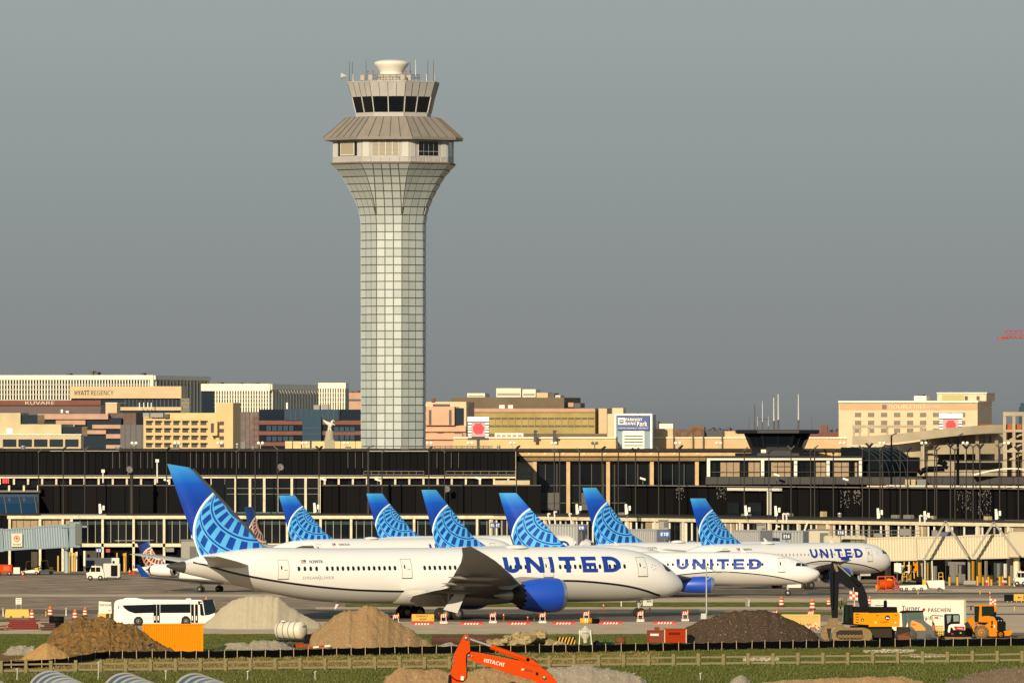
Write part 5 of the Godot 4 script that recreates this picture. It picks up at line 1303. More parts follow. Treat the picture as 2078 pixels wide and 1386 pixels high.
	while t < L:
		if rng.randf() < 0.86: put_mesh(pm, "pipe", mt("pipe_white", "d2cdbe", 0.5) if rng.randf() < 0.75 else mt("pipe_grey", "8f8b80", 0.5), g.n, Vector3(t, (yb + yl) / 2, 0.05))
		t += 1.3
	for q in [[1461, 1491], [1655, 1694], [1310, 1325], [2040, 2110], [1862, 1880]]: slab(g, "infill_panel", beige, q[0], 1056, q[1], 1090, 0.15, 0.2)
	# upper black wall standing back on the same wing
	var s2 := S()
	slab(g, "upper_core", joint, 1270, 985, 2140, 1046, -15.3, 10)
	var a0 := ft(g, 1270, -15.0); var a1 := ft(g, 2140, -15.0); var u0y := fy(g, 1500, 992, -15.0); var u1y := fy(g, 1500, 1050, -15.0)
	var n := 34; var w := (a1 - a0) / n; var bm := BoxMesh.new(); bm.size = Vector3(w - 0.07, u0y - u1y, 0.25)
	for i in n: put_mesh(bm, "upper_panel", bl2[rng.randi() % 3], g.n, Vector3(a0 + (i + 0.5) * w, (u0y + u1y) / 2, -15.1 + rng.randf_range(-0.012, 0.012)))
	slab(g, "upper_cap", mt("ledge_grey"), 1270, 984, 2140, 986, -14.6, 1.0)
	for q in [[1730, 2140]]: slab(g, "white_coping", mt("coping_white", "d5cfbe", 0.6), 1800, 984.0, 2140, 987.2, -14.2, 0.6)
	slab(g, "white_lintel", mt("coping_white"), 1476, 990, 1582, 995.5, -14.2, 0.5); slab(g, "white_post", mt("coping_white"), 1557, 995, 1561, 1045, -14.2, 0.5)
	for q in [[1477, 1500], [1518, 1545]]: slab(g, "dark_window", glass, q[0], 1020, q[1], 1046, -14.7, 0.2)
	# peeled flecks on the black cladding
	for q in [[1372, 988, 1390, 1016, 30], [1455, 988, 1475, 1012, 40], [1706, 996, 1726, 1030, 50], [1733, 996, 1750, 1024, 50], [1944, 998, 1975, 1040, 60], [1986, 995, 2014, 1050, 80]]:
		s2 = S()
		for k in q[4]:
			var u := rng.randf_range(q[0], q[2]); var v: float = q[1] + (q[3] - q[1]) * pow(rng.randf(), 1.5)
			var c := fp(g, u, v, -14.85); box(s2, c, Vector3(0.07, rng.randf_range(0.05, 0.22), 0.03))
		stuff(put(s2, "paint_flecks", mt("fleck", "8a867d", 0.6), g.n))
	slab(g, "ground_wall", joint, 1000, 1111, 2140, 9999, -1.0, 0.3)
	for q in [[1925, 1140, 1966, 1188, "kiosk_wall", "unit_grey"], [1945, 1146, 1960, 1164, "kiosk_window", "concourse_glass"], [1880, 1140, 1890, 1180, "door_panel", "teal_door"], [2012, 1142, 2032, 1185, "door_panel", "teal_door"]]:
		slab(g, q[4], mt(q[5], "3c4640", 0.5), q[0], q[1], q[2], q[3], 0.6 if q[4] != "kiosk_window" else 0.75, 0.4)
	for u in range(1830, 2070, 13):
		var o := slab(g, "service_pipe", [mt("pipe_white"), mt("safety_yellow"), mt("unit_grey"), joint][rng.randi() % 4], u, 1138 + rng.randf() * 12, u + 1.5 + rng.randf() * 3, 9999, 0.8, 0.3)
	# roof kit along both parts
	for q in [[1505, 1043, 1525, 1047.5, 0], [1700, 1041, 1710, 1049, 1], [1668, 1038, 1676, 1049, 2], [1255, 1040, 1275, 1046, 0], [1810, 1045, 1830, 1052, 0], [1835, 1045, 1855, 1053, 0], [2000, 1048, 2012, 1056, 2], [1590, 1042, 1610, 1048, 0], [1890, 1047, 1900, 1054, 2], [1415, 1040, 1425, 1047, 1]]:
		s2 = S(); var c := fp(g, (q[0] + q[2]) / 2.0, (q[1] + q[3]) / 2.0, -3); var ww: float = (q[2] - q[0]) * 1330 / F; var hh: float = (q[3] - q[1]) * 1330 / F
		if q[4] == 1: lathe(s2, c - Vector3(0, hh / 2, 0), Vector3.UP, [[0, ww * 0.4], [hh * 0.5, ww * 0.4], [hh * 0.6, ww * 0.52], [hh, ww * 0.4]], 12, true, true)
		else: rbox(s2, c, Vector3(ww, hh, 0.9), 0.06)
		put(s2, "roof_vent", [mt("unit_grey"), mt("vent_steel"), mt("unit_tan", "b09a74", 0.7)][q[4]], g.n)
	# --- glazed hall in the centre
	f = facade("glazed_hall", "glazed departure hall with tan columns and a tan fascia right of the black hall", "building", 1048, 1440)
	slab(f, "core", joint, 1048, 912, 1760, 9999, -6.0, 40)
	var tanc := ntex("hall_tan", 63, 0.04, 3, [[0.0, "b99a6c"], [1.0, "cbad7f"]], 12.0, 0.75)
	slab(f, "roof", rooff, 1044, 911.5, 1764, 916, 1.6, 12); slab(f, "fascia", tanc, 1048, 916.6, 1764, 925.5, 1.0, 1.0); slab(f, "soffit_band", ntex("hall_brown", 64, 0.04, 3, [[0.0, "75603f"], [1.0, "866f4c"]], 12.0, 0.8), 1054, 925.5, 1440, 935.5, 0.4, 1.0)
	slab(f, "end_wall", ntex("hall_grey", 65, 0.04, 3, [[0.0, "948a76"], [1.0, "a59b86"]], 10.0, 0.85), 1050, 936, 1082, 9999, -0.2, 1.0)
	panel_run(f, "window_pane", panes, 1082, 1440, 936, 985, 23.5, -1.2, 0.2); panel_run(f, "window_pane", panes, 1082, 1440, 985, 1060, 23.5, -1.2, 0.2)
	for u in [1081.5, 1149.5, 1230.5, 1319.5, 1411]: slab(f, "column", tanc, u, 936, u + 7.5, 9999, 0.0, 1.0)
	for i in 15: slab(f, "mullion", bronze, 1106 + i * 23.5, 936, 1107.4 + i * 23.5, 9999, -1.0, 0.3)
	for v in [984.5, 1020]: slab(f, "transom", bronze, 1088, v, 1440, v + 1.6, -0.9, 0.3)
	for q in [[1300, 1345], [1180, 1215], [1098, 1135]]: slab(f, "inner_screen", mt("inner_grey", "4a4a44", 0.6), q[0], 1000, q[1], 1035, -1.05, 0.1)
	for u in [1072, 1105, 1142, 1184, 1227, 1273, 1320, 1368, 1415]: slab(f, "fascia_lamp", mt("lamp_cream", "e0d2b4", 0.5), u, 919.5, u + 3, 923, 1.15, 0.2)
	slab(f, "service_block", ntex("block_cream", 66, 0.05, 2, [[0.0, "b9a781"], [1.0, "c6b48d"]], 8.0, 0.8), 1004, 975, 1075, 984.5, 20.0, 4)
	# --- old black control cab on its block
	f = facade("ramp_control_block", "black terminal block with a white window frame and tan blinds under the old control cab", "building", 1436, 1402)
	slab(f, "core", joint, 1438, 930, 1752, 9999, -1.0, 20)
	var wf := mt("frame_white", "d9d4c6", 0.55)
	slab(f, "frame_head", wf, 1435, 928, 1751, 934, 0.4, 0.8); slab(f, "roof_slab", rooff, 1434, 925.8, 1753, 928, 0.8, 12)
	for u in [1435, 1545, 1612, 1678, 1744]: slab(f, "frame_post", wf, u, 934, u + 6.5, 968, 0.4, 0.8)
	for q in [[1462, 1502], [1519, 1543], [1565, 1607], [1656, 1677], [1693, 1724], [1735, 1741]]: panel_run(f, "blind", [beige], q[0], q[1], 938.5, 968, 14, -0.6, 0.1, 0.09)
	panel_run(f, "window_pane", panes, 1441, 1744, 934, 968, 14, -0.8, 0.1)
	for v in [934.5, 957.5]: slab(f, "transom", bronze, 1441, v, 1744, v + 1.2, -0.4, 0.15)
	panel_run(f, "balcony_panel", [mt("balcony_a", "2a2724", 0.6), mt("balcony_b", "2f2c28", 0.6)], 1432, 2130, 968, 983, 24, 1.2, 0.4)
	slab(f, "balcony_core", joint, 1432, 967.5, 2130, 985.5, 0.7, 18)
	s = S(); tube(s, fp(f, 1560, 934.5, 2.2), fp(f, 2130, 934.5, 2.2), 0.06, 5); tube(s, fp(f, 1500, 958, 2.2), fp(f, 2130, 958, 2.2), 0.05, 5); put(s, "cable_rail", bronze, f.n)
	# vaulted dark glass roof
	s = S(); var cs: Array = []
	for k in 7:
		var rr: Array = []
		for i in 9:
			var th := PI / 2 * i / 8.0
			rr.append(fp(f, 1796 - k * 11.5 + 66.0 * sin(th), 966 - 58.0 * cos(th), -9.0 + k * 1.15))
		cs.append(rr)
	loft(s, cs, false, false, true, false)
	var cap: Array = cs[6].duplicate(); cap.append(fp(f, 1796 - 69 - 20, 966, -2.1)); cap.append(fp(f, 1796 - 69 - 20, 908, -2.1))
	s.set_smooth_group(-1); fan(s, cap, true)
	put(s, "vault_glass", mt("clad_vault", "0c151b", 0.4), f.n)
	for k in 7:
		s = S()
		for i in 8: tube(s, cs[k][i] + Vector3(0.05, 0.05, 0.1), cs[k][i + 1] + Vector3(0.05, 0.05, 0.1), 0.05, 5)
		put(s, "vault_rib", mt("vault_rib", "333b3e", 0.7), f.n)
	# clutter right of the vault
	slab(f, "plant_box", black[0], 1943, 939, 2035, 954, 3.0, 5); slab(f, "plant_box", black[1], 1846, 928, 1868, 960, -4.0, 5)
	s = S(); path(s, [fp(f, 1866, 962, 3), fp(f, 1872, 956, 3), fp(f, 1884, 952, 3), fp(f, 1918, 951, 3), fp(f, 1922, 944, 3), fp(f, 1914, 939, 3), fp(f, 1904, 937, 3)], 0.42, 10); put(s, "black_duct", black[2], f.n)
	s = S(); var ca: Array = []
	for i in 11: var q := lerpf(0, 1, i / 10.0); ca.append([fp(f, 1974 + q * 160, 966 - 13.5 * sin(q * PI), 4.0), fp(f, 1974 + q * 160, 963 - 13.5 * sin(q * PI), 4.0), fp(f, 1974 + q * 160, 963 - 13.5 * sin(q * PI), -4.0), fp(f, 1974 + q * 160, 966 - 13.5 * sin(q * PI), -4.0)])
	loft(s, ca, true, true, false); put(s, "arched_canopy", mt("coping_white"), f.n)
	for u in [1838, 1850, 1862, 1871]: slab(f, "roof_cabinet", [mt("unit_tan"), mt("unit_tan"), mt("unit_grey"), mt("unit_grey")][[1838, 1850, 1862, 1871].find(u)], u, 973, u + 9, 984, 3.0, 0.8)
	cab()
	# --- masts on the concourse roofs
	var heads := 0; var proto: Node3D = null
	var steel := mt("mast_brown", "2c2621", 0.7)
	for u in [77, 127, 171, 337, 479, 517, 562, 647, 775, 870, 902, 1048, 1125, 1136, 1176, 1222, 1255, 1290, 1337, 1379, 1511, 1561, 1606, 1646, 1654, 1692, 1751, 1765, 1787, 1792, 1828, 1843, 1882, 1898, 1902, 1930, 1939, 1962, 1976, 1990, 2030, 2068]:
		var dd := 1392.0; var y0 := 8.2
		if u > 1000:
			var tt := ft(g, u, -3.0); dd = g.d + cos(g.p) * 3.0 - tt * sin(g.p); y0 = fy(g, 1000, 1043)
		var p := at(u, 912, dd)
		if proto == null:
			proto = thing("light_mast", "thin dark mast with tilted floodlight heads rising from the concourse roof", "light mast", Vector3(p.x, y0, p.z), 0.0, "floodlight masts on the concourse roof")
			s = S(); tube(s, Vector3.ZERO, Vector3(0, 1.0, 0), 0.095, 6); var po := put(s, "pole", steel, proto)
			s = S(); bar(s, Vector3(-0.1, -0.3, 0.0), Vector3(0.5, 0.25, 0.0), 0.5, 0.16); put(s, "lamp_head", mt("head_dark", "2a2825", 0.5), proto)
		var m: Node3D = proto if heads == 0 else dup(proto, Vector3(p.x, y0, p.z))
		var hgt: float = p.y - y0 + (0.3 if u > 1760 else 0.0) + rng.randf_range(-0.3, 0.4)
		(m.get_child(0) as Node3D).scale = Vector3(1, hgt, 1)
		var hd: Node3D = m.get_child(1); hd.position.y = hgt; hd.rotation.y = [0.0, 0.4, PI, -0.5][heads % 4]
		if u > 1840 or heads % 5 == 2:
			var h2: Node3D = hd.duplicate(); h2.name = "lamp_head_001"; m.add_child(h2); h2.rotation.y = hd.rotation.y + PI
		heads += 1
	for q in [[266, 910, 1391.0, 0.3, "thick brown mast with a dish on the straight concourse roof"], [747, 909, 1391.0, 0.22, "double dark mast on the concourse roof before the control tower"], [1945, 885, 1330.0, 0.24, "tall black lamp post with a hooked head before the curved ramp"], [1810, 884, 1345.0, 0.16, "black lamp post with hooked head beside the dark glass vault"]]:
		var y0 := 8.2
		var p := at(q[0], q[1], q[2])
		var m := thing("lamp_post", q[4], "mast", Vector3(p.x, y0, p.z))
		s = S(); tube(s, Vector3.ZERO, Vector3(0, p.y - y0, 0), q[3], 8, q[3] * 0.7); put(s, "pole", steel if q[0] < 1500 else black[0], m)
		s = S(); bar(s, Vector3(0, p.y - y0, 0), Vector3(0.75, p.y - y0 + 0.35, 0), 0.35, 0.18); put(s, "lamp_head", mt("head_dark"), m)
	# white wedge floodlights and dishes on the roofs
	for q in [[204, 1030, 1386.0, 0], [640, 1028, 1386.0, 0], [1173, 1031, 1356.0, 0], [1273, 1031, 1350.0, 0], [1516, 1034, 1334.0, 0], [1577, 1035, 1329.0, 0], [1785, 1040, 1312.0, 0], [1880, 1046, 1304.0, 0], [2025, 1042, 1291.0, 0]]:
		var p := at(q[0], q[1] + 14, q[2])
		var m := thing("floodlight", "white upright wedge floodlight on a short post at the concourse roof edge", "floodlight", p, 0.0, "white floodlights along the concourse roof")
		s = S(); tube(s, Vector3(0, -0.6, -0.15), Vector3(0, 1.4, -0.15), 0.07, 6); put(s, "post", mt("rail_grey"), m)
		s = S(); prism(s, [[-0.3, 0.1], [0.0, 0.1], [0.15, 0.3], [-0.05, 1.55], [-0.35, 1.5]], -0.1, 0.35); put(s, "lamp_body", mt("flood_white", "dedacd", 0.5), m)
		s = S(); box(s, Vector3(0.35, 0.95, 0), Vector3(0.3, 0.65, 0.3)); put(s, "ballast_box", mt("flood_white"), m)
	for q in [[337, 975, 1408.0, "white security camera on the black hall's ledge, left part"], [656, 973, 1408.0, "white security camera on the ledge beside the tall windows"], [766, 974, 1408.0, "white security camera beside the steel ventilator"], [971, 971, 1408.0, "white security camera near the end of the black hall's railing"], [1305, 972, 1416.0, "white camera in front of the glazed hall columns"], [1577, 964, 1398.0, "white camera above the black balcony band"], [1717, 973, 1398.0, "cream camera above the black balcony band's right end"]]:
		var p := at(q[0], q[1], q[2]); var m := thing("security_camera", q[3], "camera", p)
		s = S(); bar(s, Vector3(-0.4, 0.15, 0), Vector3(0.4, -0.1, 0.1), 0.3, 0.26); put(s, "housing", mt("flood_white"), m)
		s = S(); tube(s, Vector3(0, -0.05, 0), Vector3(0, -0.8, 0), 0.05, 5); put(s, "post", mt("rail_grey"), m)
	for q in [[208, 956, 1424.0, "tall white pipe vent in front of the black hall", 0], [318, 935, 1408.0, "white post with a square box in front of the black hall", 0], [569, 948, 1410.0, "small grey satellite dish on the black hall front", 1], [907, 992, 1398.0, "small grey dish on the mast near the setback wall", 1], [262, 953, 1390.0, "grey dish clamped to the thick brown mast", 1]]:
		if q[4] == 0:
			var p := at(q[0], q[1], q[2]); var m := thing("vent_post", q[3], "vent", Vector3(p.x, at(0, 980, q[2]).y, p.z))
			s = S(); var hh := p.y - m.position.y; tube(s, Vector3.ZERO, Vector3(0, hh, 0), 0.12, 8); put(s, "pipe", mt("pipe_white"), m)
			s = S(); box(s, Vector3(0, hh, 0), Vector3(0.5, 0.45, 0.4)); put(s, "cap", mt("flood_white"), m)
		else:
			var p := at(q[0], q[1], q[2]); var m := thing("satellite_dish", q[3], "dish", p)
			s = S(); lathe(s, Vector3.ZERO, Vector3(0.5, 0.3, 1), [[-0.15, 0.02], [-0.1, 0.25], [0.05, 0.5], [0.02, 0.5], [-0.13, 0.25]], 14); put(s, "dish", mt("unit_grey"), m)
			s = S(); tube(s, Vector3(0, 0, 0), Vector3(-0.3, -0.7, -0.2), 0.06, 5); put(s, "arm", mt("rail_grey"), m)
	gates(g)
func cab():
	var d := 1424.0; var px := d / F
	var n := thing("control_cab", "old black ramp control cab with flat overhanging roof and antennas", "control tower", at(1578, VH, d) * Vector3(1, 0, 1))
	var Y := func(v: float) -> float: return H + (VH - v) * px
	var blk := mt("cab_black", "16171a", 0.45)
	var R := func(hw: float, v: float) -> Array:
		var o: Array = []
		for q in [[-1, 0.45], [-0.5, 1], [0.5, 1], [1, 0.45], [1, -0.45], [0.5, -1], [-0.5, -1], [-1, -0.45]]: o.append(Vector3(q[0] * hw * px, Y.call(v), q[1] * hw * 0.8 * px))
		return o
	var s := S(); loft(s, [R.call(52, 1000.0), R.call(52, 912.0)], true, true, false); put(s, "shaft", blk, n)
	s = S(); loft(s, [R.call(85, 928.0), R.call(85, 919.5)], true, true, false); put(s, "podium", blk, n)
	s = S(); loft(s, [R.call(50, 910.0), R.call(62.5, 880.0)], true, true, false); put(s, "cab_glass", mt("concourse_glass"), n)
	s = S(); loft(s, [R.call(52, 915.0), R.call(53, 907.0)], true, true, false); put(s, "sill", blk, n)
	var b: Array = R.call(52, 909.0); var t: Array = R.call(64, 880.0)
	for k in 8:
		s = S(); bar(s, b[k], t[k], 0.35, 0.35); put(s, "post", blk, n)
		var m0: Vector3 = (b[k] + b[(k + 1) % 8]) / 2; var m1: Vector3 = (t[k] + t[(k + 1) % 8]) / 2
		s = S(); bar(s, m0, m1, 0.14, 0.14); put(s, "mullion", blk, n)
	s = S(); loft(s, [R.call(80, 880.5), R.call(84.5, 879.0), R.call(84.5, 873.0), R.call(83, 872.2)], true, true, false); put(s, "roof", blk, n)
	s = S(); box(s, Vector3(-29 * px, Y.call(915.5), 42 * px), Vector3(0.75, 0.5, 0.1)); put(s, "notice", mt("coping_white"), n)
	for q in [[1532, 821, 0.13, 0], [1548, 814, 0.09, 1], [1571, 807, 0.15, 1], [1580, 800, 0.15, 1], [1621, 800, 0.15, 1], [1521, 847, 0.05, 0], [1538, 845, 0.06, 1], [1560, 845, 0.06, 1], [1648, 846, 0.05, 0]]:
		s = S(); var x: float = (q[0] - 1578) * px
		var vm: float = lerpf(q[1], 872.5, 0.72)
		tube(s, Vector3(x, Y.call(vm), 0), Vector3(x, Y.call(q[1]), 0), q[2] * 0.8, 6, q[2] * 0.6); put(s, "antenna", mt("antenna_pale", "bab6ac", 0.5) if q[3] else mt("antenna_dark", "4b4843", 0.5), n)
		s = S(); tube(s, Vector3(x, Y.call(872.5), 0), Vector3(x, Y.call(vm), 0), q[2], 6); put(s, "antenna_base", mt("antenna_dark"), n)
	s = S(); tube(s, Vector3((1538 - 1578) * px, Y.call(851.0), 0), Vector3((1560 - 1578) * px, Y.call(851.0), 0), 0.05, 5); put(s, "antenna_arm", mt("antenna_dark"), n)
func gate_sign(txt: String, u: float, v: float, w: float, h: float, d: float, col: String, label: String):
	var p := at(u, v, d); var k := d / F
	var n := thing("gate_sign", label, "sign", p)
	var s := S(); rbox(s, Vector3.ZERO, Vector3(w * k, h * k, 0.25), 0.03); put(s, "board", mt("gate_" + col, col, 0.45), n)
	sign_text(txt, mt("sign_white", "e9e4d8", 0.5), n, Vector3(-w * k * 0.33, -h * k * 0.27, 0.14), w * k * 0.66, h * k * 0.54)
	s = S(); tube(s, Vector3(0, -h * k / 2, -0.05), Vector3(0, -h * k / 2 - 1.2, -0.05), 0.08, 6); put(s, "post", mt("rail_grey"), n)
func bridge(called: String, label: String, group: String, a: Vector3, b: Vector3, hgt: float, wid: float, mat: Material, trim: Material, n_rib: int, segs: int) -> Node3D:
	# telescopic corrugated tunnel from a to b (centre lines), ribs as real folds
	var n := thing(called, label, "jet bridge", Vector3((a.x + b.x) / 2, 0, (a.z + b.z) / 2), 0.0, group)
	var o := n.position
	for sg in segs:
		var p := a.lerp(b, float(sg) / segs) - o; var q := a.lerp(b, float(sg + 1) / segs) - o
		var dir := q - p; var L := dir.length(); var x := dir.normalized(); var z := x.cross(Vector3.UP).normalized(); var y := z.cross(x)
		var sh := 1.0 - 0.05 * (sg % 2); var hh := hgt * sh; var ww := wid * sh
		var B := Basis(x, y, z)
		var s := S(); box(s, (p + q) / 2, Vector3(L, hh, ww - 0.2), B); put(s, "tunnel", trim, n)
		var nr := maxi(2, n_rib / segs)
		for side in [1.0, -1.0]:
			s = S()
			for i in nr:
				var c: Vector3 = p + dir * ((i + 0.5) / nr) + z * side * (ww / 2 - 0.06)
				var w := L / nr
				# trapezoid fold
				prism(s, [[-w * 0.34, -0.06], [w * 0.34, -0.06], [w * 0.2, 0.1], [-w * 0.2, 0.1]], -hh * 0.48, hh * 0.48, Basis(x, z * side, x.cross(z * side)), c)
			var rb := put(s, "corrugated_side", mat, n)
			s = S(); bar(s, p + y * hh * 0.5 + z * side * ww * 0.5, q + y * hh * 0.5 + z * side * ww * 0.5, 0.14, 0.2); put(s, "edge_beam", trim, n)
			s = S(); bar(s, p - y * hh * 0.5 + z * side * ww * 0.5, q - y * hh * 0.5 + z * side * ww * 0.5, 0.16, 0.24); put(s, "edge_beam", trim, n)
		s = S(); box(s, q - x * 0.12, Vector3(0.22, hh * 1.04, ww * 1.04), B); put(s, "collar", trim, n)
	return n
func gates(g: Dictionary):
	gate_sign("E2", 199.5, 1117, 13, 9, 1380.0, "1d4a86", "blue gate sign reading E2")
	gate_sign("E4", 391, 1089, 10, 10, 1378.0, "1d4a86", "blue gate sign by the tallest tail fin, reading E4")
	gate_sign("E5", 999, 1066, 9.5, 11, 1374.0, "1d4a86", "blue gate sign E5, paired with E7")
	gate_sign("E7", 1010, 1066, 9.5, 11, 1374.0, "1d4a86", "blue gate sign E7, paired with E5")
	gate_sign("E8", 1180, 1071, 14, 10.5, 1326.0, "1d5296", "blue gate sign reading E8")
	gate_sign("E10", 1349, 1084, 23, 12.5, 1316.0, "1d5a9e", "bright blue gate sign reading E10")
	gate_sign("E12", 1404, 1102, 13, 10, 1296.0, "1d3f7a", "blue gate sign reading E12")
	gate_sign("E14", 1597, 1088.5, 18, 13, 1300.0, "1a2c4c", "dark navy gate sign reading E14")
	gate_sign("E16", 1707, 1081, 17, 12.5, 1262.0, "23304a", "dark navy gate sign reading E16")
	var cr := mt("bridge_cream", "d3c7aa", 0.6); var ctr := mt("bridge_cream_trim", "b9ad92", 0.65)
	var gr := mt("bridge_grey", "a2a29e", 0.6); var gtr := mt("bridge_grey_trim", "87878b", 0.6)
	var bl := mt("bridge_blue", "8f9fa6", 0.55); var btr := mt("bridge_blue_trim", "75858e", 0.6)
	# long cream bridge at the right
	var n := bridge("jet_bridge", "long cream corrugated jet bridge with leaning steel props, docked to the round-nosed airliner", "jet bridges", at(1760, 1115, 1262.0), at(2062, 1108, 1262.0), 2.95, 2.9, cr, ctr, 54, 3)
	var o := n.position; var s: SurfaceTool
	for q in [[1920, 1058, 1875, 1138], [1920, 1058, 1965, 1130], [2018, 1060, 1975, 1130], [2018, 1060, 2070, 1128]]:
		s = S(); bar(s, at(q[0], q[1], 1258.5) - o, at(q[2], q[3], 1258.5) - o, 0.28, 0.28); put(s, "steel_prop", mt("prop_grey", "8f897b", 0.6), n)
	s = S(); rbox(s, at(2066, 1105, 1262.0) - o, Vector3(2.6, 3.4, 4.0), 0.2); put(s, "rotunda", ctr, n)
	s = S(); tube(s, at(2064, 1124, 1262.0) - o, Vector3((2064 - UC) * 1262 / F, 0, -1262) - o, 0.42, 12); put(s, "support_column", cr, n)
	for u in [1872, 1968]:
		s = S(); tube(s, at(u, 1136, 1262.0) - o, Vector3((u - UC) * 1262 / F, 0.4, -1262) - o, 0.2, 8); box(s, Vector3((u - UC) * 1262 / F, 0.5, -1262) - o, Vector3(1.6, 0.5, 3.0)); put(s, "lift_leg", mt("prop_grey"), n)
	s = S(); rbox(s, at(1715, 1102, 1268.0) - o, Vector3(5.6, 2.0, 3.0), 0.2); put(s, "bridge_head", ctr, n)
	s = S(); prism(s, [[0, 0], [3.9, 0], [3.1, 0.55], [0.4, 0.6]], -1.4, 1.4, Basis.IDENTITY, at(1705, 1103, 1266.0) - o); put(s, "canopy", mt("canopy_cloth", "6f6a52", 0.85), n)
	s = S()
	for k in 16:
		var p := at(1690 + k * 12, 1091 + (3 if k > 6 else 0), 1262.0) - o; tube(s, p, p + Vector3(0, 1.1, 0), 0.04, 4)
	tube(s, at(1690, 1076, 1262.0) - o, at(1870, 1077, 1262.0) - o, 0.045, 4); tube(s, at(1690, 1083, 1262.0) - o, at(1870, 1084, 1262.0) - o, 0.04, 4)
	put(s, "walkway_rail", mt("rail_grey"), n)
	for q in [[1838, 1080, 1.6, 0.9, 0], [1920, 1084, 2.2, 0.6, 1], [1783, 1086, 1.2, 0.5, 0], [1898, 1083, 0.8, 0.9, 0]]:
		s = S(); rbox(s, at(q[0], q[1], 1262.5) - o, Vector3(q[2], q[3], 1.4), 0.08); put(s, "roof_unit", [mt("unit_grey"), mt("unit_slate", "4d5560", 0.5)][q[4]], n)
	# blue-grey bridge at the left with the leaf sign
	n = bridge("jet_bridge", "blue-grey corrugated jet bridge carrying a maple-leaf sign", "jet bridges", at(-60, 1100, 1345.0), at(138, 1087, 1345.0), 3.0, 2.9, bl, btr, 40, 3)
	o = n.position
	s = S(); rbox(s, at(152, 1085, 1345.0) - o, Vector3(1.7, 3.6, 3.2), 0.15); put(s, "bridge_cab", btr, n)
	s = S(); box(s, at(158, 1084, 1343.2) - o, Vector3(0.9, 2.9, 0.2)); put(s, "cab_curtain", mt("cab_dark", "5d605c", 0.8), n)
	s = S(); box(s, at(150, 1068.5, 1345.0) - o, Vector3(3.6, 0.25, 3.4)); put(s, "cab_roof", btr, n)
	s = S(); tube(s, at(134, 1106, 1345.0) - o, Vector3((134 - UC) * 1345 / F, 0.4, -1345) - o, 0.35, 10); put(s, "support_column", bl, n)
	s = S(); tube(s, at(138, 1112, 1344.0) - o, at(128, 1106, 1344.0) - o, 0.5, 10); put(s, "actuator", btr, n)
	s = S(); box(s, at(33, 1096, 1343.3) - o, Vector3(22 * 0.069, 27 * 0.069, 0.1)); var bd := put(s, "sign_board", mt("leaf_board", "c9bfa6", 0.6), n)
	s = S(); lathe(s, at(32.5, 1093, 1343.22) - o, Vector3(0, 0, 1), [[0, 0.42], [0.03, 0.42], [0.03, 0.34], [0, 0.34]], 20); put(s, "sign_ring", mt("leaf_red", "b02a2c", 0.5), n)
	var leaf := [[0, -0.24], [0.03, -0.1], [0.17, -0.12], [0.13, -0.04], [0.26, 0.06], [0.17, 0.09], [0.19, 0.17], [0.08, 0.12], [0.07, 0.2], [0, 0.28], [-0.07, 0.2], [-0.08, 0.12], [-0.19, 0.17], [-0.17, 0.09], [-0.26, 0.06], [-0.13, -0.04], [-0.17, -0.12], [-0.03, -0.1]]
	s = S(); prism(s, leaf, 0, 0.03, Basis.IDENTITY, at(32.5, 1093, 1343.22) - o); put(s, "sign_leaf", mt("leaf_red"), n)
	sign_text("AIR CANADA", mt("sign_ink", "3a3228"), n, at(24.5, 1106, 1343.2) - o, 17 * 0.069, 0.13)
	# grey bridges between the tails
	for q in [[1105, 1183, 1084, 1330.0, "short grey jet bridge tunnel left of gate sign E8"], [1283, 1345, 1094, 1322.0, "grey corrugated jet bridge under the gate sign E10"], [1498, 1556, 1096, 1306.0, "plain grey jet bridge between the white airliner's fin and gate sign E14"], [1556, 1640, 1097, 1310.0, "grey jet bridge directly below the gate sign E14"]]:
		n = bridge("jet_bridge", q[4], "jet bridges", at(q[0], q[2], q[3]), at(q[1], q[2] + 1, q[3] - 3), 2.6, 2.7, gr, gtr, 14, 1)
		for e in [0.2, 0.8]:
			var u: float = lerpf(q[0], q[1], e)
			s = S(); tube(s, at(u, q[2] + 18, q[3]) - n.position, Vector3((u - UC) * q[3] / F, 0.2, -q[3]) - n.position, 0.25, 8); put(s, "support_column", gtr, n)
	# bridge heads seen end on
	for q in [[384, 1130, 1300.0, 34, 66, "weathered grey jet bridge cab left of the tallest fin"], [1545, 1085, 1316.0, 18, 40, "pale jet bridge rotunda with a dark hood beside the gate sign E14"], [1663, 1093, 1300.0, 42, 34, "tan equipment cabin on a bridge roof between gate signs E14 and E16"], [1347, 1066, 1345.0, 20, 18, "cream ventilator housing above the gate sign E10"], [1230, 1080, 1340.0, 30, 22, "tan machine box on the bridge roof left of the E8 fin"]]:
		var k: float = q[2] / F
		var p := at(q[0], q[1], q[2]); var m := thing("bridge_cab", q[5], "jet bridge", Vector3(p.x, 0, p.z))
		s = S(); rbox(s, Vector3(0, p.y, 0), Vector3(q[3] * k, q[4] * k, 2.6), 0.12); put(s, "shell", mt("cab_shell_%d" % (int(q[0]) % 3), ["8d8b80", "b6ad98", "968b6c"][int(q[0]) % 3], 0.7), m)
		s = S(); box(s, Vector3(0, p.y + q[4] * k / 2 + 0.07, 0), Vector3(q[3] * k * 1.06, 0.14, 2.8)); put(s, "roof", mt("unit_grey"), m)
		s = S(); box(s, Vector3(q[3] * k * 0.22, p.y + 0.1, 1.32), Vector3(q[3] * k * 0.4, q[4] * k * 0.6, 0.08)); put(s, "shutter", mt("cab_dark", "5d605c"), m)
		s = S(); tube(s, Vector3(0, 0, 0), Vector3(0, p.y - q[4] * k / 2, 0), 0.3, 8); put(s, "leg", mt("rail_grey"), m)
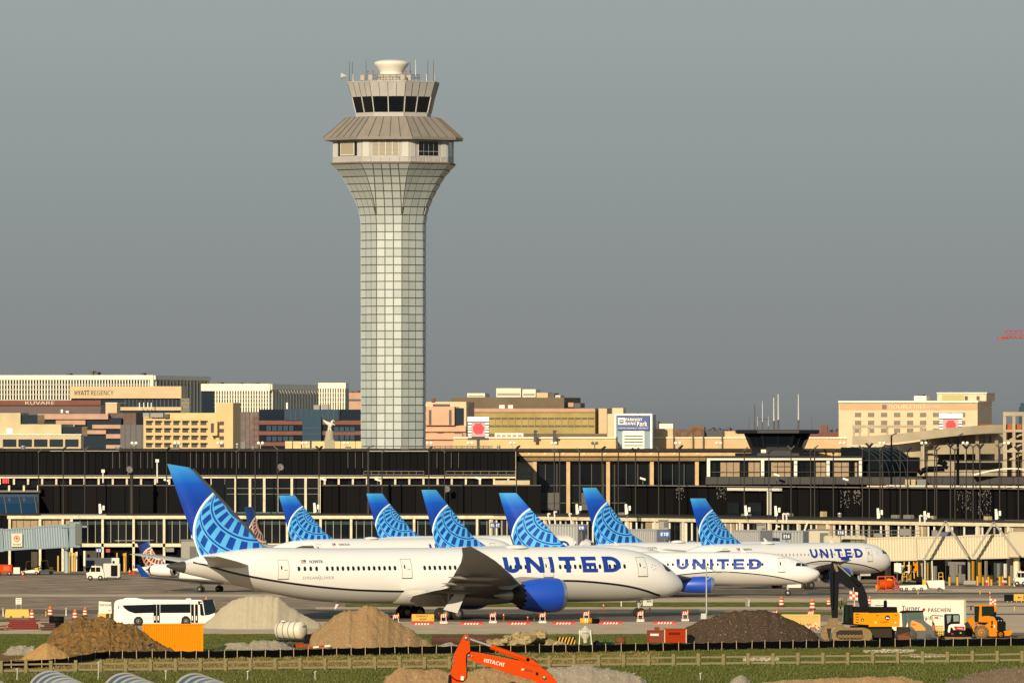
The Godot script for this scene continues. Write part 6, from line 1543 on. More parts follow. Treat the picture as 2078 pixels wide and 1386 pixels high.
	# crossing white pipes and frames on the roof edge
	for q in [[1112, 1118, 1042, 1076], [1125, 1128, 1038, 1076], [1155, 1165, 1042, 1076], [1590, 1590, 1042, 1062], [1597, 1597, 1042, 1062], [1878, 1878, 1046, 1064], [1868, 1868, 1046, 1064], [1640, 1632, 1060, 1080], [1578, 1566, 1068, 1100]]:
		var dd: float = 1346.0 - maxf(0, q[0] - 1150) * 0.075
		var a := at(q[0], q[2], dd); var b := at(q[1], q[3], dd)
		var m := thing("vent_pipe", "white upright steam pipe standing at the diagonal concourse roof edge", "pipe", Vector3(b.x, b.y, b.z), 0.0, "white pipes at the roof edge")
		s = S(); tube(s, Vector3.ZERO, a - b, 0.13, 8); put(s, "pipe", mt("pipe_white"), m)
		s = S(); tube(s, a - b, a - b + Vector3(0.35, -0.1, 0), 0.12, 8); put(s, "elbow", mt("pipe_white"), m)
# =====================================================================  GROUND, HEAPS, FENCES
func sheet(called: String, mat: Material, pts: Array, y: float) -> MeshInstance3D:
	var pv := PackedVector2Array()
	for p in pts:
		var g := gp(p[0], p[1]); pv.append(Vector2(g.x, g.z))
	var s := S(); var ix := Geometry2D.triangulate_polygon(pv)
	if Geometry2D.is_polygon_clockwise(pv): pass
	for i in range(0, ix.size(), 3):
		var a := pv[ix[i]]; var b := pv[ix[i + 1]]; var c := pv[ix[i + 2]]
		var A := Vector3(a.x, y, a.y); var B := Vector3(b.x, y, b.y); var C := Vector3(c.x, y, c.y)
		if (B - A).cross(C - A).y > 0: tri(s, A, C, B)
		else: tri(s, A, B, C)
	return struct(put(s, called, mat, self))
func wob(u0: float, u1: float, v: float, amp: float, n: int, sd: int) -> Array:
	var fn := FastNoiseLite.new(); fn.seed = sd; fn.frequency = 0.02
	var o: Array = []
	for i in n + 1:
		var u := lerpf(u0, u1, float(i) / n); o.append([u, v + fn.get_noise_1d(u) * amp * 2.0])
	return o
func band(called: String, mat: Material, v0: float, v1: float, y: float, u0 := -260.0, u1 := 2340.0, amp := 0.0, sd := 1):
	var pts: Array = wob(u0, u1, v0, amp, 40 if amp > 0 else 1, sd)
	var lo: Array = wob(u0, u1, v1, amp, 40 if amp > 0 else 1, sd + 5); lo.reverse()
	pts.append_array(lo)
	return sheet(called, mat, pts, y)
func ground():
	var apron := ntex("apron", 3, 0.02, 5, [[0.0, "7d6c5a"], [0.3, "96836e"], [0.45, "8a7764"], [0.65, "a4907a"], [1.0, "b39e87"]], 70.0, 0.9, 0.0, 512)
	var conc := ntex("taxi_concrete", 4, 0.02, 5, [[0.0, "b09a7f"], [0.5, "c4ad90"], [1.0, "d0ba9c"]], 55.0, 0.9, 0.0, 512)
	var asph := ntex("taxi_asphalt", 5, 0.02, 5, [[0.0, "62564a"], [0.5, "74675a"], [1.0, "86786a"]], 45.0, 0.9, 0.0, 512)
	var grass := ntex("grass", 6, 0.03, 5, [[0.0, "3c4018"], [0.3, "585e25"], [0.5, "6b6e2b"], [0.75, "847c38"], [1.0, "9c8a4a"]], 30.0, 0.95, 0.0, 512)
	var straw := ntex("dry_grass", 7, 0.04, 5, [[0.0, "4f4f22"], [0.35, "75673a"], [0.65, "8f7a48"], [1.0, "a48a58"]], 16.0, 0.95, 0.0, 512)
	var dirt := ntex("bare_dirt", 8, 0.04, 5, [[0.0, "6e4f30"], [0.5, "8a6540"], [1.0, "a07a52"]], 12.0, 0.95)
	var s := S()
	quad(s, Vector3(-4000, 0, -11000), Vector3(4000, 0, -11000), Vector3(4000, 0, 200), Vector3(-4000, 0, 200))
	struct(put(s, "ground", apron, self))
	# apron joints and older patches
	band("apron_patch", asph, 1196.5, 1204, 0.004, 640, 1690); band("apron_patch", conc, 1206, 1211, 0.004, -260, 620); band("taxiway", conc, 1214, 1222, 0.004, 980, 2340)
	band("taxiway", conc, 1195, 1202, 0.004, 1745, 2340); band("marking_green", mt("mark_green", "2c3f33", 0.8), 1203.2, 1205.6, 0.008, 1640, 2340); band("taxiway_joint", asph, 1219.5, 1221.5, 0.012, 1690, 2340); band("marking_yellow", mt("mark_yellow", "a57a26", 0.8), 1212.6, 1213.8, 0.008, 1440, 1900)
	band("grass_strip", grass, 1222.5, 1232, 0.012, 1128, 1720, 0.4, 11)
	band("grass_strip", grass, 1226, 1232, 0.012, 700, 1128, 0.5, 12)
	band("service_road", conc, 1232, 1237, 0.008, 640, 2340)
	band("taxiway_asphalt", asph, 1236.5, 1263, 0.012, 560, 1420)
	band("taxiway_asphalt", asph, 1238, 1246, 0.012, -260, 560); band("marking_yellow", mt("mark_yellow"), 1247.5, 1248.6, 0.008, -260, 560)
	band("marking_green", mt("mark_green"), 1241, 1247, 0.02, 1280, 1470, 1.2, 13)
	band("grass_strip", grass, 1242.5, 1248.5, 0.016, 1395, 1720, 0.5, 14)
	band("apron_patch", conc, 1224, 1262, 0.004, 1720, 2340); band("taxiway_joint", asph, 1229.5, 1231, 0.008, 1900, 2340); band("apron_patch", asph, 1245, 1248, 0.008, 1960, 2340)
	band("haul_road", conc, 1262, 1288, 0.02)
	band("grass_field", grass, 1287, 1480, 0.03, -260, 2340, 0.7, 15)
	band("grass_verge", grass, 1257, 1262.5, 0.026, -260, 30, 0.4, 16)
	sheet("dry_verge", straw, wob(120, 1310, 1342, 2.0, 40, 21) + [[1420, 1347], [1330, 1352], [1000, 1358], [430, 1366], [200, 1372], [60, 1378], [100, 1360]], 0.034)
	sheet("dry_verge", straw, [[-260, 1362], [60, 1360], [140, 1355], [150, 1372], [60, 1380], [-260, 1384]], 0.038)
	sheet("bare_earth", dirt, [[-260, 1325], [60, 1322], [180, 1320], [230, 1328], [180, 1336], [140, 1350], [60, 1356], [-260, 1358]], 0.042)
	sheet("gravel_yard", ntex("yard_gravel", 9, 0.05, 5, [[0.0, "6d604e"], [1.0, "8f8270"]], 10.0, 0.95), [[1370, 1286], [2340, 1284], [2340, 1306], [1660, 1312], [1370, 1312]], 0.046)
	# sun-bleached spill of stones in the verge
	for q in [[1755, 1858, 1320.5, 1326], [1510, 1582, 1336.5, 1343], [1850, 1930, 1330, 1335]]:
		var st := S()
		for k in 150:
			var p := gp(rng.randf_range(q[0], q[1]), rng.randf_range(q[2], q[3])); var r := rng.randf_range(0.05, 0.14)
			box(st, p + Vector3(0, r * 0.6, 0), Vector3(r * 2, r * 1.4, r * 2), Basis(Vector3.UP, rng.randf() * 3.0))
		tag(stuff(put(st, "stone_spill", mt("stone_pale", "aa9d86", 0.9), self)), "scatter of pale stones lying in the grass by the timber fence", "stones", "stone spills in the verge")
	# grass blades: uncountable tufts over the field
	for gi in 2:
		var mm := MultiMesh.new(); mm.transform_format = MultiMesh.TRANSFORM_3D
		var ts := S()
		for k in 7:
			var a := k * 0.9; var r := 0.05 + 0.012 * k; var c := Vector3(cos(a) * r, 0, sin(a) * r); var t := c * 2.6 + Vector3(0, 0.08 + 0.012 * k, 0); var w := Vector3(-sin(a), 0, cos(a)) * 0.025
			tri(ts, c - w, t, c + w)
		ts.generate_normals(); mm.mesh = ts.commit()
		var N := 15000 if gi == 0 else 3500
		mm.instance_count = N
		for i in N:
			var u: float; var v: float
			while true:
				u = rng.randf_range(-60, 2140); v = 1288.0 + 112.0 * rng.randf()
				var dry: bool = v > 1340.0 - u * 0.012 and v < 1366.0 - u * 0.012 and u < 1340
				if gi == 1 and dry: break
				if gi == 0 and (not dry) and not (v < 1314 and u > 1365): break
			var p := gp(u, v); var sc := rng.randf_range(0.5, 1.5)
			if v > 1366.0 - u * 0.012: sc *= 1.25
			mm.set_instance_transform(i, Transform3D(Basis(Vector3.UP, rng.randf() * TAU).scaled(Vector3(sc * 1.5, sc, sc * 1.5)), p + Vector3(0, 0.03, 0)))
		var mi := MultiMeshInstance3D.new(); mi.multimesh = mm; mi.name = ["grass_tufts", "dry_grass_tufts"][gi]
		var gm := mt(["blade_green", "blade_straw"][gi], ["6a6e2d", "a48c50"][gi], 0.9); gm.backlight_enabled = true; gm.backlight = Color(0.12, 0.14, 0.04)
		mi.material_override = gm; add_child(mi)
		tag(stuff(mi), ["short green grass of the field around the fences", "dry straw-coloured grass of the verge along the timber fence"][gi], "grass")
# heap of loose material: silhouette in photo columns/rows on a ground row, slopes at the angle of repose
func heap(called: String, label: String, cat: String, vb: float, pts: Array, mat: Material, rough: float, stones: int, smat: Material, slope := 0.62):
	var d := gd(vb); var k := d / F; var uc: float = (pts[0][0] + pts[-1][0]) / 2.0
	var hmax := 0.0
	for p in pts: hmax = maxf(hmax, (vb - p[1]) * k)
	var dc := d + hmax / slope * 0.9          # ridge stands behind the front toe
	k = dc / F
	var n := thing(called, label, cat, Vector3((uc - UC) * k, 0, -dc), 0.0, "heaps of loose material")
	var fn := FastNoiseLite.new(); fn.seed = int(uc) + int(vb); fn.frequency = 0.35; fn.fractal_octaves = 4
	var hx := func(u: float) -> float:
		for i in pts.size() - 1:
			if u <= pts[i + 1][0]:
				var t := clampf((u - pts[i][0]) / (pts[i + 1][0] - pts[i][0]), 0, 1)
				return maxf(0.0, H + (VH - lerpf(pts[i][1], pts[i + 1][1], t * t * (3 - 2 * t) * 0.5 + t * 0.5)) * k)
		return 0.0
	var NX := 110; var NZ := 56; var zr := hmax / slope * 1.25 + 0.5
	var u0: float = pts[0][0] - 4; var u1: float = pts[-1][0] + 4
	var G: Array = []
	var surf := func(u: float, z: float) -> float:
		var x := (u - uc) * k
		var w := fn.get_noise_2d(x * 0.35, z * 0.35) * 0.9
		var h: float = hx.call(u) * (1.0 + 0.05 * fn.get_noise_1d(x * 3.0))
		w += fn.get_noise_2d(x * 1.6, z * 0.12 + 90.0) * 0.7
		var az := sqrt(z * z + 0.16) - 0.4
		var y: float = h - maxf(az + w * rough * 0.6, 0.0) * slope * (0.75 + 0.25 * clampf(h / maxf(hmax, 0.1), 0, 1))
		return maxf(y + (fn.get_noise_2d(x * 2.0 + 40.0, z * 2.0) * 0.4 + fn.get_noise_2d(x * 5.0, z * 5.0 + 9.0) * 0.2) * rough * clampf(y * 2.0, 0, 1), -0.06)
	for i in NX + 1:
		var col: Array = []; var u := lerpf(u0, u1, float(i) / NX)
		for j in NZ + 1:
			var z := lerpf(-zr, zr, float(j) / NZ)
			col.append(Vector3((u - uc) * k, surf.call(u, z), z))
		G.append(col)
	var s := S(); s.set_smooth_group(1 if rough < 0.6 else -1)
	for i in NX:
		for j in NZ:
			var a: Vector3 = G[i][j]; var b: Vector3 = G[i + 1][j]; var c: Vector3 = G[i + 1][j + 1]; var e: Vector3 = G[i][j + 1]
			if maxf(maxf(a.y, b.y), maxf(c.y, e.y)) <= -0.05: continue
			quad(s, a, b, c, e)
	put(s, "mound", mat, n)
	if stones > 0:
		s = S()
		for q in stones:
			var u := rng.randf_range(u0, u1); var z := rng.randf_range(0, zr * 0.9)
			var y: float = surf.call(u, z)
			if y < 0.02: continue
			var r := rng.randf_range(0.02, 0.045) * (1.0 + rough * rough * 3.0) * (2.0 if rng.randf() < 0.05 else 1.0)
			if rough > 0.6 and q % 9 == 0: r *= rng.randf_range(1.5, 3.0)
			rock(s, Vector3((u - uc) * k, y, z), r)
		stuff(put(s, "stones", smat, n))
	return n
func rock(s: SurfaceTool, c: Vector3, r: float):
	var p: Array = []
	for q in [Vector3(1, 0, 0), Vector3(-1, 0, 0), Vector3(0, 1, 0), Vector3(0, -1, 0), Vector3(0, 0, 1), Vector3(0, 0, -1)]:
		p.append(c + (q + Vector3(rng.randf_range(-0.4, 0.4), rng.randf_range(-0.4, 0.4), rng.randf_range(-0.4, 0.4))) * r)
	s.set_smooth_group(-1)
	for f in [[0, 2, 4], [4, 2, 1], [1, 2, 5], [5, 2, 0], [4, 3, 0], [1, 3, 4], [5, 3, 1], [0, 3, 5]]: tri(s, p[f[0]], p[f[2]], p[f[1]])
func heaps():
	var clay := ntex("heap_clay", 71, 0.05, 5, [[0.0, "57401f"], [0.5, "7a5c34"], [1.0, "96764a"]], 6.0, 0.95, 2.0)
	var sand := ntex("heap_sand", 72, 0.06, 4, [[0.0, "a27c4d"], [1.0, "b8925f"]], 5.0, 0.95, 1.0)
	var gravel := ntex("heap_gravel", 73, 0.12, 4, [[0.0, "a3957a"], [0.5, "b8aa8e"], [1.0, "c6b99d"]], 4.0, 0.95, 1.0)
	var tan_ := ntex("heap_tan", 74, 0.10, 4, [[0.0, "856644"], [0.5, "9a7b55"], [1.0, "ad8e67"]], 5.0, 0.95, 1.5)
	var mill := ntex("heap_millings", 75, 0.10, 4, [[0.0, "3d3126"], [0.5, "4c3e32"], [1.0, "5e4e40"]], 5.0, 0.95, 1.5)
	var grey := ntex("heap_grey", 76, 0.10, 4, [[0.0, "857a68"], [1.0, "a09583"]], 4.0, 0.95, 1.5)
	var pal := mt("stone_pale", "aa9d86", 0.9); var brn := mt("stone_brown", "6b5638", 0.9)
	heap("dirt_heap", "rough clumpy brown dirt heap in front of the orange container", "dirt heap", 1329, [[93, 1329], [96, 1300], [105, 1283], [120, 1270], [150, 1259], [165, 1254], [195, 1253], [215, 1254], [240, 1262], [262, 1266], [280, 1278], [310, 1297], [340, 1313], [364, 1328]], clay, 0.75, 900, brn, 0.6)
	heap("sand_heap", "small smooth orange sand cone at the foot of the clumpy dirt heap", "sand heap", 1341, [[34, 1341], [60, 1323], [88, 1306], [95, 1305], [108, 1310], [130, 1323], [152, 1340]], sand, 0.18, 60, brn)
	heap("gravel_heap", "low grey stone mound beside the small orange sand cone", "gravel heap", 1331, [[-4, 1331], [28, 1311], [40, 1309], [54, 1313], [68, 1310], [84, 1330]], grey, 0.5, 150, pal)
	heap("gravel_heap", "large pale cream gravel heap beside the white bus", "gravel heap", 1277, [[400, 1277], [425, 1257], [455, 1229], [475, 1217], [495, 1211], [520, 1211], [545, 1208], [562, 1211], [590, 1232], [620, 1250], [645, 1263], [658, 1277]], gravel, 0.15, 350, pal)
	heap("gravel_heap", "tall tan gravel heap right of the water tank trailer", "gravel heap", 1317, [[622, 1317], [632, 1284], [645, 1276], [660, 1262], [680, 1247], [700, 1240], [720, 1238], [743, 1229], [757, 1230], [775, 1240], [800, 1258], [830, 1275], [860, 1298], [890, 1316]], tan_, 0.3, 1300, pal)
	heap("gravel_heap", "low stony mound between orange container and water trailer", "gravel heap", 1320, [[428, 1320], [448, 1312], [465, 1305], [490, 1303], [505, 1305], [514, 1300], [545, 1300], [570, 1304], [600, 1319]], grey, 0.4, 250, pal)
	heap("millings_heap", "broad dark brown heap of asphalt millings beside the red bins", "gravel heap", 1306, [[1362, 1306], [1383, 1283], [1395, 1271], [1430, 1257], [1470, 1244], [1500, 1238], [1545, 1238], [1575, 1244], [1600, 1255], [1630, 1269], [1652, 1283], [1672, 1306]], mill, 0.28, 1100, mt("stone_dun", "7d6d5a", 0.9))
	heap("sand_heap", "tan sand heap behind the orange digger arm's knuckle", "sand heap", 1412, [[766, 1412], [785, 1370], [810, 1354], [830, 1356], [850, 1357], [880, 1357], [905, 1362], [940, 1366], [960, 1359], [985, 1355], [1010, 1358], [1040, 1365], [1090, 1372], [1120, 1412]], tan_, 0.35, 500, pal)
	heap("gravel_heap", "pale gravel heap right of the orange digger arm's elbow", "gravel heap", 1412, [[1060, 1412], [1100, 1362], [1125, 1355], [1150, 1352], [1190, 1350], [1215, 1353], [1260, 1362], [1285, 1366], [1300, 1372], [1335, 1412]], grey, 0.35, 900, pal)
	heap("gravel_heap", "tiny pointed gravel cone in the grass before the timber fence", "gravel heap", 1404, [[1466, 1404], [1490, 1376], [1503, 1369], [1515, 1374], [1540, 1404]], grey, 0.3, 150, pal)
	heap("sand_heap", "long flat tan spoil bank before the timber fence", "sand heap", 1412, [[1500, 1412], [1540, 1386], [1600, 1379], [1700, 1375], [1830, 1373], [1870, 1382], [1905, 1412]], tan_, 0.25, 400, pal)
	heap("gravel_heap", "coarse grey-brown gravel bank before the timber fence's end, beside the tan bank", "gravel heap", 1412, [[1870, 1412], [1935, 1380], [1985, 1366], [2030, 1356], [2078, 1352], [2130, 1352], [2160, 1412]], ntex("heap_coarse", 77, 0.2, 4, [[0.0, "4d4234"], [0.5, "6b5d4b"], [1.0, "8b7b65"]], 4.0, 0.95, 2.0), 0.4, 1500, mt("stone_dun"))
	heap("gravel_heap", "small grey mound between the tan heap and the rusty pipe", "gravel heap", 1315, [[880, 1315], [900, 1306], [915, 1303], [928, 1308], [940, 1315]], grey, 0.4, 90, pal)
func fences():
	# black silt fence: fabric spans between pale stakes
	var base := [[-40, 1359.0], [60, 1358.0], [135, 1352.0], [160, 1347.0], [178, 1342.0], [212, 1338.0], [440, 1337.0], [600, 1334.0], [840, 1327.5], [1240, 1323.6], [1640, 1316.0], [2120, 1310.0]]
	var P := func(u: float) -> Vector3:
		for i in base.size() - 1:
			if u <= base[i + 1][0]: return gp(u, lerpf(base[i][1], base[i + 1][1], (u - base[i][0]) / (base[i + 1][0] - base[i][0])))
		return gp(u, 1310.0)
	var n := thing("silt_fence", "long low black fabric silt fence on pale wooden stakes across the whole site", "fence", Vector3(0, 0, -900))
	var o := n.position
	var fab := mt("clad_silt", "08090a", 0.8); var stk := mt("stake_wood", "a0917a", 0.85)
	var u := -36.0; var us: Array = []
	while u < 2115: us.append(u); u += 29.0 + rng.randf_range(-3.5, 3.5)
	for i in us.size() - 1:
		var a: Vector3 = P.call(us[i]) - o; var b: Vector3 = P.call(us[i + 1]) - o
		var s := S(); s.set_smooth_group(1); var N := 6; var pr: Array = []
		var sag := rng.randf_range(0.03, 0.11); var bow := rng.randf_range(-0.12, 0.06)
		for q in N + 1:
			var t := float(q) / N; var c := a.lerp(b, t); var e := sin(t * PI)
			pr.append([c + Vector3(0, 0.76 - sag * e + rng.randf_range(-0.01, 0.01), 0), c + Vector3(0, 0.38, bow * e), c + Vector3(0, 0.0, 0.02)])
		loft(s, pr, false, false, true, false); put(s, "fabric_span", fab, n)
		s = S(); bar(s, a + Vector3(0, -0.02, 0.05), a + Vector3(rng.randf_range(-0.04, 0.04), 0.84 + rng.randf_range(-0.03, 0.05), 0.05), 0.075, 0.06); put(s, "stake", stk, n)
	# timber fence
	var post := ntex("fence_wood", 81, 0.06, 4, [[0.0, "6f6746"], [0.5, "857b58"], [1.0, "988c68"]], 1.6, 0.9)
	var railm := ntex("rail_wood", 82, 0.06, 4, [[0.0, "7b6f52"], [1.0, "93866a"]], 2.2, 0.9)
	var f := thing("timber_fence", "weathered timber fence of square posts and two rails across the field", "fence", Vector3(0, 0, -860))
	o = f.position
	u = -50.0; var last := Vector3.INF
	while u < 2140:
		var p := gp(u, 1367.0 - 22.0 * u / 2078.0) - o
		var s := S(); var hh := 1.1 + rng.randf_range(-0.04, 0.05)
		rbox(s, p + Vector3(0, hh / 2, 0), Vector3(0.27, hh, 0.27), 0.03, Basis(Vector3.UP, 0.35 + rng.randf_range(-0.06, 0.06))); put(s, "post", post, f)
		if last != Vector3.INF:
			for q in [[0.78, 0.15], [0.24, 0.19]]:
				s = S(); bar(s, last + Vector3(0, q[0] + rng.randf_range(-0.02, 0.02), -0.12), p + Vector3(0, q[0] + rng.randf_range(-0.02, 0.02), -0.12), 0.06, q[1]); put(s, "rail", railm, f)
		last = p; u += 50.6
	# slim steel posts of the near wire fence
	for q in [[198, 1345], [335, 1362], [502, 1363], [639, 1364], [1131, 1366], [1267, 1367], [1285, 1368], [1422, 1367], [33, 1358]]:
		var d := 805.0; var p := at(q[0], q[1], d)
		var m := thing("fence_post", "slim pale steel post of the wire fence before the timber fence", "post", Vector3(p.x, 0, p.z), 0.0, "steel posts of the wire fence")
		var s := S(); tube(s, Vector3.ZERO, Vector3(0.05 if q[0] < 400 else 0.0, p.y, 0), 0.06, 6); put(s, "shaft", mt("post_steel", "a9a79e", 0.45, 0.4), m)
		s = S(); tube(s, Vector3(-0.1, p.y, 0), Vector3(0.12, p.y + 0.06, 0), 0.05, 6); put(s, "cap", mt("post_steel"), m)
	# coils of razor wire strung between the posts
	for q in [[870, 975], [1100, 1270], [1640, 1760], [225, 330]]:
		var d := 803.0; var a := at(q[0], 1380, d); var b := at(q[1], 1380, d)
		var m := thing("razor_wire", "loose coil of thin razor wire along the near wire fence", "wire", a, 0.0, "razor wire coils")
		var s := S(); var N := int((b.x - a.x) / 0.42) * 8; var pr := Vector3.INF
		for i in N:
			var t := i * TAU / 8.0; var p := Vector3((b.x - a.x) * i / N + cos(t) * 0.22, 0.2 + sin(t) * 0.34, sin(t * 0.5) * 0.2)
			if pr != Vector3.INF: tube(s, pr, p, 0.011, 3)
			pr = p
		put(s, "coil", mt("wire_dark", "3a362e", 0.6, 0.5), m)
	# ribbed culvert pipes lying in the lower left corner
	var steel := ntex("culvert", 83, 0.05, 4, [[0.0, "96989a"], [1.0, "a8aaab"]], 5.0, 0.5)
	var labs := ["ribbed grey culvert pipe at the end of the row by the field edge", "ribbed grey culvert pipe in front of the small sand cone", "ribbed grey culvert pipe below the clumpy dirt heap", "ribbed grey culvert pipe below the orange container"]
	var i := 0
	for q in [[-30, 1367], [112, 1361], [262, 1365], [405, 1366]]:
		var d := 700.0; var top := at(q[0] - 8, q[1], d); var r: float = top.y / 2
		var m := thing("culvert_pipe", labs[i], "pipe", Vector3(top.x, 0, top.z), deg_to_rad(6), "culvert pipes"); i += 1
		var s := S(); lathe(s, Vector3(0, r, -1.0), Vector3(0, 0, 1), [[0, r * 0.95], [48, r * 0.95], [48, r * 0.88], [0, r * 0.88], [0, r * 0.95]], 48); put(s, "shell", steel, m)
		for k in 8:
			s = S(); lathe(s, Vector3(0, r, -0.8 + k * 6.2), Vector3(0, 0, 1), [[-0.8, r * 0.95], [-0.5, r * 0.99], [0.5, r * 0.99], [0.8, r * 0.95]], 40); put(s, "rib", mt("culvert_rib", "b5ad9b", 0.6), m)
# =====================================================================  SITE MACHINES AND STORES
# C(): a side elevation measured off an enlargement: zoom origin (ou, ov), zoom factor, foot column/row -> metres
func C(n: Node3D, ou: float, ov: float, sc: float, u0: float, vb: float) -> Dictionary: return {"n": n, "ou": ou, "ov": ov, "sc": sc, "u0": u0, "vb": vb, "k": gd(vb) / F}
func cx(c: Dictionary, x: float, y: float) -> Vector2: return Vector2((c.ou + x / c.sc - c.u0) * c.k, (c.vb - (c.ov + y / c.sc)) * c.k)
func sol(c: Dictionary, called: String, mat: Material, pts: Array, z0: float, z1: float, parent = null) -> MeshInstance3D:
	var q: Array = []
	for p in pts: q.append(cx(c, p[0], p[1]))
	var s := S(); prism(s, q, z0, z1); return put(s, called, mat, parent if parent else c.n)
func rod(c: Dictionary, called: String, mat: Material, x0: float, y0: float, x1: float, y1: float, r: float, z: float):
	var a := cx(c, x0, y0); var b := cx(c, x1, y1); var s := S(); tube(s, Vector3(a.x, a.y, z), Vector3(b.x, b.y, z), r, 8); return put(s, called, mat, c.n)
func rnd(c: Dictionary, x: float, y: float, r: float, z: float, w: float, tm: Material, rm: Material):
	var p := cx(c, x, y); var rr: float = r / c.sc * c.k
	var s := S(); lathe(s, Vector3(p.x, p.y, z - w / 2), Vector3(0, 0, 1), [[0, rr * 0.5], [0, rr * 0.88], [w * 0.15, rr], [w * 0.85, rr], [w, rr * 0.88], [w, rr * 0.5]], 24, true, true)
	for k in 18:
		var a := TAU * k / 18; box(s, Vector3(p.x + cos(a) * rr * 0.99, p.y + sin(a) * rr * 0.99, z), Vector3(rr * 0.05, rr * 0.14, w * 0.9), Basis(Vector3(0, 0, 1), a))
	var t := put(s, "tyre", tm, c.n)
	s = S(); lathe(s, Vector3(p.x, p.y, z + w / 2 - 0.04), Vector3(0, 0, 1), [[0, rr * 0.5], [0.06, rr * 0.5], [0.02, rr * 0.2], [0.07, rr * 0.16], [0.07, 0.01]], 18, true, true); put(s, "wheel_rim", rm, c.n)
func txt(c: Dictionary, t: String, mat: Material, x0: float, y0: float, x1: float, y1: float, z: float, w := 700, called := "lettering"):
	var a := cx(c, x0, y1); var b := cx(c, x1, y0); return sign_text(t, mat, c.n, Vector3(a.x, a.y, z), b.x - a.x, b.y - a.y, Basis.IDENTITY, w, called)
func stand(called: String, label: String, cat: String, u: float, vb: float, turn := 0.0, group := "") -> Node3D: return thing(called, label, cat, gp(u, vb), turn, group)
func check_flag(c: Dictionary, x0: float, y0: float, x1: float, y1: float, z: float):
	for i in 3:
		for j in 3:
			var xa := lerpf(x0, x1, i / 3.0); var xb := lerpf(x0, x1, (i + 1) / 3.0); var ya := lerpf(y0, y1, j / 3.0); var yb := lerpf(y0, y1, (j + 1) / 3.0)
			sol(c, "flag_check", mt("flag_orange", "cf4a28", 0.7) if (i + j) % 2 else mt("flag_pale", "dcd2c6", 0.7), [[xa, ya + i * 6], [xb, ya + i * 6 + 6], [xb, yb + i * 6 + 6], [xa, yb + i * 6]], z - 0.015 + 0.03 * i, z + 0.015 + 0.03 * i)
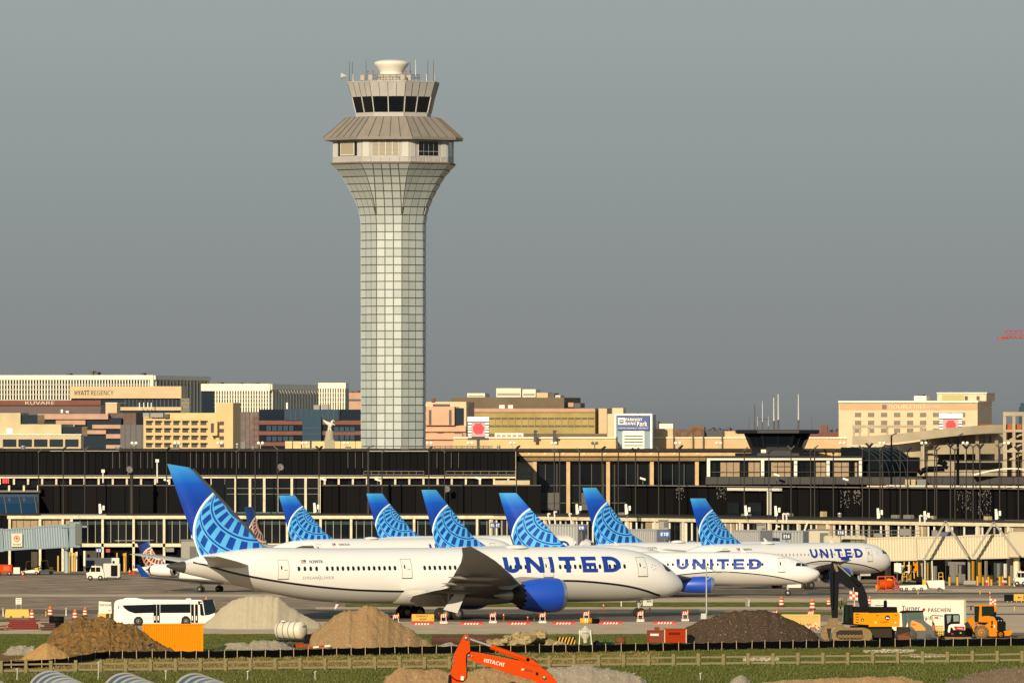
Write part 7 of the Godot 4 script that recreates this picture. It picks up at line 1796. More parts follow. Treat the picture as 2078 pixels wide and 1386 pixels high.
func site():
	var oran := mt("digger_orange", "cf8a0c", 0.42); var blk := mt("machine_black", "121315", 0.5); var gre := mt("machine_grey", "45454a", 0.55); var gls := mt("machine_glass", "1a2826", 0.1)
	var mud := ntex("machine_mud", 91, 0.06, 4, [[0.0, "6f5a3c"], [1.0, "96805c"]], 2.5, 0.95); var steel := mt("machine_steel", "a8a49c", 0.35, 0.7); var red := mt("machine_red", "a62f26", 0.5)
	var white := mt("machine_white", "d8d2c4", 0.45); var rub := mt("rubber_dust", "4a443b", 0.9); var amber := mt("lamp_amber", "d8801c", 0.3); var inkb := mt("ink_black", "1c1c1e", 0.6)
	# ---- tracked excavator
	var n := stand("tracked_excavator", "orange tracked excavator with raised dark boom, muddy tracks and checkered flag", "excavator", 1745, 1300)
	var c := C(n, 1640, 1120, 6.93, 1745, 1300)
	var stick := sol(c, "stick", gre, [[335, 140], [380, 125], [420, 170], [445, 260], [432, 600], [420, 965], [345, 975], [322, 700], [308, 300]], -0.35, 0.35)
	M["machine_grey"].albedo_color = Color("17181a")
	sol(c, "boom", gre, [[395, 140], [470, 200], [560, 275], [700, 380], [780, 475], [830, 600], [862, 780], [735, 780], [700, 650], [640, 545], [520, 480], [440, 400], [400, 270]], -0.4, 0.4)
	sol(c, "boom_link", mud, [[360, 160], [400, 170], [430, 270], [400, 280], [370, 220]], 0.36, 0.45)
	rod(c, "stick_cylinder", steel, 415, 175, 640, 380, 0.09, 0.55); rod(c, "stick_cylinder_sleeve", gre, 600, 340, 720, 470, 0.16, 0.55); rod(c, "bucket_cylinder", gre, 350, 280, 345, 800, 0.13, 0.5)
	rod(c, "hydraulic_hose", blk, 345, 290, 325, 480, 0.05, 0.5)
	sol(c, "bucket_hitch", mud, [[290, 930], [420, 930], [430, 1040], [280, 1040]], -0.45, 0.45)
	var s := S(); var q0: Array = []
	sol(c, "bucket", mud, [[170, 1180], [200, 1085], [240, 1030], [500, 1030], [520, 1060], [330, 1070], [300, 1240], [230, 1240]], -0.85, 0.85); sol(c, "bucket_inside", mt("mud_dark", "2c241a", 0.95), [[262, 1075], [330, 1072], [300, 1238], [285, 1200]], -0.8, 0.87)
	for z in [1.25, -1.25]:
		var w0: float = z - 0.35; var w1: float = z + 0.35
		sol(c, "track", mud, [[330, 1150], [380, 1085], [440, 1062], [780, 1062], [860, 1090], [900, 1150], [890, 1215], [850, 1248], [380, 1248], [335, 1210]] if z > 0 else [[920, 1170], [1000, 1062], [1180, 1062], [1235, 1120], [1225, 1248], [930, 1248]], w0, w1)
		sol(c, "track_frame", mt("mud_dark"), [[390, 1120], [450, 1095], [760, 1095], [770, 1200], [740, 1225], [440, 1225], [395, 1190]] if z > 0 else [[1080, 1090], [1180, 1090], [1180, 1210], [1080, 1210]], w1 - 0.02, w1 + 0.03)
		for k in 7: rnd(c, 440 + k * 50, 1185, 26, z + 0.36, 0.1, mud, mt("mud_dark"))
	sol(c, "undercarriage", mt("mud_dark"), [[600, 1040], [1180, 1040], [1180, 1200], [600, 1200]], -1.0, 1.0)
	sol(c, "house", oran, [[638, 850], [850, 850], [852, 1045], [640, 1010]], -1.45, 1.40); sol(c, "counterweight", oran, [[850, 856], [1270, 850], [1286, 868], [1284, 1030], [1270, 1046], [850, 1048]], -1.5, 1.55)
	sol(c, "engine_deck", blk, [[640, 770], [1250, 775], [1255, 852], [640, 852]], -1.3, 1.3)
	sol(c, "deck_rail", blk, [[940, 745], [1090, 748], [1090, 756], [948, 754]], 1.2, 1.26); rod(c, "exhaust", blk, 1090, 775, 1090, 690, 0.1, 0.2); sol(c, "rail_hoop", blk, [[1062, 775], [1062, 690], [1080, 675], [1105, 680], [1112, 700], [1112, 775], [1100, 775], [1100, 705], [1090, 690], [1078, 700], [1078, 775]], 0.9, 0.96)
	sol(c, "cab", blk, [[505, 800], [520, 748], [636, 748], [640, 1010], [505, 1000]], -1.4, -0.1); sol(c, "cab_window", gls, [[520, 815], [532, 765], [575, 765], [570, 990], [518, 985]], -0.1, -0.06); sol(c, "cab_window", gls, [[590, 765], [630, 765], [632, 930], [590, 930]], -0.1, -0.06)
	sol(c, "platform", blk, [[480, 1000], [850, 1020], [850, 1042], [480, 1015]], -1.5, 1.45)
	for k in 4: sol(c, "ladder_rung", mt("mud_dark"), [[665, 868 + k * 38], [706, 868 + k * 38], [706, 876 + k * 38], [665, 876 + k * 38]], 1.4, 1.46)
	rod(c, "grab_rail", steel, 500, 770, 490, 980, 0.03, 0.4); rod(c, "mirror_arm", blk, 480, 740, 470, 670, 0.04, 0.3)
	sol(c, "mirror", blk, [[447, 765], [470, 765], [472, 805], [447, 805]], 0.2, 0.3); sol(c, "round_mirror", mt("mirror_brown", "5d5648", 0.3), [[487, 640], [505, 615], [540, 612], [560, 650], [550, 695], [515, 712], [490, 690]], 0.3, 0.36)
	for x in [645, 748]: sol(c, "beacon", amber, [[x - 10, 752], [x - 10, 728], [x + 12, 728], [x + 12, 752]], 0.0, 0.25)
	rod(c, "flag_pole", white, 640, 500, 660, 760, 0.035, 0.6); check_flag(c, 585, 550, 702, 660, 0.65)
	var e := cx(c, 1112, 922); s = S(); lathe(s, Vector3(e.x, e.y, 1.55), Vector3(0, 0, 1), [[0, 0.25], [0.03, 0.25], [0.03, 0.01]], 20); put(s, "round_emblem", inkb, n); sol(c, "emblem_leaper", white, [[1090, 938], [1098, 905], [1106, 922], [1122, 915], [1136, 925], [1138, 943], [1122, 932], [1108, 940]], 1.585, 1.6)
	e = cx(c, 760, 950); s = S(); lathe(s, Vector3(e.x, e.y, 1.4), Vector3(0, 0, 1), [[0, 0.15], [0.03, 0.15], [0.03, 0.01]], 14); put(s, "round_emblem", inkb, n); sol(c, "emblem_leaper", white, [[752, 962], [758, 938], [764, 950], [770, 962]], 1.435, 1.45)
	txt(c, "reyes", red, 1010, 972, 1130, 998, 1.57); txt(c, "GROUP", mt("letter_tan", "d9a25a", 0.6), 1138, 980, 1195, 994, 1.57)
	for x in [945, 1222]: sol(c, "reflector", white, [[x - 8, 976], [x + 14, 976], [x + 14, 1000], [x - 8, 1000]], 1.55, 1.57)
	for x in [970, 1232]: sol(c, "red_reflector", red, [[x - 20, 882], [x + 20, 882], [x + 20, 892], [x - 20, 892]], 1.55, 1.57)
	# ---- roller / crawler in yellow and grey
	n = stand("soil_compactor", "yellow and grey soil compactor with dusty front drum between excavator and mini digger", "roller", 1860, 1300)
	c = C(n, 1820, 1180, 8.054, 1860, 1300)
	var yel := mt("roller_yellow", "c98a1c", 0.45); var gy := mt("roller_grey", "4b4a4c", 0.55)
	sol(c, "engine_hood", gy, [[185, 640], [440, 622], [500, 680], [585, 740], [620, 800], [620, 810], [240, 830], [200, 760]], -0.75, 0.75); sol(c, "hood_side", yel, [[236, 650], [262, 630], [400, 690], [465, 755], [475, 800], [300, 800], [285, 770], [222, 722]], 0.75, 0.8)
	sol(c, "rear_frame", gy, [[290, 800], [625, 812], [600, 870], [560, 930], [330, 930], [290, 880]], -0.8, 0.8); sol(c, "tail_panel", mt("panel_orange", "b8621e", 0.5), [[585, 700], [612, 712], [620, 795], [588, 795]], -0.6, 0.77)
	sol(c, "cab", gy, [[90, 500], [170, 490], [432, 490], [448, 622], [180, 640], [150, 760], [105, 760]], -0.7, 0.7); sol(c, "cab_window", mt("cab_glass_green", "47605a", 0.1), [[196, 520], [416, 512], [424, 606], [202, 612]], 0.7, 0.74); sol(c, "cab_window", mt("cab_glass_green"), [[112, 520], [158, 520], [162, 700], [122, 740]], 0.7, 0.74)
	sol(c, "cab_roof", blk, [[50, 498], [100, 478], [440, 476], [450, 494], [170, 504], [60, 516]], -0.8, 0.8)
	for x in [115, 165, 438]: sol(c, "roof_lamp", red, [[x - 12, 478], [x - 8, 462], [x + 12, 466], [x + 14, 478]], 0.0, 0.3)
	s = S(); var dp := cx(c, 110, 830); lathe(s, Vector3(dp.x, 0.68, -0.95), Vector3(0, 0, 1), [[0, 0.1], [0, 0.66], [0.05, 0.68], [1.85, 0.68], [1.9, 0.66], [1.9, 0.1]], 28, true, true); put(s, "drum", ntex("drum_rust", 92, 0.06, 4, [[0.0, "3f2c20"], [1.0, "7a4526"]], 2.0, 0.8), n)
	sol(c, "drum_frame", mt("mud_dark"), [[10, 745], [205, 745], [215, 800], [30, 860], [5, 860]], -1.05, 1.05); sol(c, "drum_scraper", mt("rust_plate", "6d3a1e", 0.8), [[20, 880], [212, 885], [212, 948], [25, 950]], 1.0, 1.06)
	rnd(c, 250, 868, 80, 0.65, 0.5, rub, gy); rnd(c, 250, 868, 80, -0.65, 0.5, rub, gy); rnd(c, 520, 900, 55, 0.6, 0.45, rub, gy)
	txt(c, "reyes", red, 240, 690, 318, 722, 0.81); rod(c, "exhaust", blk, 480, 640, 490, 590, 0.06, 0.2)
	# ---- mini excavator
	n = stand("mini_excavator", "white and black mini excavator with a red tail badge and folded white arm", "excavator", 1932, 1298)
	c = C(n, 1820, 1180, 8.054, 1932, 1298)
	sol(c, "cab", blk, [[785, 545], [800, 532], [1022, 530], [1036, 548], [1036, 690], [860, 720], [850, 880], [790, 880]], -0.55, 0.5); sol(c, "cab_window", mt("cab_glass_pale", "7e8d84", 0.1), [[926, 552], [1018, 550], [1018, 650], [930, 655]], 0.5, 0.53); sol(c, "cab_window", mt("cab_glass_pale"), [[820, 555], [895, 552], [880, 650], [830, 690]], 0.5, 0.53)
	sol(c, "tail_shell", white, [[835, 800], [850, 720], [890, 695], [1090, 688], [1118, 710], [1120, 790], [930, 790], [900, 740], [880, 760], [870, 830], [840, 830]], -0.7, 0.72); sol(c, "counterweight", blk, [[870, 760], [930, 740], [1125, 760], [1130, 870], [1100, 885], [860, 885]], -0.72, 0.68)
	sol(c, "tail_badge", red, [[935, 730], [1110, 735], [1105, 785], [960, 790]], 0.72, 0.75); txt(c, "bobcat", white, 995, 750, 1080, 774, 0.76)
	sol(c, "arm", white, [[570, 545], [750, 540], [780, 620], [770, 700], [730, 650], [700, 600], [600, 590]], -0.15, 0.15); sol(c, "arm_badge", red, [[622, 580], [682, 580], [682, 606], [622, 606]], 0.15, 0.17); sol(c, "dipper", mt("arm_tan", "b99a6a", 0.6), [[560, 560], [585, 560], [625, 690], [640, 840], [600, 840], [590, 700]], -0.12, 0.12)
	rod(c, "arm_cylinder", steel, 575, 550, 760, 560, 0.05, 0.2); rod(c, "hydraulic_hose", blk, 545, 640, 560, 560, 0.03, 0.2)
	for i in 4:
		for j in 5: sol(c, "guard_bar", mt("guard_yellow", "c9a01e", 0.5), [[640 + i * 34, 722 + j * 36], [668 + i * 34, 722 + j * 36], [668 + i * 34, 750 + j * 36], [640 + i * 34, 750 + j * 36]], -0.3 + 0.02 * j, 0.3)
	sol(c, "slew_base", blk, [[720, 880], [1180, 885], [1200, 912], [700, 912]], -0.6, 0.6)
	for z in [-0.55, 0.55]: sol(c, "track", mud, [[700, 925], [720, 905], [1210, 905], [1235, 925], [1230, 942], [1180, 950], [740, 950], [705, 944]], z - 0.18, z + 0.18)
	sol(c, "side_lamp", red, [[890, 840], [930, 842], [930, 868], [890, 866]], 0.7, 0.73); sol(c, "plate", mt("guard_yellow"), [[1032, 828], [1060, 828], [1060, 848], [1032, 848]], 0.7, 0.73)
	# ---- wheel loader
	n = stand("wheel_loader", "orange wheel loader with big dusty tyres, dark grille and checkered flag", "loader", 2005, 1295)
	c = C(n, 1820, 1180, 8.054, 2005, 1295)
	var lo := mt("loader_orange", "cc7a12", 0.42)
	sol(c, "engine_body", lo, [[1420, 560], [1520, 560], [1600, 600], [1640, 650], [1640, 790], [1660, 820], [1500, 830], [1440, 760], [1330, 760], [1300, 660], [1420, 640]], -0.9, 0.9); sol(c, "hood", blk, [[1600, 570], [1690, 575], [1760, 625], [1785, 680], [1780, 800], [1640, 800], [1640, 650], [1620, 600]], -0.85, 0.85)
	for i in 3: sol(c, "grille_lamp", steel, [[1655 + i * 45, 628], [1672 + i * 45, 628], [1672 + i * 45, 645], [1655 + i * 45, 645]], 0.85, 0.88)
	sol(c, "cab_post", lo, [[1245, 385], [1630, 380], [1630, 400], [1390, 402], [1390, 560], [1420, 575], [1420, 640], [1340, 650], [1355, 402], [1250, 402]], -0.75, 0.8); sol(c, "cab_body", blk, [[1280, 402], [1600, 402], [1600, 570], [1420, 560], [1340, 660], [1282, 655]], -0.72, 0.74); sol(c, "cab_window", gls, [[1398, 412], [1585, 412], [1582, 545], [1400, 555]], 0.74, 0.77); sol(c, "cab_window", gls, [[1288, 415], [1350, 415], [1345, 640], [1290, 645]], 0.74, 0.77)
	sol(c, "rear_post", lo, [[1590, 395], [1630, 395], [1632, 470], [1612, 500], [1600, 500]], -0.75, 0.82); rod(c, "exhaust", blk, 1625, 440, 1610, 575, 0.1, 0.1); rod(c, "mirror_arm", blk, 1215, 400, 1260, 400, 0.03, 0.9); sol(c, "mirror", blk, [[1200, 405], [1222, 400], [1224, 465], [1204, 470]], 0.85, 0.95)
	sol(c, "rear_bumper", lo, [[1490, 815], [1640, 830], [1880, 785], [1890, 835], [1850, 880], [1540, 895], [1480, 860]], -1.0, 1.0); sol(c, "side_vent", blk, [[1545, 640], [1570, 640], [1570, 700], [1545, 700]], 0.9, 0.93); sol(c, "side_vent", blk, [[1540, 715], [1568, 715], [1568, 755], [1540, 755]], 0.9, 0.93); sol(c, "side_mark", white, [[1588, 700], [1608, 700], [1604, 755], [1584, 755]], 0.9, 0.93)
	sol(c, "step_guard", blk, [[1310, 660], [1500, 665], [1440, 710], [1330, 690]], 0.6, 0.95); sol(c, "lift_arm", lo, [[1130, 630], [1200, 610], [1240, 560], [1275, 640], [1270, 860], [1240, 860], [1225, 720], [1170, 660]], -0.5, 0.5); sol(c, "bucket", mt("mud_dark"), [[1110, 700], [1165, 660], [1210, 740], [1235, 860], [1225, 910], [1150, 915], [1105, 850]], -1.25, 1.25)
	rnd(c, 1385, 830, 115, 0.85, 0.6, ntex("tyre_dust", 93, 0.06, 3, [[0.0, "5a5040"], [1.0, "776a55"]], 2.0, 0.95), lo); rnd(c, 1385, 830, 115, -0.85, 0.6, M["tyre_dust"], lo); rnd(c, 1700, 850, 85, -0.85, 0.6, blk, lo); rnd(c, 1700, 862, 72, 0.75, 0.5, blk, lo)
	rod(c, "flag_pole", white, 1528, 380, 1530, 240, 0.03, 0.3); check_flag(c, 1530, 278, 1628, 366, 0.33)
	# ---- box trailer
	n = stand("box_trailer", "white box trailer with black lettering and a red star behind the machines", "trailer", 1865, 1283)
	c = C(n, 1820, 1180, 8.054, 1865, 1283)
	sol(c, "box", ntex("trailer_cream", 94, 0.03, 3, [[0.0, "cfc6b2"], [1.0, "dcd4c1"]], 6.0, 0.5), [[-290, 285], [1100, 300], [1100, 800], [-290, 800]], -1.2, 1.2); sol(c, "end_frame", mt("trailer_end", "9a9474", 0.6), [[1096, 300], [1130, 288], [1136, 800], [1098, 800]], -1.22, 1.22); sol(c, "top_rail", steel, [[-290, 278], [1130, 290], [1130, 300], [-290, 290]], 1.18, 1.25)
	sol(c, "front_panel", mt("trailer_pale", "c9c2b2", 0.6), [[-420, 290], [-292, 290], [-292, 600], [-420, 600]], -1.1, 1.1)
	txt(c, "Turner", inkb, 86, 396, 376, 478, 1.21); txt(c, "PASCHEN", inkb, 508, 432, 880, 498, 1.21); txt(c, "A NATIONAL PARTNERS", mt("ink_faint", "8a8578", 0.7), 110, 560, 1000, 622, 1.21, 400)
	for k in 5:
		var a := cx(c, 442, 456); s = S(); box(s, Vector3(a.x, a.y, 1.22), Vector3(0.34, 0.05, 0.02), Basis(Vector3(0, 0, 1), k * PI / 5)); put(s, "star_mark", red, n)
	for x in [-180, -80, 950, 1040]: rnd(c, x, 830, 45, 0.9, 0.3, blk, gre)
	# ---- orange digger arm in the foreground
	n = stand("digger_arm", "bright orange excavator boom and stick with white lettering rising from the foreground", "excavator", 1040, 1420)
	c = C(n, 800, 1150, 4.723, 1040, 1420)
	var ho := mt("arm_orange", "c24008", 0.38);
	sol(c, "stick", ho, [[655, 680], [672, 652], [702, 652], [720, 685], [728, 810], [700, 850], [695, 1000], [690, 1060], [660, 1110], [640, 1300], [490, 1300], [530, 1030], [560, 960], [580, 820]], -0.3, 0.3)
	sol(c, "boom", ho, [[700, 830], [730, 812], [800, 820], [1100, 885], [1270, 905], [1390, 945], [1500, 1030], [1560, 1100], [1640, 1300], [1480, 1300], [1420, 1130], [1330, 1090], [1150, 1040], [760, 905], [705, 880]], -0.28, 0.28)
	rod(c, "cylinder_rod", steel, 700, 685, 960, 775, 0.11, 0.0); rod(c, "cylinder_sleeve", ho, 930, 770, 1290, 895, 0.2, 0.0); rod(c, "cylinder_collar", ho, 925, 765, 965, 780, 0.24, 0.0); rod(c, "return_pipe", ho, 1000, 815, 1270, 912, 0.06, 0.3)
	for p in [[690, 685, 22], [715, 850, 14], [745, 858, 10], [1282, 890, 18], [1440, 1062, 20]]:
		var a := cx(c, p[0], p[1]); s = S(); lathe(s, Vector3(a.x, a.y, -0.36), Vector3(0, 0, 1), [[0, p[2] * c.k / c.sc], [0.72, p[2] * c.k / c.sc], [0.72, 0.01]], 14, true, true); put(s, "pivot_pin", mt("pin_grey", "8a8378", 0.4, 0.6), n)
	sol(c, "pin_boss", ho, [[1250, 880], [1290, 868], [1370, 920], [1400, 950], [1330, 945], [1260, 915]], -0.36, 0.36)
	s = S(); var pts: Array = []
	for p in [[728, 815], [695, 840], [690, 900], [697, 980], [695, 1060], [670, 1095], [600, 1090], [540, 1050]]: var a := cx(c, p[0], p[1]); pts.append(Vector3(a.x, a.y, 0.36))
	path(s, pts, 0.045, 6); put(s, "hydraulic_hose", blk, n)
	s = S(); pts = []
	for p in [[730, 808], [850, 822], [1000, 850], [1150, 885], [1300, 915], [1420, 965], [1520, 1050]]: var a := cx(c, p[0], p[1]); pts.append(Vector3(a.x, a.y, 0.12))
	path(s, pts, 0.035, 6); put(s, "boom_pipe", blk, n)
	s = S(); pts = []
	for p in [[1300, 880], [1340, 885], [1370, 920], [1385, 950]]: var a := cx(c, p[0], p[1]); pts.append(Vector3(a.x, a.y, 0.3))
	path(s, pts, 0.04, 6); put(s, "hydraulic_hose", blk, n)
	sol(c, "stick_label", white, [[640, 1045], [668, 1050], [662, 1090], [634, 1085]], 0.3, 0.32); sol(c, "stick_bracket", blk, [[520, 1040], [545, 1030], [550, 1110], [515, 1120]], 0.3, 0.36)
	var bt := Basis(Vector3(0, 0, 1), -0.225); var a0 := cx(c, 858, 912); sign_text("HITACHI", white, n, Vector3(a0.x, a0.y, 0.295), 198 * c.k / c.sc, 36 * c.k / c.sc, bt)
	a0 = cx(c, 1245, 995); sign_text("MARTIN", inkb, n, Vector3(a0.x, a0.y, 0.295), 80 * c.k / c.sc, 20 * c.k / c.sc, bt); sol(c, "badge", mt("badge_cream", "d9b98a", 0.6), [[1225, 972], [1250, 978], [1240, 994], [1215, 990]], 0.28, 0.3)
	sol(c, "valve_block", blk, [[1355, 1010], [1380, 1012], [1378, 1035], [1360, 1040]], 0.28, 0.36)
	# ---- stores
	container("shipping_container", "bright orange corrugated shipping container behind the black silt fence", 290, 410, 1266, 1323, "d68308", 26)
	container("shipping_container", "pale yellow corrugated container behind the dark millings heap", 1588, 1664, 1247, 1273, "c2a868", 24)
	for q in [[1313, 1347, 1279, 1306, "7a3e30", "faded red steel bin with a white notice beside its brighter twin"], [1347.5, 1394, 1275.5, 1306, "96300f", "bright orange-red steel bin beside its faded twin"]]:
		var um: float = (q[0] + q[1]) / 2; n = stand("steel_bin", q[5], "bin", um, q[3], 0.0, "red steel bins"); var k: float = gd(q[3]) / F; var w: float = (q[1] - q[0]) * k; var hh: float = (q[3] - q[2]) * k
		var m := mt("bin_" + q[4], q[4], 0.65)
		s = S(); prism(s, [[-w * 0.48, 0.1], [w * 0.48, 0.1], [w / 2, hh], [-w / 2, hh]], -0.9, 0.9); put(s, "body", m, n)
		s = S(); box(s, Vector3(0, hh * 0.98, 0.92), Vector3(w * 1.02, 0.12, 0.12)); box(s, Vector3(0, hh * 0.5, 0.93), Vector3(w * 0.98, 0.09, 0.06)); put(s, "rim", m, n)
		for x in [-0.47, 0.47]: s = S(); box(s, Vector3(x * w, hh * 0.5, 0.95), Vector3(0.1, hh * 0.9, 0.1)); put(s, "corner_post", mt("bin_pale", "c0aa90", 0.7) if q[0] > 1340 else m, n)
		s = S(); box(s, Vector3(-w * 0.05, hh * 0.68, 0.93), Vector3(w * 0.5, hh * 0.16, 0.03)); put(s, "notice", white if q[0] < 1340 else mt("bin_dark", "5e1d12", 0.7), n)
		if q[0] < 1340: s = S(); box(s, Vector3(w * 0.1, hh + 0.15, 0), Vector3(0.5, 0.3, 0.8)); put(s, "lid_box", m, n)
	# water trailer
	n = stand("water_trailer", "white plastic water tank strapped on a black trailer with red hitch", "trailer", 598, 1314)
	c = C(n, 400, 1150, 4.723, 598, 1314)
	var ca := cx(c, 790, 610); var cb := cx(c, 985, 608); s = S(); var ax := Vector3(cb.x - ca.x + 0.5, 0, 1.5); var R := 0.86
	var Lx := ax.length(); lathe(s, Vector3(ca.x - 0.3, ca.y, -0.9), ax, [[0, 0.05], [0.04, R * 0.5], [0.15, R * 0.85], [0.32, R], [Lx, R], [Lx + 0.14, R * 0.85], [Lx + 0.24, R * 0.5], [Lx + 0.27, 0.02]], 32); put(s, "tank", mt("tank_white", "ccc4b0", 0.5), n)
	for k in 4: s = S(); lathe(s, Vector3(ca.x - 0.3, ca.y, -0.9) + ax * (0.18 + k * 0.22), ax, [[-0.03, R * 1.0], [-0.025, R * 1.025], [0.025, R * 1.025], [0.03, R * 1.0]], 32); put(s, "strap", mt("strap_dark", "3c3a36", 0.6), n)
	s = S(); lathe(s, Vector3(ca.x + 0.35, ca.y + R * 0.96, 0), Vector3.UP, [[0, 0.26], [0.12, 0.26], [0.14, 0.02]], 14); put(s, "filler_cap", white, n)
	var te := Vector3(ca.x - 0.3, ca.y, -0.9) + ax * 1.0 + ax.normalized() * 0.3; var bz := ax.normalized(); var bxx := Vector3.UP.cross(bz).normalized(); sign_text("WATER", inkb, n, te + Vector3(0, 0.3, 0) - bxx * 0.35, 0.7, 0.2, Basis(bxx, Vector3.UP, bz))
	sol(c, "chassis", blk, [[690, 705], [1150, 700], [1150, 725], [690, 720]], -0.8, 0.9); sol(c, "side_tank", blk, [[1040, 650], [1110, 640], [1140, 660], [1140, 705], [1020, 710]], -0.5, 0.6); sol(c, "hitch", red, [[920, 740], [1080, 745], [1080, 778], [930, 775]], -0.1, 0.3); sol(c, "prop", mt("rust_plate"), [[1020, 710], [1080, 710], [1095, 780], [1030, 770]], 0.2, 0.5)
	rnd(c, 890, 750, 36, 0.8, 0.3, rub, gre); rnd(c, 820, 750, 36, 0.8, 0.3, rub, gre)
	var bp := stand("barrier_board", "red and white striped board lying by the water trailer hitch", "barrier", 648, 1317)
	for k in 4: s = S(); box(s, Vector3(-0.9 + k * 0.55, 0.12 + k * 0.06, 0), Vector3(0.55, 0.16, 0.2), Basis(Vector3(0, 0, 1), 0.11)); put(s, "stripe_block", red if k % 2 == 0 else white, bp)
	# long rusty trench sheet, rubble, striped plate, hopper, drum
	n = stand("rusty_pipe", "long rust-brown steel pipe lying behind the orange digger arm", "pipe", 990, 1309); var kk := gd(1309) / F
	s = S(); lathe(s, Vector3(-115 * kk, 0.47, 0), Vector3(1, 0, 0), [[0, 0.38], [0, 0.47], [235 * kk, 0.47], [235 * kk, 0.38]], 20, true, true); put(s, "shell", ntex("rust", 95, 0.05, 4, [[0.0, "35201a"], [0.5, "4c2c20"], [1.0, "663d29"]], 3.0, 0.85), n)
	for x in [-70, -10, 20, 60, 95]: s = S(); lathe(s, Vector3(x * kk, 0.47, 0), Vector3(1, 0, 0), [[-0.05, 0.46], [-0.04, 0.5], [0.04, 0.5], [0.05, 0.46]], 20); put(s, "weld_ring", M["rust"], n)
	var rub2 := ntex("rubble", 96, 0.08, 4, [[0.0, "85734f"], [0.5, "a18d66"], [1.0, "b7a47d"]], 2.5, 0.95)
	for q in [[995, 1310, 0.55], [1010, 1311, 0.6], [1025, 1310, 0.7], [1043, 1311, 0.75], [1060, 1310, 0.8], [1072, 1303, 1.0], [1050, 1299, 0.7], [1085, 1296, 0.9], [1115, 1310, 0.6], [1130, 1311, 0.5], [1030, 1302, 0.55], [1100, 1294, 0.7], [1143, 1311, 0.35], [1006, 1306, 0.4]]:
		var m := thing("concrete_chunk", "jagged tan lump of broken concrete in the rubble pile", "rubble", gp(q[0], 1311.5) + Vector3(0, (1311.5 - q[1]) * kk, -(1311.5 - q[1]) * 0.06 - rng.randf()), rng.randf() * 6.0, "broken concrete pile")
		for e2 in 2:
			var z: float = q[2] * (1.0 - 0.4 * e2); var jr: Array = []
			for y in 3:
				var r2: Array = []
				for t in 7: r2.append(Basis(Vector3(0.2, 0, 1).normalized(), 0.25 - 0.6 * e2) * Vector3(cos(-TAU * t / 7) * z * rng.randf_range(0.6, 1.15), z * (y * 0.33 + rng.randf_range(-0.08, 0.08)), sin(-TAU * t / 7) * z * rng.randf_range(0.5, 0.9)) + Vector3(e2 * q[2] * 0.5, 0.12, e2 * 0.3))
				jr.append(r2)
			s = S(); loft(s, jr, true, true, false); put(s, ["lump", "corner"][e2], rub2, m)
	n = stand("concrete_pipe", "short tan concrete pipe section tipped on the rubble pile", "pipe", 1093, 1309)
	s = S(); lathe(s, Vector3(-0.7, 0.62, 0), Vector3(1, 0.12, 0.35), [[0, 0.42], [0, 0.6], [1.5, 0.55], [1.5, 0.4], [0.2, 0.38]], 20); put(s, "shell", rub2, n)
	n = stand("striped_plate", "black plate with slanting yellow stripes beside the white hopper", "barrier", 1149, 1309); kk = gd(1309) / F
	s = S(); box(s, Vector3(0, 0.42, 0), Vector3(38 * kk, 0.76, 0.12), Basis(Vector3(0, 0, 1), 0.03)); put(s, "plate", blk, n)
	for k in 6: s = S(); prism(s, [[-0.92 + k * 0.32, 0.06], [-0.78 + k * 0.32, 0.06], [-0.52 + k * 0.32, 0.78], [-0.66 + k * 0.32, 0.78]] if k < 5 else [[0.68, 0.06], [0.82, 0.06], [0.9, 0.3], [0.88, 0.6]], 0.062, 0.075); put(s, "stripe", mt("stripe_yellow", "c7921c", 0.6), n)
	n = stand("concrete_hopper", "white conical concrete hopper on a white frame", "hopper", 1188, 1312); kk = gd(1312) / F
	s = S(); lathe(s, Vector3(0, 0, 0), Vector3.UP, [[0.35, 0.18], [0.7, 0.22], [1.15, 0.66], [1.5, 0.7], [1.52, 0.62], [1.9, 0.15], [2.0, 0.05]], 24); put(s, "cone", mt("hopper_white", "bdb6a4", 0.6), n)
	for k in 4: var an := PI / 4 + k * PI / 2; s = S(); tube(s, Vector3(cos(an) * 0.85, 0, sin(an) * 0.7), Vector3(cos(an) * 0.72, 1.6, sin(an) * 0.66), 0.06, 6); put(s, "leg", white, n)
	sign_text("COVER", mt("ink_grey"), n, Vector3(-0.3, 1.26, 0.7), 0.6, 0.14)
	n = stand("rusty_drum", "open rusty steel drum left of the red bins", "drum", 1260, 1310); s = S(); lathe(s, Vector3.ZERO, Vector3.UP, [[0, 0.48], [0.38, 0.48], [0.4, 0.5], [0.42, 0.48], [0.8, 0.48], [0.8, 0.42], [0.1, 0.42]], 20, true, true); put(s, "shell", ntex("rust_bright", 97, 0.06, 4, [[0.0, "5a2f1a"], [1.0, "7d4526"]], 2.0, 0.85), n)
	s = S(); lathe(s, Vector3(0, 0.8, 0), Vector3.UP, [[-0.03, 0.48], [0.0, 0.51], [0.03, 0.48]], 20); put(s, "rim", M["rust_bright"], n)
	n = stand("tarp_bundle", "dark crumpled tarpaulin bundle with green netting beside the hopper", "tarpaulin", 1226, 1311)
	s = S(); for k in 9: rock(s, Vector3(-0.9 + k * 0.2, 0.18, rng.randf_range(-0.2, 0.2)), 0.32); put(s, "tarp", mt("tarp_dark", "24282a", 0.8), n)
	s = S(); for k in 5: rock(s, Vector3(-0.1 + k * 0.18, 0.42, rng.randf_range(-0.1, 0.2)), 0.22); put(s, "netting", mt("net_green", "4f7a3c", 0.8), n)
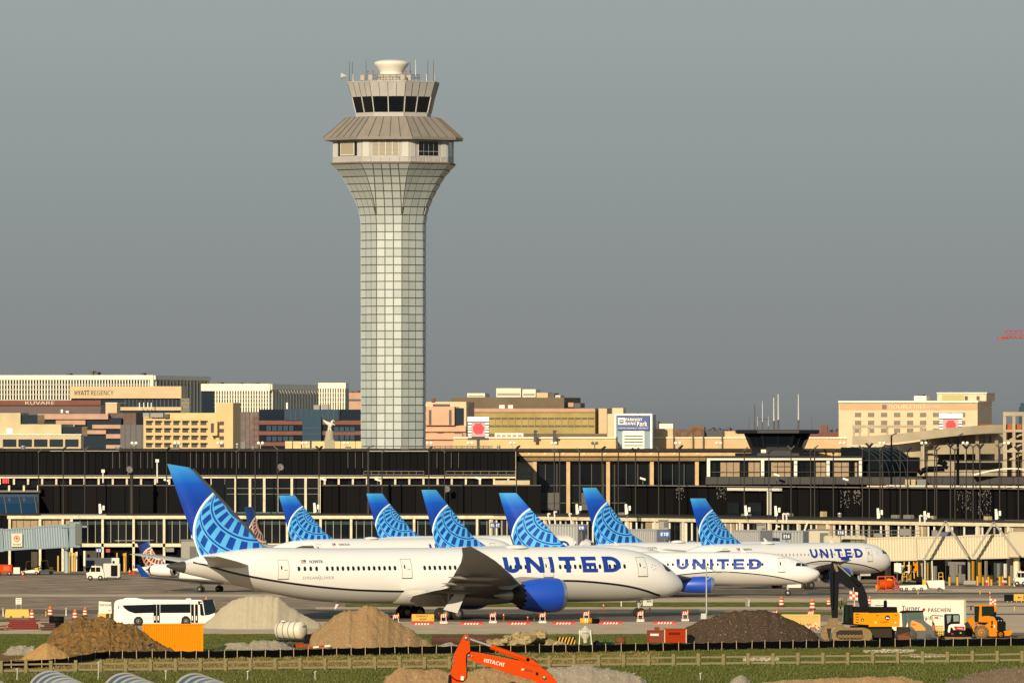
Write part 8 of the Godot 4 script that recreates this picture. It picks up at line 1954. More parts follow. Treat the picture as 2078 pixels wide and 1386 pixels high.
	# steel beams and pipe stacked at the left
	for q in [[15, 78, 1278, "7c2420", "red steel beams stacked on the road edge", 5], [80, 142, 1280, "54342a", "rust-brown steel beams stacked right of the red beams", 4]]:
		n = stand("beam_stack", q[4], "steel beams", (q[0] + q[1]) / 2.0, q[2], 0.06, "stacks of steel beams"); kk = gd(q[2]) / F
		for k in q[5]:
			for j in 2:
				var y: float = 0.12 + k * 0.2; var w: float = (q[1] - q[0]) * kk * rng.randf_range(0.75, 1.05); var xo := rng.randf_range(-0.3, 0.3); s = S()
				box(s, Vector3(xo, y + 0.075, -0.5 + j * 0.9), Vector3(w, 0.03, 0.3)); box(s, Vector3(xo, y, -0.5 + j * 0.9), Vector3(w, 0.13, 0.04)); box(s, Vector3(xo, y - 0.075, -0.5 + j * 0.9), Vector3(w, 0.03, 0.3)); put(s, "beam", mt("beam_" + q[3], q[3], 0.7), n)
	n = stand("plastic_pipe", "short fat black corrugated pipe on top of the brown beams", "pipe", 114, 1281); n.position.y = 0.85
	s = S(); lathe(s, Vector3(-0.75, 0.35, 0), Vector3(1, 0, 0.1), [[0, 0.25], [0, 0.34], [1.5, 0.34], [1.5, 0.25]], 18, true, true); put(s, "shell", blk, n)
	for k in 8: s = S(); lathe(s, Vector3(-0.68 + k * 0.19, 0.35, -0.07 + k * 0.02), Vector3(1, 0, 0.1), [[-0.05, 0.33], [0, 0.37], [0.05, 0.33]], 18); put(s, "rib", blk, n)
	n = stand("wood_debris", "loose dark timber offcuts beside the red beams", "debris", 5, 1280)
	for k in 7: s = S(); box(s, Vector3(rng.randf_range(-0.8, 0.8), 0.1 + k * 0.07, rng.randf_range(-0.4, 0.4)), Vector3(1.4, 0.08, 0.15), Basis(Vector3.UP, rng.randf_range(-0.6, 0.6)) * Basis(Vector3(0, 0, 1), rng.randf_range(-0.2, 0.2))); put(s, "offcut", mt("rust_plate"), n)
	# red-white crumpled safety netting behind the millings heap
	n = stand("safety_netting", "bunched red and white safety netting in front of the pale yellow container", "netting", 1642, 1280)
	for k in 40: s = S(); box(s, Vector3(rng.randf_range(-1.0, 1.0), rng.randf_range(0.1, 0.75), rng.randf_range(-0.2, 0.2)), Vector3(0.2, 0.09, 0.04), Basis(Vector3(0, 0, 1), rng.randf_range(0.2, 1.2))); put(s, "strip", red if k % 2 else white, n)
func container(called: String, label: String, u0: float, u1: float, v0: float, vb: float, col: String, ribs_n: int):
	var n := stand(called, label, "container", (u0 + u1) / 2, vb, 0.0, ""); var k := gd(vb) / F; var w := (u1 - u0) * k; var h := (vb - v0) * k
	var m := mt("box_" + col, col, 0.5)
	var s := S(); box(s, Vector3(0, h / 2, -1.2), Vector3(w - 0.1, h - 0.1, 2.3)); put(s, "shell", m, n)
	s = S()
	for i in ribs_n: prism(s, [[-w / ribs_n * 0.36, 0], [w / ribs_n * 0.36, 0], [w / ribs_n * 0.2, 0.06], [-w / ribs_n * 0.2, 0.06]], -h * 0.46, h * 0.46, Basis(Vector3(1, 0, 0), Vector3(0, 0, 1), Vector3(0, -1, 0)), Vector3(-w / 2 + (i + 0.5) * w / ribs_n, h / 2, -0.06))
	put(s, "corrugated_side", m, n)
	for y in [0.06, h - 0.06]: s = S(); box(s, Vector3(0, y, -0.03), Vector3(w, 0.14, 0.12)); put(s, "rail", m, n)
	for x in [-w / 2, w / 2]: s = S(); box(s, Vector3(x, h / 2, -0.02), Vector3(0.16, h, 0.16)); put(s, "corner_post", m, n)
# =====================================================================  APRON TRAFFIC AND SAFETY GEAR
func drum(u: float, v: float, px: float, label: String):
	var n := stand("traffic_drum", label, "traffic drum", u, v, 0.0, "orange traffic drums"); var k := gd(v) / F; var h := px * k
	var o := mt("drum_orange", "bf3f12", 0.5); var w := mt("drum_white", "dcd3c4", 0.5); var r := h * 0.26
	var y := 0.06
	for i in 5:
		var s := S(); var y1 := y + h * 0.155; lathe(s, Vector3.ZERO, Vector3.UP, [[y, r * (1.0 - i * 0.04)], [y1, r * (0.97 - i * 0.04)]], 16, true, true); put(s, "band", o if i % 2 == 0 else w, n); y = y1
	var s2 := S(); lathe(s2, Vector3.ZERO, Vector3.UP, [[0, r * 1.35], [0.09, r * 1.3], [0.1, r * 0.9]], 16, true, true); put(s2, "base", mt("rubber", "1b1b1c"), n)
	s2 = S(); lathe(s2, Vector3.ZERO, Vector3.UP, [[y, r * 0.8], [y + 0.05, r * 0.5], [y + h * 0.1, r * 0.4], [h, r * 0.35], [h + 0.04, 0.02]], 12); put(s2, "lamp", mt("lamp_amber", "d8801c", 0.3), n)
func cone(u: float, v: float, h: float):
	var n := stand("traffic_cone", "orange traffic cone with white collars beside the yellow bollards", "traffic cone", u, v, 0.0, "traffic cones")
	var s := S(); box(s, Vector3(0, 0.03, 0), Vector3(h * 0.45, 0.06, h * 0.45)); put(s, "base", mt("drum_orange"), n)
	s = S(); lathe(s, Vector3.ZERO, Vector3.UP, [[0.05, h * 0.18], [h, h * 0.04], [h, 0.01]], 14); put(s, "cone", mt("drum_orange"), n)
	s = S(); lathe(s, Vector3.ZERO, Vector3.UP, [[h * 0.45, h * 0.126], [h * 0.68, h * 0.09]], 14); put(s, "collar", mt("drum_white"), n)
func striped(s_or: Node, called: String, w: float, h: float, y: float, z: float, n: int, slope: float):
	for i in n:
		var s := S(); var x0 := -w / 2 + i * w / n; prism(s, [[x0, y], [x0 + w / n * 0.5, y], [x0 + w / n * 0.5 + slope, y + h], [x0 + slope, y + h]], z, z + 0.012); put(s, called, mt("drum_white", "dcd3c4", 0.5), s_or)
func apron():
	var white := mt("machine_white", "d8d2c4", 0.45); var blk := mt("machine_black", "1d1e20", 0.5); var red := mt("machine_red", "a62f26", 0.5); var yel := mt("barrier_yellow", "c79a1c", 0.5); var gls := mt("bus_glass", "11161b", 0.1)
	var oran := mt("drum_orange", "bf3f12", 0.5); var steel := mt("machine_steel", "a8a49c", 0.35, 0.7); var rub := mt("rubber", "1b1b1c"); var ink := mt("ink_black", "1c1c1e", 0.6)
	# ---- shuttle bus
	var n := stand("shuttle_bus", "white shuttle bus with long dark windows parked behind the dirt heap", "bus", 335, 1269.5)
	var c := C(n, 0, 1150, 4.723, 335, 1269.5); var s: SurfaceTool
	sol(c, "body", mt("bus_white", "dedacf", 0.35), [[1090, 500], [1095, 350], [1110, 325], [1150, 312], [1930, 318], [1945, 335], [1965, 470], [1965, 540], [1100, 545]], -1.25, 1.25)
	sol(c, "roof_pod", mt("bus_white"), [[1170, 313], [1200, 298], [1290, 298], [1380, 313]], -0.9, 0.9); sol(c, "roof_hatch", mt("bus_white"), [[1775, 317], [1785, 304], [1825, 304], [1830, 317]], -0.4, 0.4)
	sol(c, "front_glass", mt("bus_screen", "16242e", 0.08), [[1930, 322], [2035, 312], [2045, 330], [2064, 400], [2060, 440], [2000, 462], [1966, 465]], -1.2, 1.2); sol(c, "front_skirt", mt("bus_white"), [[1965, 465], [2000, 462], [2062, 440], [2058, 500], [2030, 535], [1960, 540]], -1.2, 1.2)
	sol(c, "side_window", gls, [[1172, 368], [1470, 360], [1470, 440], [1290, 445], [1230, 425], [1190, 395]], 1.25, 1.27); sol(c, "side_window", gls, [[1535, 358], [1825, 355], [1825, 440], [1535, 442]], 1.25, 1.27)
	for x in [1470, 1502, 1830, 1868]: sol(c, "door_leaf", gls, [[x, 358], [x + 28, 358], [x + 30, 535], [x + 2, 535]], 1.25, 1.275); sol(c, "door_edge", white, [[x + 8, 470], [x + 20, 470], [x + 20, 512], [x + 8, 512]], 1.275, 1.285)
	sol(c, "side_window", gls, [[1915, 352], [1938, 352], [1958, 470], [1920, 462]], 1.25, 1.27); sol(c, "rear_lamp", ink, [[1130, 370], [1138, 370], [1138, 402], [1130, 402]], 1.25, 1.27)
	sol(c, "wheel_arch", blk, [[1280, 540], [1284, 500], [1305, 478], [1345, 476], [1368, 500], [1374, 540]], 1.2, 1.27); sol(c, "wheel_arch", blk, [[1735, 540], [1742, 492], [1765, 470], [1800, 472], [1822, 500], [1828, 540]], 1.2, 1.27)
	for x in [1326, 1784]:
		for z in [1.12, -1.1]: rnd(c, x, 521, 44, z, 0.36, rub, steel)
	sol(c, "beacon", mt("lamp_amber", "d8801c", 0.3), [[1962, 312], [1966, 292], [1978, 294], [1978, 312]], -0.1, 0.1); rod(c, "mirror_arm", blk, 1935, 335, 1900, 332, 0.05, 1.35); sol(c, "mirror", blk, [[1896, 330], [1912, 330], [1918, 362], [1900, 358]], 1.3, 1.42)
	# ---- yellow water barriers with boards
	for q in [[9, 58, 1236.5, 1253, "yellow plastic barrier in front of the small white notice"], [197, 232, 1243, 1257, "yellow plastic barrier under the contractors' sign by the bus"]]:
		n = stand("water_barrier", q[4], "barrier", (q[0] + q[1]) / 2.0, q[3], 0.0, "yellow barriers"); var k: float = gd(q[3]) / F; var w: float = (q[1] - q[0]) * k; var h: float = (q[3] - q[2]) * k
		s = S(); loft(s, [[Vector3(-w / 2, 0, 0.35), Vector3(w / 2, 0, 0.35), Vector3(w / 2, 0, -0.35), Vector3(-w / 2, 0, -0.35)], [Vector3(-w / 2, h * 0.3, 0.33), Vector3(w / 2, h * 0.3, 0.33), Vector3(w / 2, h * 0.3, -0.33), Vector3(-w / 2, h * 0.3, -0.33)], [Vector3(-w * 0.47, h, 0.16), Vector3(w * 0.47, h, 0.16), Vector3(w * 0.47, h, -0.16), Vector3(-w * 0.47, h, -0.16)]], true, true, false); put(s, "shell", yel, n)
		for x in [-0.25, 0.25]: s = S(); box(s, Vector3(x * w, 0.08, 0.34), Vector3(0.25, 0.12, 0.06)); put(s, "fork_pocket", blk, n)
	n = stand("notice_board", "white contractors' sign with black lettering above a yellow barrier", "sign", 213, 1258); var kk := gd(1258) / F
	s = S(); prism(s, [[-14 * kk, 13 * kk], [13 * kk, 13 * kk], [11.5 * kk, 36 * kk], [-13.5 * kk, 38 * kk]], -0.04, 0.04); put(s, "board", white, n)
	sign_text("Turner", ink, n, Vector3(-12.5 * kk, 28 * kk, 0.05), 10 * kk, 5 * kk); sign_text("PASCHEN", ink, n, Vector3(-1.5 * kk, 28 * kk, 0.05), 13 * kk, 4 * kk); s = S(); box(s, Vector3(8 * kk, 19 * kk, 0.045), Vector3(6 * kk, 1.5 * kk, 0.01)); put(s, "red_bar", red, n)
	for x in [-10, 9]: s = S(); box(s, Vector3(x * kk, 8 * kk, -0.06), Vector3(0.1, 16 * kk, 0.06)); put(s, "post", steel, n)
	n = stand("notice_board", "small white notice on thin legs behind the yellow barrier", "sign", 36.5, 1252); kk = gd(1252) / F
	s = S(); box(s, Vector3(0, 32 * kk, 0), Vector3(12 * kk, 13 * kk, 0.05)); put(s, "board", white, n)
	for k in 3: s = S(); box(s, Vector3(0, (36 - k * 4) * kk, 0.03), Vector3([9, 6, 4][k] * kk, 1.4 * kk, 0.01)); put(s, "text_line", mt("ink_faint", "8a8578", 0.7), n)
	for x in [-5, 5]: s = S(); tube(s, Vector3(x * kk, 0, 0), Vector3(x * kk, 27 * kk, 0), 0.03, 5); put(s, "post", steel, n)
	# ---- drums
	for q in [[63.5, 1257, 20, "orange drum right of the yellow barrier"], [100.5, 1251, 20, "orange drum behind the black pipe"], [151, 1257, 20, "orange drum over the debris by the brown beams"], [171.5, 1251, 18, "orange drum next to the clumpy dirt heap's crest"], [368, 1267, 16, "orange drum before the bus front wheel"], [1586.5, 1231, 20, "orange drum on the grass strip under the airliner's nose wheel"], [1649.5, 1238, 22, "orange drum on a black base above the pale yellow container"], [1682.5, 1229.5, 16, "orange drum half behind the excavator's stick"], [1766, 1228.5, 18, "orange drum between the excavator boom and the box trailer"]]: drum(q[0], q[1], q[2], q[3])
	# ---- low red and white barricades and striped signs
	for u in [832, 932, 1028, 1119, 1215, 1325, 1414]:
		n = stand("low_barricade", "low red plastic barricade with slanting white stripes on the road edge", "barricade", u + 25, 1269 - (u - 832) * 0.004, 0.0, "low red and white barricades"); kk = gd(1268) / F
		var w := 50 * kk; var h := 0.36
		s = S(); loft(s, [[Vector3(-w / 2, 0, 0.3), Vector3(w / 2, 0, 0.3), Vector3(w / 2, 0, -0.3), Vector3(-w / 2, 0, -0.3)], [Vector3(-w * 0.49, h * 0.5, 0.26), Vector3(w * 0.49, h * 0.5, 0.26), Vector3(w * 0.49, h * 0.5, -0.26), Vector3(-w * 0.49, h * 0.5, -0.26)], [Vector3(-w * 0.42, h, 0.16), Vector3(w * 0.42, h, 0.16), Vector3(w * 0.42, h, -0.16), Vector3(-w * 0.42, h, -0.16)]], true, true, false); put(s, "shell", mt("barricade_red", "a92c1a", 0.5), n)
		striped(n, "stripe", w * 0.62, h * 0.5, h * 0.18, 0.29, 5, 0.09)
	for q in [[803, 1246.5], [900, 1245], [1000, 1244], [1101, 1244], [1190, 1241], [1300, 1241], [1391, 1240], [1572, 1240], [1646, 1240]]:
		n = stand("striped_sign", "orange and white striped warning panel on a low frame by the road", "barricade", q[0], q[1] + 21, 0.0, "striped warning panels"); kk = gd(q[1] + 21) / F
		s = S(); box(s, Vector3(0, 16.5 * kk, 0), Vector3(14 * kk, 7 * kk, 0.05)); put(s, "panel", oran, n); striped(n, "stripe", 11 * kk, 7 * kk, 13 * kk, 0.03, 3, 2 * kk)
		s = S(); box(s, Vector3(0, 3 * kk, 0.02), Vector3(15 * kk, 4.5 * kk, 0.06)); put(s, "foot_board", mt("drum_white"), n); for i in 3: s = S(); box(s, Vector3((-5 + i * 5) * kk, 4 * kk, 0.06), Vector3(2.4 * kk, 1.6 * kk, 0.02)); put(s, "foot_stripe", oran, n)
		for x in [-5, 5]: s = S(); box(s, Vector3(x * kk, 7 * kk, -0.04), Vector3(0.06, 14 * kk, 0.05)); put(s, "leg", mt("drum_white"), n)
		s = S(); lathe(s, Vector3(5 * kk, 20 * kk, 0), Vector3.UP, [[0, 0.07], [0.14, 0.07], [0.18, 0.02]], 10); put(s, "lamp", mt("lamp_amber"), n)
	# ---- yellow taxiway signs
	n = stand("taxiway_sign", "yellow taxiway sign reading CONTACT RAMP behind the main wheels", "sign", 858, 1261); kk = gd(1261) / F
	s = S(); rbox(s, Vector3(0, 7.5 * kk, 0), Vector3(46 * kk, 14.5 * kk, 0.3), 0.04); put(s, "board", mt("sign_yellow", "cf9a12", 0.5), n); sign_text("CONTACT", ink, n, Vector3(-14 * kk, 8.5 * kk, 0.16), 25 * kk, 4 * kk); sign_text("RAMP", ink, n, Vector3(-6 * kk, 2.5 * kk, 0.16), 14 * kk, 4 * kk)
	s = S(); prism(s, [[18 * kk, 5 * kk], [20 * kk, 5 * kk], [19.5 * kk, 7 * kk], [18.5 * kk, 7 * kk]], 0.15, 0.17); put(s, "mark", ink, n)
	n = stand("taxiway_sign", "yellow taxiway sign with a left arrow and a black panel beside it", "sign", 2066, 1222); kk = gd(1222) / F
	s = S(); rbox(s, Vector3(-17.5 * kk, 9 * kk, 0), Vector3(19 * kk, 13 * kk, 0.35), 0.04); put(s, "black_panel", blk, n); s = S(); rbox(s, Vector3(10 * kk, 9.5 * kk, 0), Vector3(35 * kk, 14 * kk, 0.35), 0.04); put(s, "board", mt("sign_yellow"), n)
	s = S(); prism(s, [[0, 9.5 * kk], [3 * kk, 12.5 * kk], [3 * kk, 10.2 * kk], [8 * kk, 10.2 * kk], [8 * kk, 8.8 * kk], [3 * kk, 8.8 * kk], [3 * kk, 6.5 * kk]], 0.18, 0.2); put(s, "arrow", ink, n); sign_text("E", ink, n, Vector3(12 * kk, 5.5 * kk, 0.19), 6 * kk, 8 * kk)
	for x in [-20, -12, -2, 8]: s = S(); tube(s, Vector3(x * kk, 0, 0), Vector3(x * kk, 3 * kk, 0), 0.05, 6); put(s, "leg", white, n)
	n = stand("lane_barrel", "yellow and black reflective barrel lying on the road edge", "barrel", 1197, 1266); kk = gd(1266) / F
	s = S(); lathe(s, Vector3(-20 * kk, 0.32, 0), Vector3(1, 0, 0), [[0, 0.2], [0.03, 0.32], [24 * kk, 0.32], [24 * kk, 0.1]], 18, true, true); put(s, "drum", mt("sign_yellow"), n); s = S(); lathe(s, Vector3(4.2 * kk, 0.3, 0), Vector3(1, 0, 0), [[0, 0.28], [15 * kk, 0.28], [16 * kk, 0.1]], 16, true, true); put(s, "black_end", blk, n)
	for x in [-10, -6]: s = S(); lathe(s, Vector3(x * kk, 0.32, 0), Vector3(1, 0, 0), [[0, 0.325], [1.6 * kk, 0.325]], 18); put(s, "white_band", white, n)
	# ---- marker posts, round-top marker, solar lamp
	for q in [[985, 1230, 0.9, 0], [1225, 1240, 0.8, 1], [1319, 1247, 0.8, 2], [1022, 1260, 0.8, 1], [1084, 1259, 0.8, 2], [1071, 1260, 0.5, 1], [5, 1251, 0.9, 0], [133, 1250, 0.9, 0], [92, 1251, 0.8, 2], [1864, 1206, 0.7, 2], [1990, 1206, 0.8, 2], [2060, 1240, 0.8, 2], [2010, 1215, 0.9, 1], [1261, 1231, 0.8, 0]]:
		n = stand("edge_marker", ["slim white edge marker stake beside the taxiway", "slim orange edge marker stake beside the taxiway", "slim yellow edge marker stake beside the taxiway"][q[3]], "marker", q[0], q[1], 0.0, "taxiway edge markers")
		s = S(); tube(s, Vector3.ZERO, Vector3(0, q[2], 0), 0.07, 6); put(s, "stake", [white, oran, yel][q[3]], n); s = S(); tube(s, Vector3(0, q[2] * 0.75, 0), Vector3(0, q[2] * 0.9, 0), 0.08, 6); put(s, "collar", [yel, white, blk][q[3]], n)
	n = stand("marker_board", "grey round-topped marker post on the grass strip", "marker", 1516, 1231); s = S(); prism(s, [[-0.15, 0], [0.2, 0], [0.2, 0.9], [0.1, 1.05], [-0.05, 1.05], [-0.15, 0.9]], -0.05, 0.05); put(s, "plate", mt("unit_grey", "77746d"), n); s = S(); box(s, Vector3(0.25, 0.4, -0.03), Vector3(0.1, 0.8, 0.06)); put(s, "backing", white, n)
	n = stand("solar_lamp", "tall slim lamp post with tilted solar panel and curved arm before the second jet's nose", "street lamp", 1434, 1256); kk = gd(1256) / F
	s = S(); tube(s, Vector3.ZERO, Vector3(0, 104 * kk, 0), 0.1, 8, 0.07); put(s, "pole", mt("post_steel", "a9a79e", 0.45, 0.4), n)
	s = S(); bar(s, Vector3(-10 * kk, 111 * kk, 0), Vector3(17 * kk, 97 * kk, 0), 1.1, 0.06); put(s, "solar_panel", mt("solar_blue", "3c4a66", 0.25), n)
	s = S(); path(s, [Vector3(0, 79 * kk, 0), Vector3(8 * kk, 85 * kk, 0), Vector3(20 * kk, 92 * kk, 0), Vector3(36 * kk, 95 * kk, 0)], 0.045, 6); put(s, "arm", mt("post_steel"), n); s = S(); box(s, Vector3(41 * kk, 95 * kk, 0), Vector3(12 * kk, 0.12, 0.25)); put(s, "lamp_head", mt("unit_grey"), n); s = S(); box(s, Vector3(-0.3, 0.3, 0), Vector3(0.6, 0.6, 0.5)); put(s, "base_box", mt("vent_steel", "b6b4ae"), n)
	# ---- ground support vehicles, right
	n = stand("fuel_cart", "bright orange tank cart in a tube frame under the round-nosed airliner", "cart", 1803, 1200); c = C(n, 1640, 1120, 6.93, 1803, 1200)
	var oc := mt("cart_orange", "bb4208", 0.45)
	s = S(); var pa := cx(c, 1000, 455); var pb := cx(c, 1180, 455); lathe(s, Vector3(pa.x, pa.y, 0), Vector3(1, 0, 0), [[0, 0.1], [0.05, 0.5], [0.2, 0.62], [pb.x - pa.x, 0.62], [pb.x - pa.x + 0.2, 0.4], [pb.x - pa.x + 0.25, 0.02]], 20); put(s, "tank", oc, n)
	for p in [[985, 345, 985, 540], [1090, 345, 1100, 540], [1210, 345, 1225, 500], [985, 348, 1215, 345], [1000, 545, 1280, 540], [1210, 350, 1280, 440], [1225, 500, 1290, 470], [1180, 400, 1280, 535]]: rod(c, "frame_tube", mt("frame_red", "b8401c", 0.5), p[0], p[1], p[2], p[3], 0.07, 0.6); rod(c, "frame_tube", M["frame_red"], p[0], p[1], p[2], p[3], 0.07, -0.6)
	sol(c, "pump_box", mt("loader_orange", "cc6f1a"), [[950, 470], [1000, 455], [1010, 530], [960, 535]], -0.5, 0.5); sol(c, "top_gear", mt("loader_orange"), [[1095, 390], [1140, 370], [1190, 385], [1190, 420], [1100, 420]], -0.4, 0.4)
	for x in [1000, 1060, 1200]: rnd(c, x, 540, 24, 0.5, 0.25, rub, steel)
	n = stand("belt_loader", "white low belt loader with yellow rails beside the orange tank cart", "loader", 1876, 1200); c = C(n, 1658, 960, 4.948, 1876, 1200)
	sol(c, "chassis", white, [[830, 1130], [1100, 1120], [1110, 1165], [900, 1175], [835, 1170]], -0.9, 0.9); sol(c, "belt", blk, [[860, 1090], [1290, 1110], [1285, 1130], [860, 1110]], -0.5, 0.5); sol(c, "tractor", white, [[1100, 1080], [1280, 1075], [1285, 1165], [1130, 1150]], -0.8, 0.8); sol(c, "seat_box", blk, [[1000, 1040], [1060, 1040], [1060, 1120], [1000, 1120]], -0.5, 0.5); sol(c, "engine_cover", yel, [[1060, 1070], [1095, 1065], [1100, 1150], [1060, 1150]], -0.7, 0.85)
	for p in [[1225, 1000, 1225, 1090], [1265, 1000, 1270, 1090], [1225, 1000, 1265, 1000], [1225, 1040, 1265, 1040], [905, 1010, 905, 1090], [860, 1000, 860, 1090], [860, 1040, 905, 1040]]: rod(c, "guard_rail", yel, p[0], p[1], p[2], p[3], 0.05, 0.7)
	for x in [850, 900, 975, 1050, 1230]: rnd(c, x, 1165, 18, 0.85, 0.25, rub, white)
	rnd(c, 1240, 1180, 26, 1.6, 0.4, mt("rubber_dust", "4a443b"), steel)
	n = stand("service_platform", "cluttered steel service platform with yellow ladders under the cream jet bridge", "platform", 1848, 1190); c = C(n, 1658, 960, 4.948, 1848, 1190)
	for p in [[810, 900, 810, 1100, 0], [880, 890, 880, 1100, 1], [930, 890, 930, 1090, 0], [975, 890, 980, 1060, 1], [1010, 890, 1015, 1080, 1], [780, 940, 930, 930, 0], [780, 1000, 1000, 990, 0], [820, 1080, 900, 920, 2], [900, 1070, 980, 930, 2], [1090, 880, 1090, 1120, 0], [1130, 880, 1130, 1120, 2], [1160, 880, 1165, 1100, 0]]: rod(c, "strut", [white, yel, blk][p[4]], p[0], p[1], p[2], p[3], 0.09, 0.3 * p[4])
	sol(c, "cabinet", white, [[780, 905], [850, 905], [850, 1010], [780, 1010]], -0.4, 0.2); sol(c, "hose_box", mt("loader_orange"), [[970, 905], [1010, 905], [1012, 980], [972, 985]], -0.2, 0.4)
	for q in [[1985, 1], [1996, 1], [2007, 1], [2013, 1], [2030, 1], [2050, 1], [1928, 0], [1944, 0], [2036, 1]]:
		n = stand("bollard", "fat yellow steel bollard guarding the concourse under the cream jet bridge", "bollard", q[0], 1188, 0.0, "yellow bollards"); s = S(); lathe(s, Vector3.ZERO, Vector3.UP, [[0, 0.17], [1.25, 0.17], [1.36, 0.1], [1.4, 0.01]], 12, true, false); put(s, "post", mt("safety_yellow", "b8891c", 0.5), n); s = S(); lathe(s, Vector3.ZERO, Vector3.UP, [[0, 0.26], [0.04, 0.26], [0.05, 0.17]], 12); put(s, "base_plate", steel, n)
	n = stand("guard_barrier", "yellow horizontal crash rail between the bollards", "barrier", 2032, 1187.5); s = S(); box(s, Vector3(0, 0.8, 0), Vector3(2.6, 0.35, 0.2)); put(s, "rail", mt("safety_yellow"), n); for x in [-1.2, 1.2]: s = S(); box(s, Vector3(x, 0.32, -0.02), Vector3(0.2, 0.64, 0.16)); put(s, "leg", mt("safety_yellow"), n)
	for q in [[2003.5, 1189, 1.1], [2037, 1189, 1.1], [262, 1167, 1.0], [270, 1166, 1.3], [45, 1172, 0.9]]: cone(q[0], q[1], q[2])
	truck("baggage_tractor", "dark-cabbed white tug at the frame edge beyond the yellow bollards", 2072, 1190, 1.6, white, blk)
	# ---- ground support vehicles, left
	truck("service_truck", "small white service truck with dark windscreen on the open apron", 193, 1178, 2.3, white, blk)
	n = stand("cargo_container", "cream cargo box trailer behind the small white service truck", "trailer", 226, 1176); kk = gd(1176) / F
	s = S(); rbox(s, Vector3(0, 1.25, 0), Vector3(2.3, 1.9, 1.8), 0.06); put(s, "box", mt("trailer_pale", "c9c2b2", 0.6), n); s = S(); box(s, Vector3(0.35, 1.2, 0.92), Vector3(0.9, 1.5, 0.04)); put(s, "dark_door", blk, n); s = S(); box(s, Vector3(0, 0.28, 0), Vector3(2.5, 0.16, 1.5)); put(s, "chassis", blk, n)
	for x in [-0.8, 0.8]: wheel(n, Vector3(x, 0.25, 0.75), 0.25, 0.2)
	n = stand("catering_box", "long white high-loader box behind the service truck", "truck", 207, 1166); s = S(); rbox(s, Vector3(0, 1.7, 0), Vector3(4.8, 1.3, 2.0), 0.06); put(s, "box", white, n); s = S(); box(s, Vector3(-1.7, 1.55, 1.02), Vector3(1.2, 0.9, 0.04)); put(s, "blue_panel", mt("panel_navy", "1f2f56", 0.5), n); s = S(); box(s, Vector3(1.6, 1.75, 1.02), Vector3(0.3, 0.4, 0.04)); put(s, "hatch", blk, n)
	s = S(); box(s, Vector3(0, 0.75, 0), Vector3(4.2, 0.5, 1.6)); put(s, "chassis", blk, n); for x in [-1.6, 1.5]: wheel(n, Vector3(x, 0.42, 0.85), 0.42, 0.28)
	for q in [[60, 1167, "cream belt loader with yellow hoop rails under the blue-grey jet bridge"], [90, 1166, "cream belt loader nearest the yellow posts under the blue-grey jet bridge"]]:
		n = stand("belt_loader", q[2], "loader", q[0], q[1]); s = S(); prism(s, [[-1.3, 0.3], [1.2, 0.3], [1.3, 0.6], [0.4, 0.75], [-1.2, 0.55]], -0.6, 0.6); put(s, "chassis", white, n); s = S(); prism(s, [[-1.5, 0.6], [1.4, 1.15], [1.4, 1.3], [-1.5, 0.78]], -0.4, 0.4); put(s, "belt", blk, n)
		s = S(); path(s, [Vector3(-0.6, 0.7, 0.5), Vector3(-0.5, 1.9, 0.5), Vector3(0.4, 2.0, 0.5), Vector3(0.5, 1.0, 0.5)], 0.05, 6); put(s, "hoop_rail", yel, n); s = S(); box(s, Vector3(0.9, 0.85, 0.3), Vector3(0.5, 0.5, 0.5)); put(s, "seat_box", yel, n); for x in [-0.9, 0.9]: wheel(n, Vector3(x, 0.26, 0.6), 0.26, 0.2)
	n = stand("ground_power_cart", "orange ground power cart under the blue-grey jet bridge", "cart", 8, 1168); s = S(); rbox(s, Vector3(0, 0.95, 0), Vector3(2.2, 1.2, 1.2), 0.12); put(s, "housing", mt("cart_orange"), n); s = S(); box(s, Vector3(0.3, 1.0, 0.62), Vector3(0.9, 0.7, 0.04)); put(s, "grille", mt("frame_red"), n); for x in [-0.7, 0.7]: wheel(n, Vector3(x, 0.3, 0.5), 0.3, 0.2)
	s = S(); box(s, Vector3(1.7, 0.7, 0), Vector3(0.9, 0.9, 0.8)); put(s, "pump_unit", white, n)
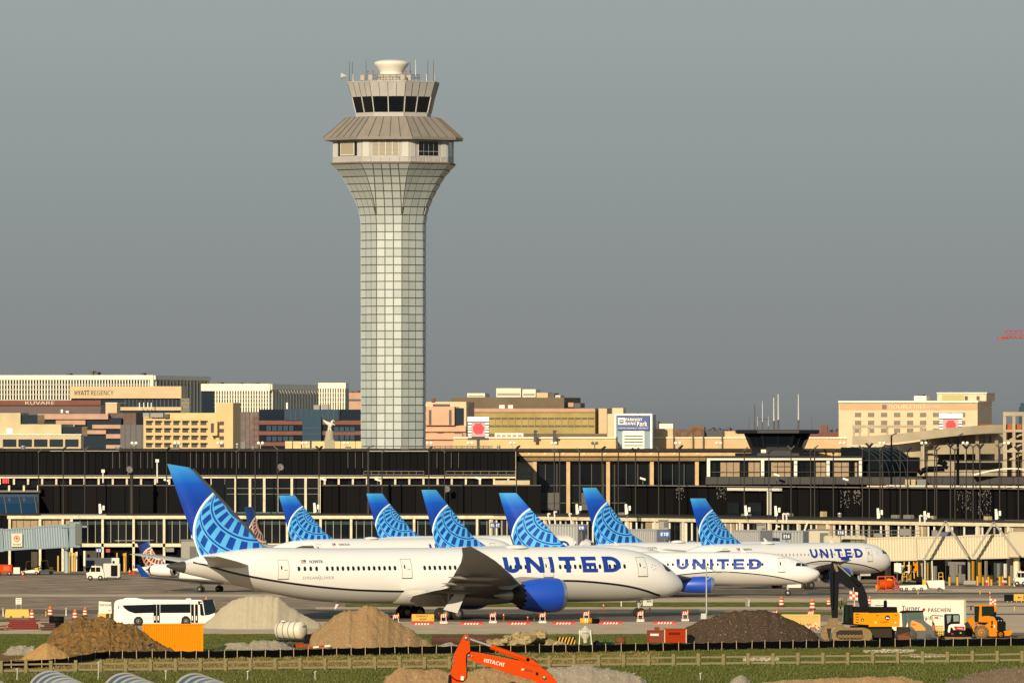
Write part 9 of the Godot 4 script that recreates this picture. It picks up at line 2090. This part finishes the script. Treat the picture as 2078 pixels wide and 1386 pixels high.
	n = stand("maroon_tug", "low maroon tug between the yellow posts under the blue-grey bridge", "tug", 117, 1159); s = S(); prism(s, [[-1.0, 0.25], [1.0, 0.25], [1.0, 0.9], [0.3, 0.95], [0.1, 1.6], [-0.7, 1.6], [-1.0, 0.9]], -0.6, 0.6); put(s, "body", mt("tug_maroon", "6e1f28", 0.5), n); s = S(); box(s, Vector3(-0.3, 1.3, 0.61), Vector3(0.6, 0.4, 0.03)); put(s, "side_window", blk, n); for x in [-0.6, 0.6]: wheel(n, Vector3(x, 0.3, 0.55), 0.3, 0.2)
	for q in [[150, 1160], [139, 1161], [175, 1159], [252, 1161]]:
		n = stand("bollard", "yellow steel bollard on the apron before the straight concourse", "bollard", q[0], q[1], 0.0, "yellow bollards"); s = S(); lathe(s, Vector3.ZERO, Vector3.UP, [[0, 0.2], [2.2, 0.2], [2.3, 0.05]], 12); put(s, "post", mt("safety_yellow"), n); s = S(); box(s, Vector3(0, 2.5, 0), Vector3(0.5, 0.4, 0.3)); put(s, "lamp_box", mt("safety_yellow"), n)
func truck(called: String, label: String, u: float, vb: float, L: float, body_m: Material, dark: Material):
	var n := stand(called, label, "truck", u, vb)
	var s := S(); prism(s, [[-L / 2, 0.35], [L / 2, 0.35], [L / 2, 1.0], [L * 0.36, 1.95], [-L * 0.22, 2.0], [-L * 0.36, 1.15], [-L / 2, 1.05]], -0.95, 0.95); put(s, "cab", body_m, n)
	for x in [-0.14, 0.16]: s = S(); box(s, Vector3(x * L, 1.5, 0.96), Vector3(L * 0.26, 0.62, 0.04)); put(s, "side_window", dark, n)
	s = S(); box(s, Vector3(-L * 0.5, 0.62, 0), Vector3(0.12, 0.28, 1.85)); put(s, "bumper", mt("unit_grey", "77746d"), n)
	for z in [-0.5, 0.5]: s = S(); lathe(s, Vector3(-L * 0.5 - 0.07, 0.9, z), Vector3(-1, 0, 0), [[0, 0.12], [0.04, 0.11], [0.05, 0.01]], 10); put(s, "headlight", mt("lamp_head", "f2ead6", 0.3), n)
	for x in [-0.3, 0.3]: wheel(n, Vector3(x * L, 0.36, 0.85), 0.36, 0.26)
	s = S(); lathe(s, Vector3(0, 2.0, 0), Vector3.UP, [[0, 0.09], [0.16, 0.08], [0.2, 0.01]], 8); put(s, "beacon", mt("lamp_amber", "d8801c", 0.3), n)
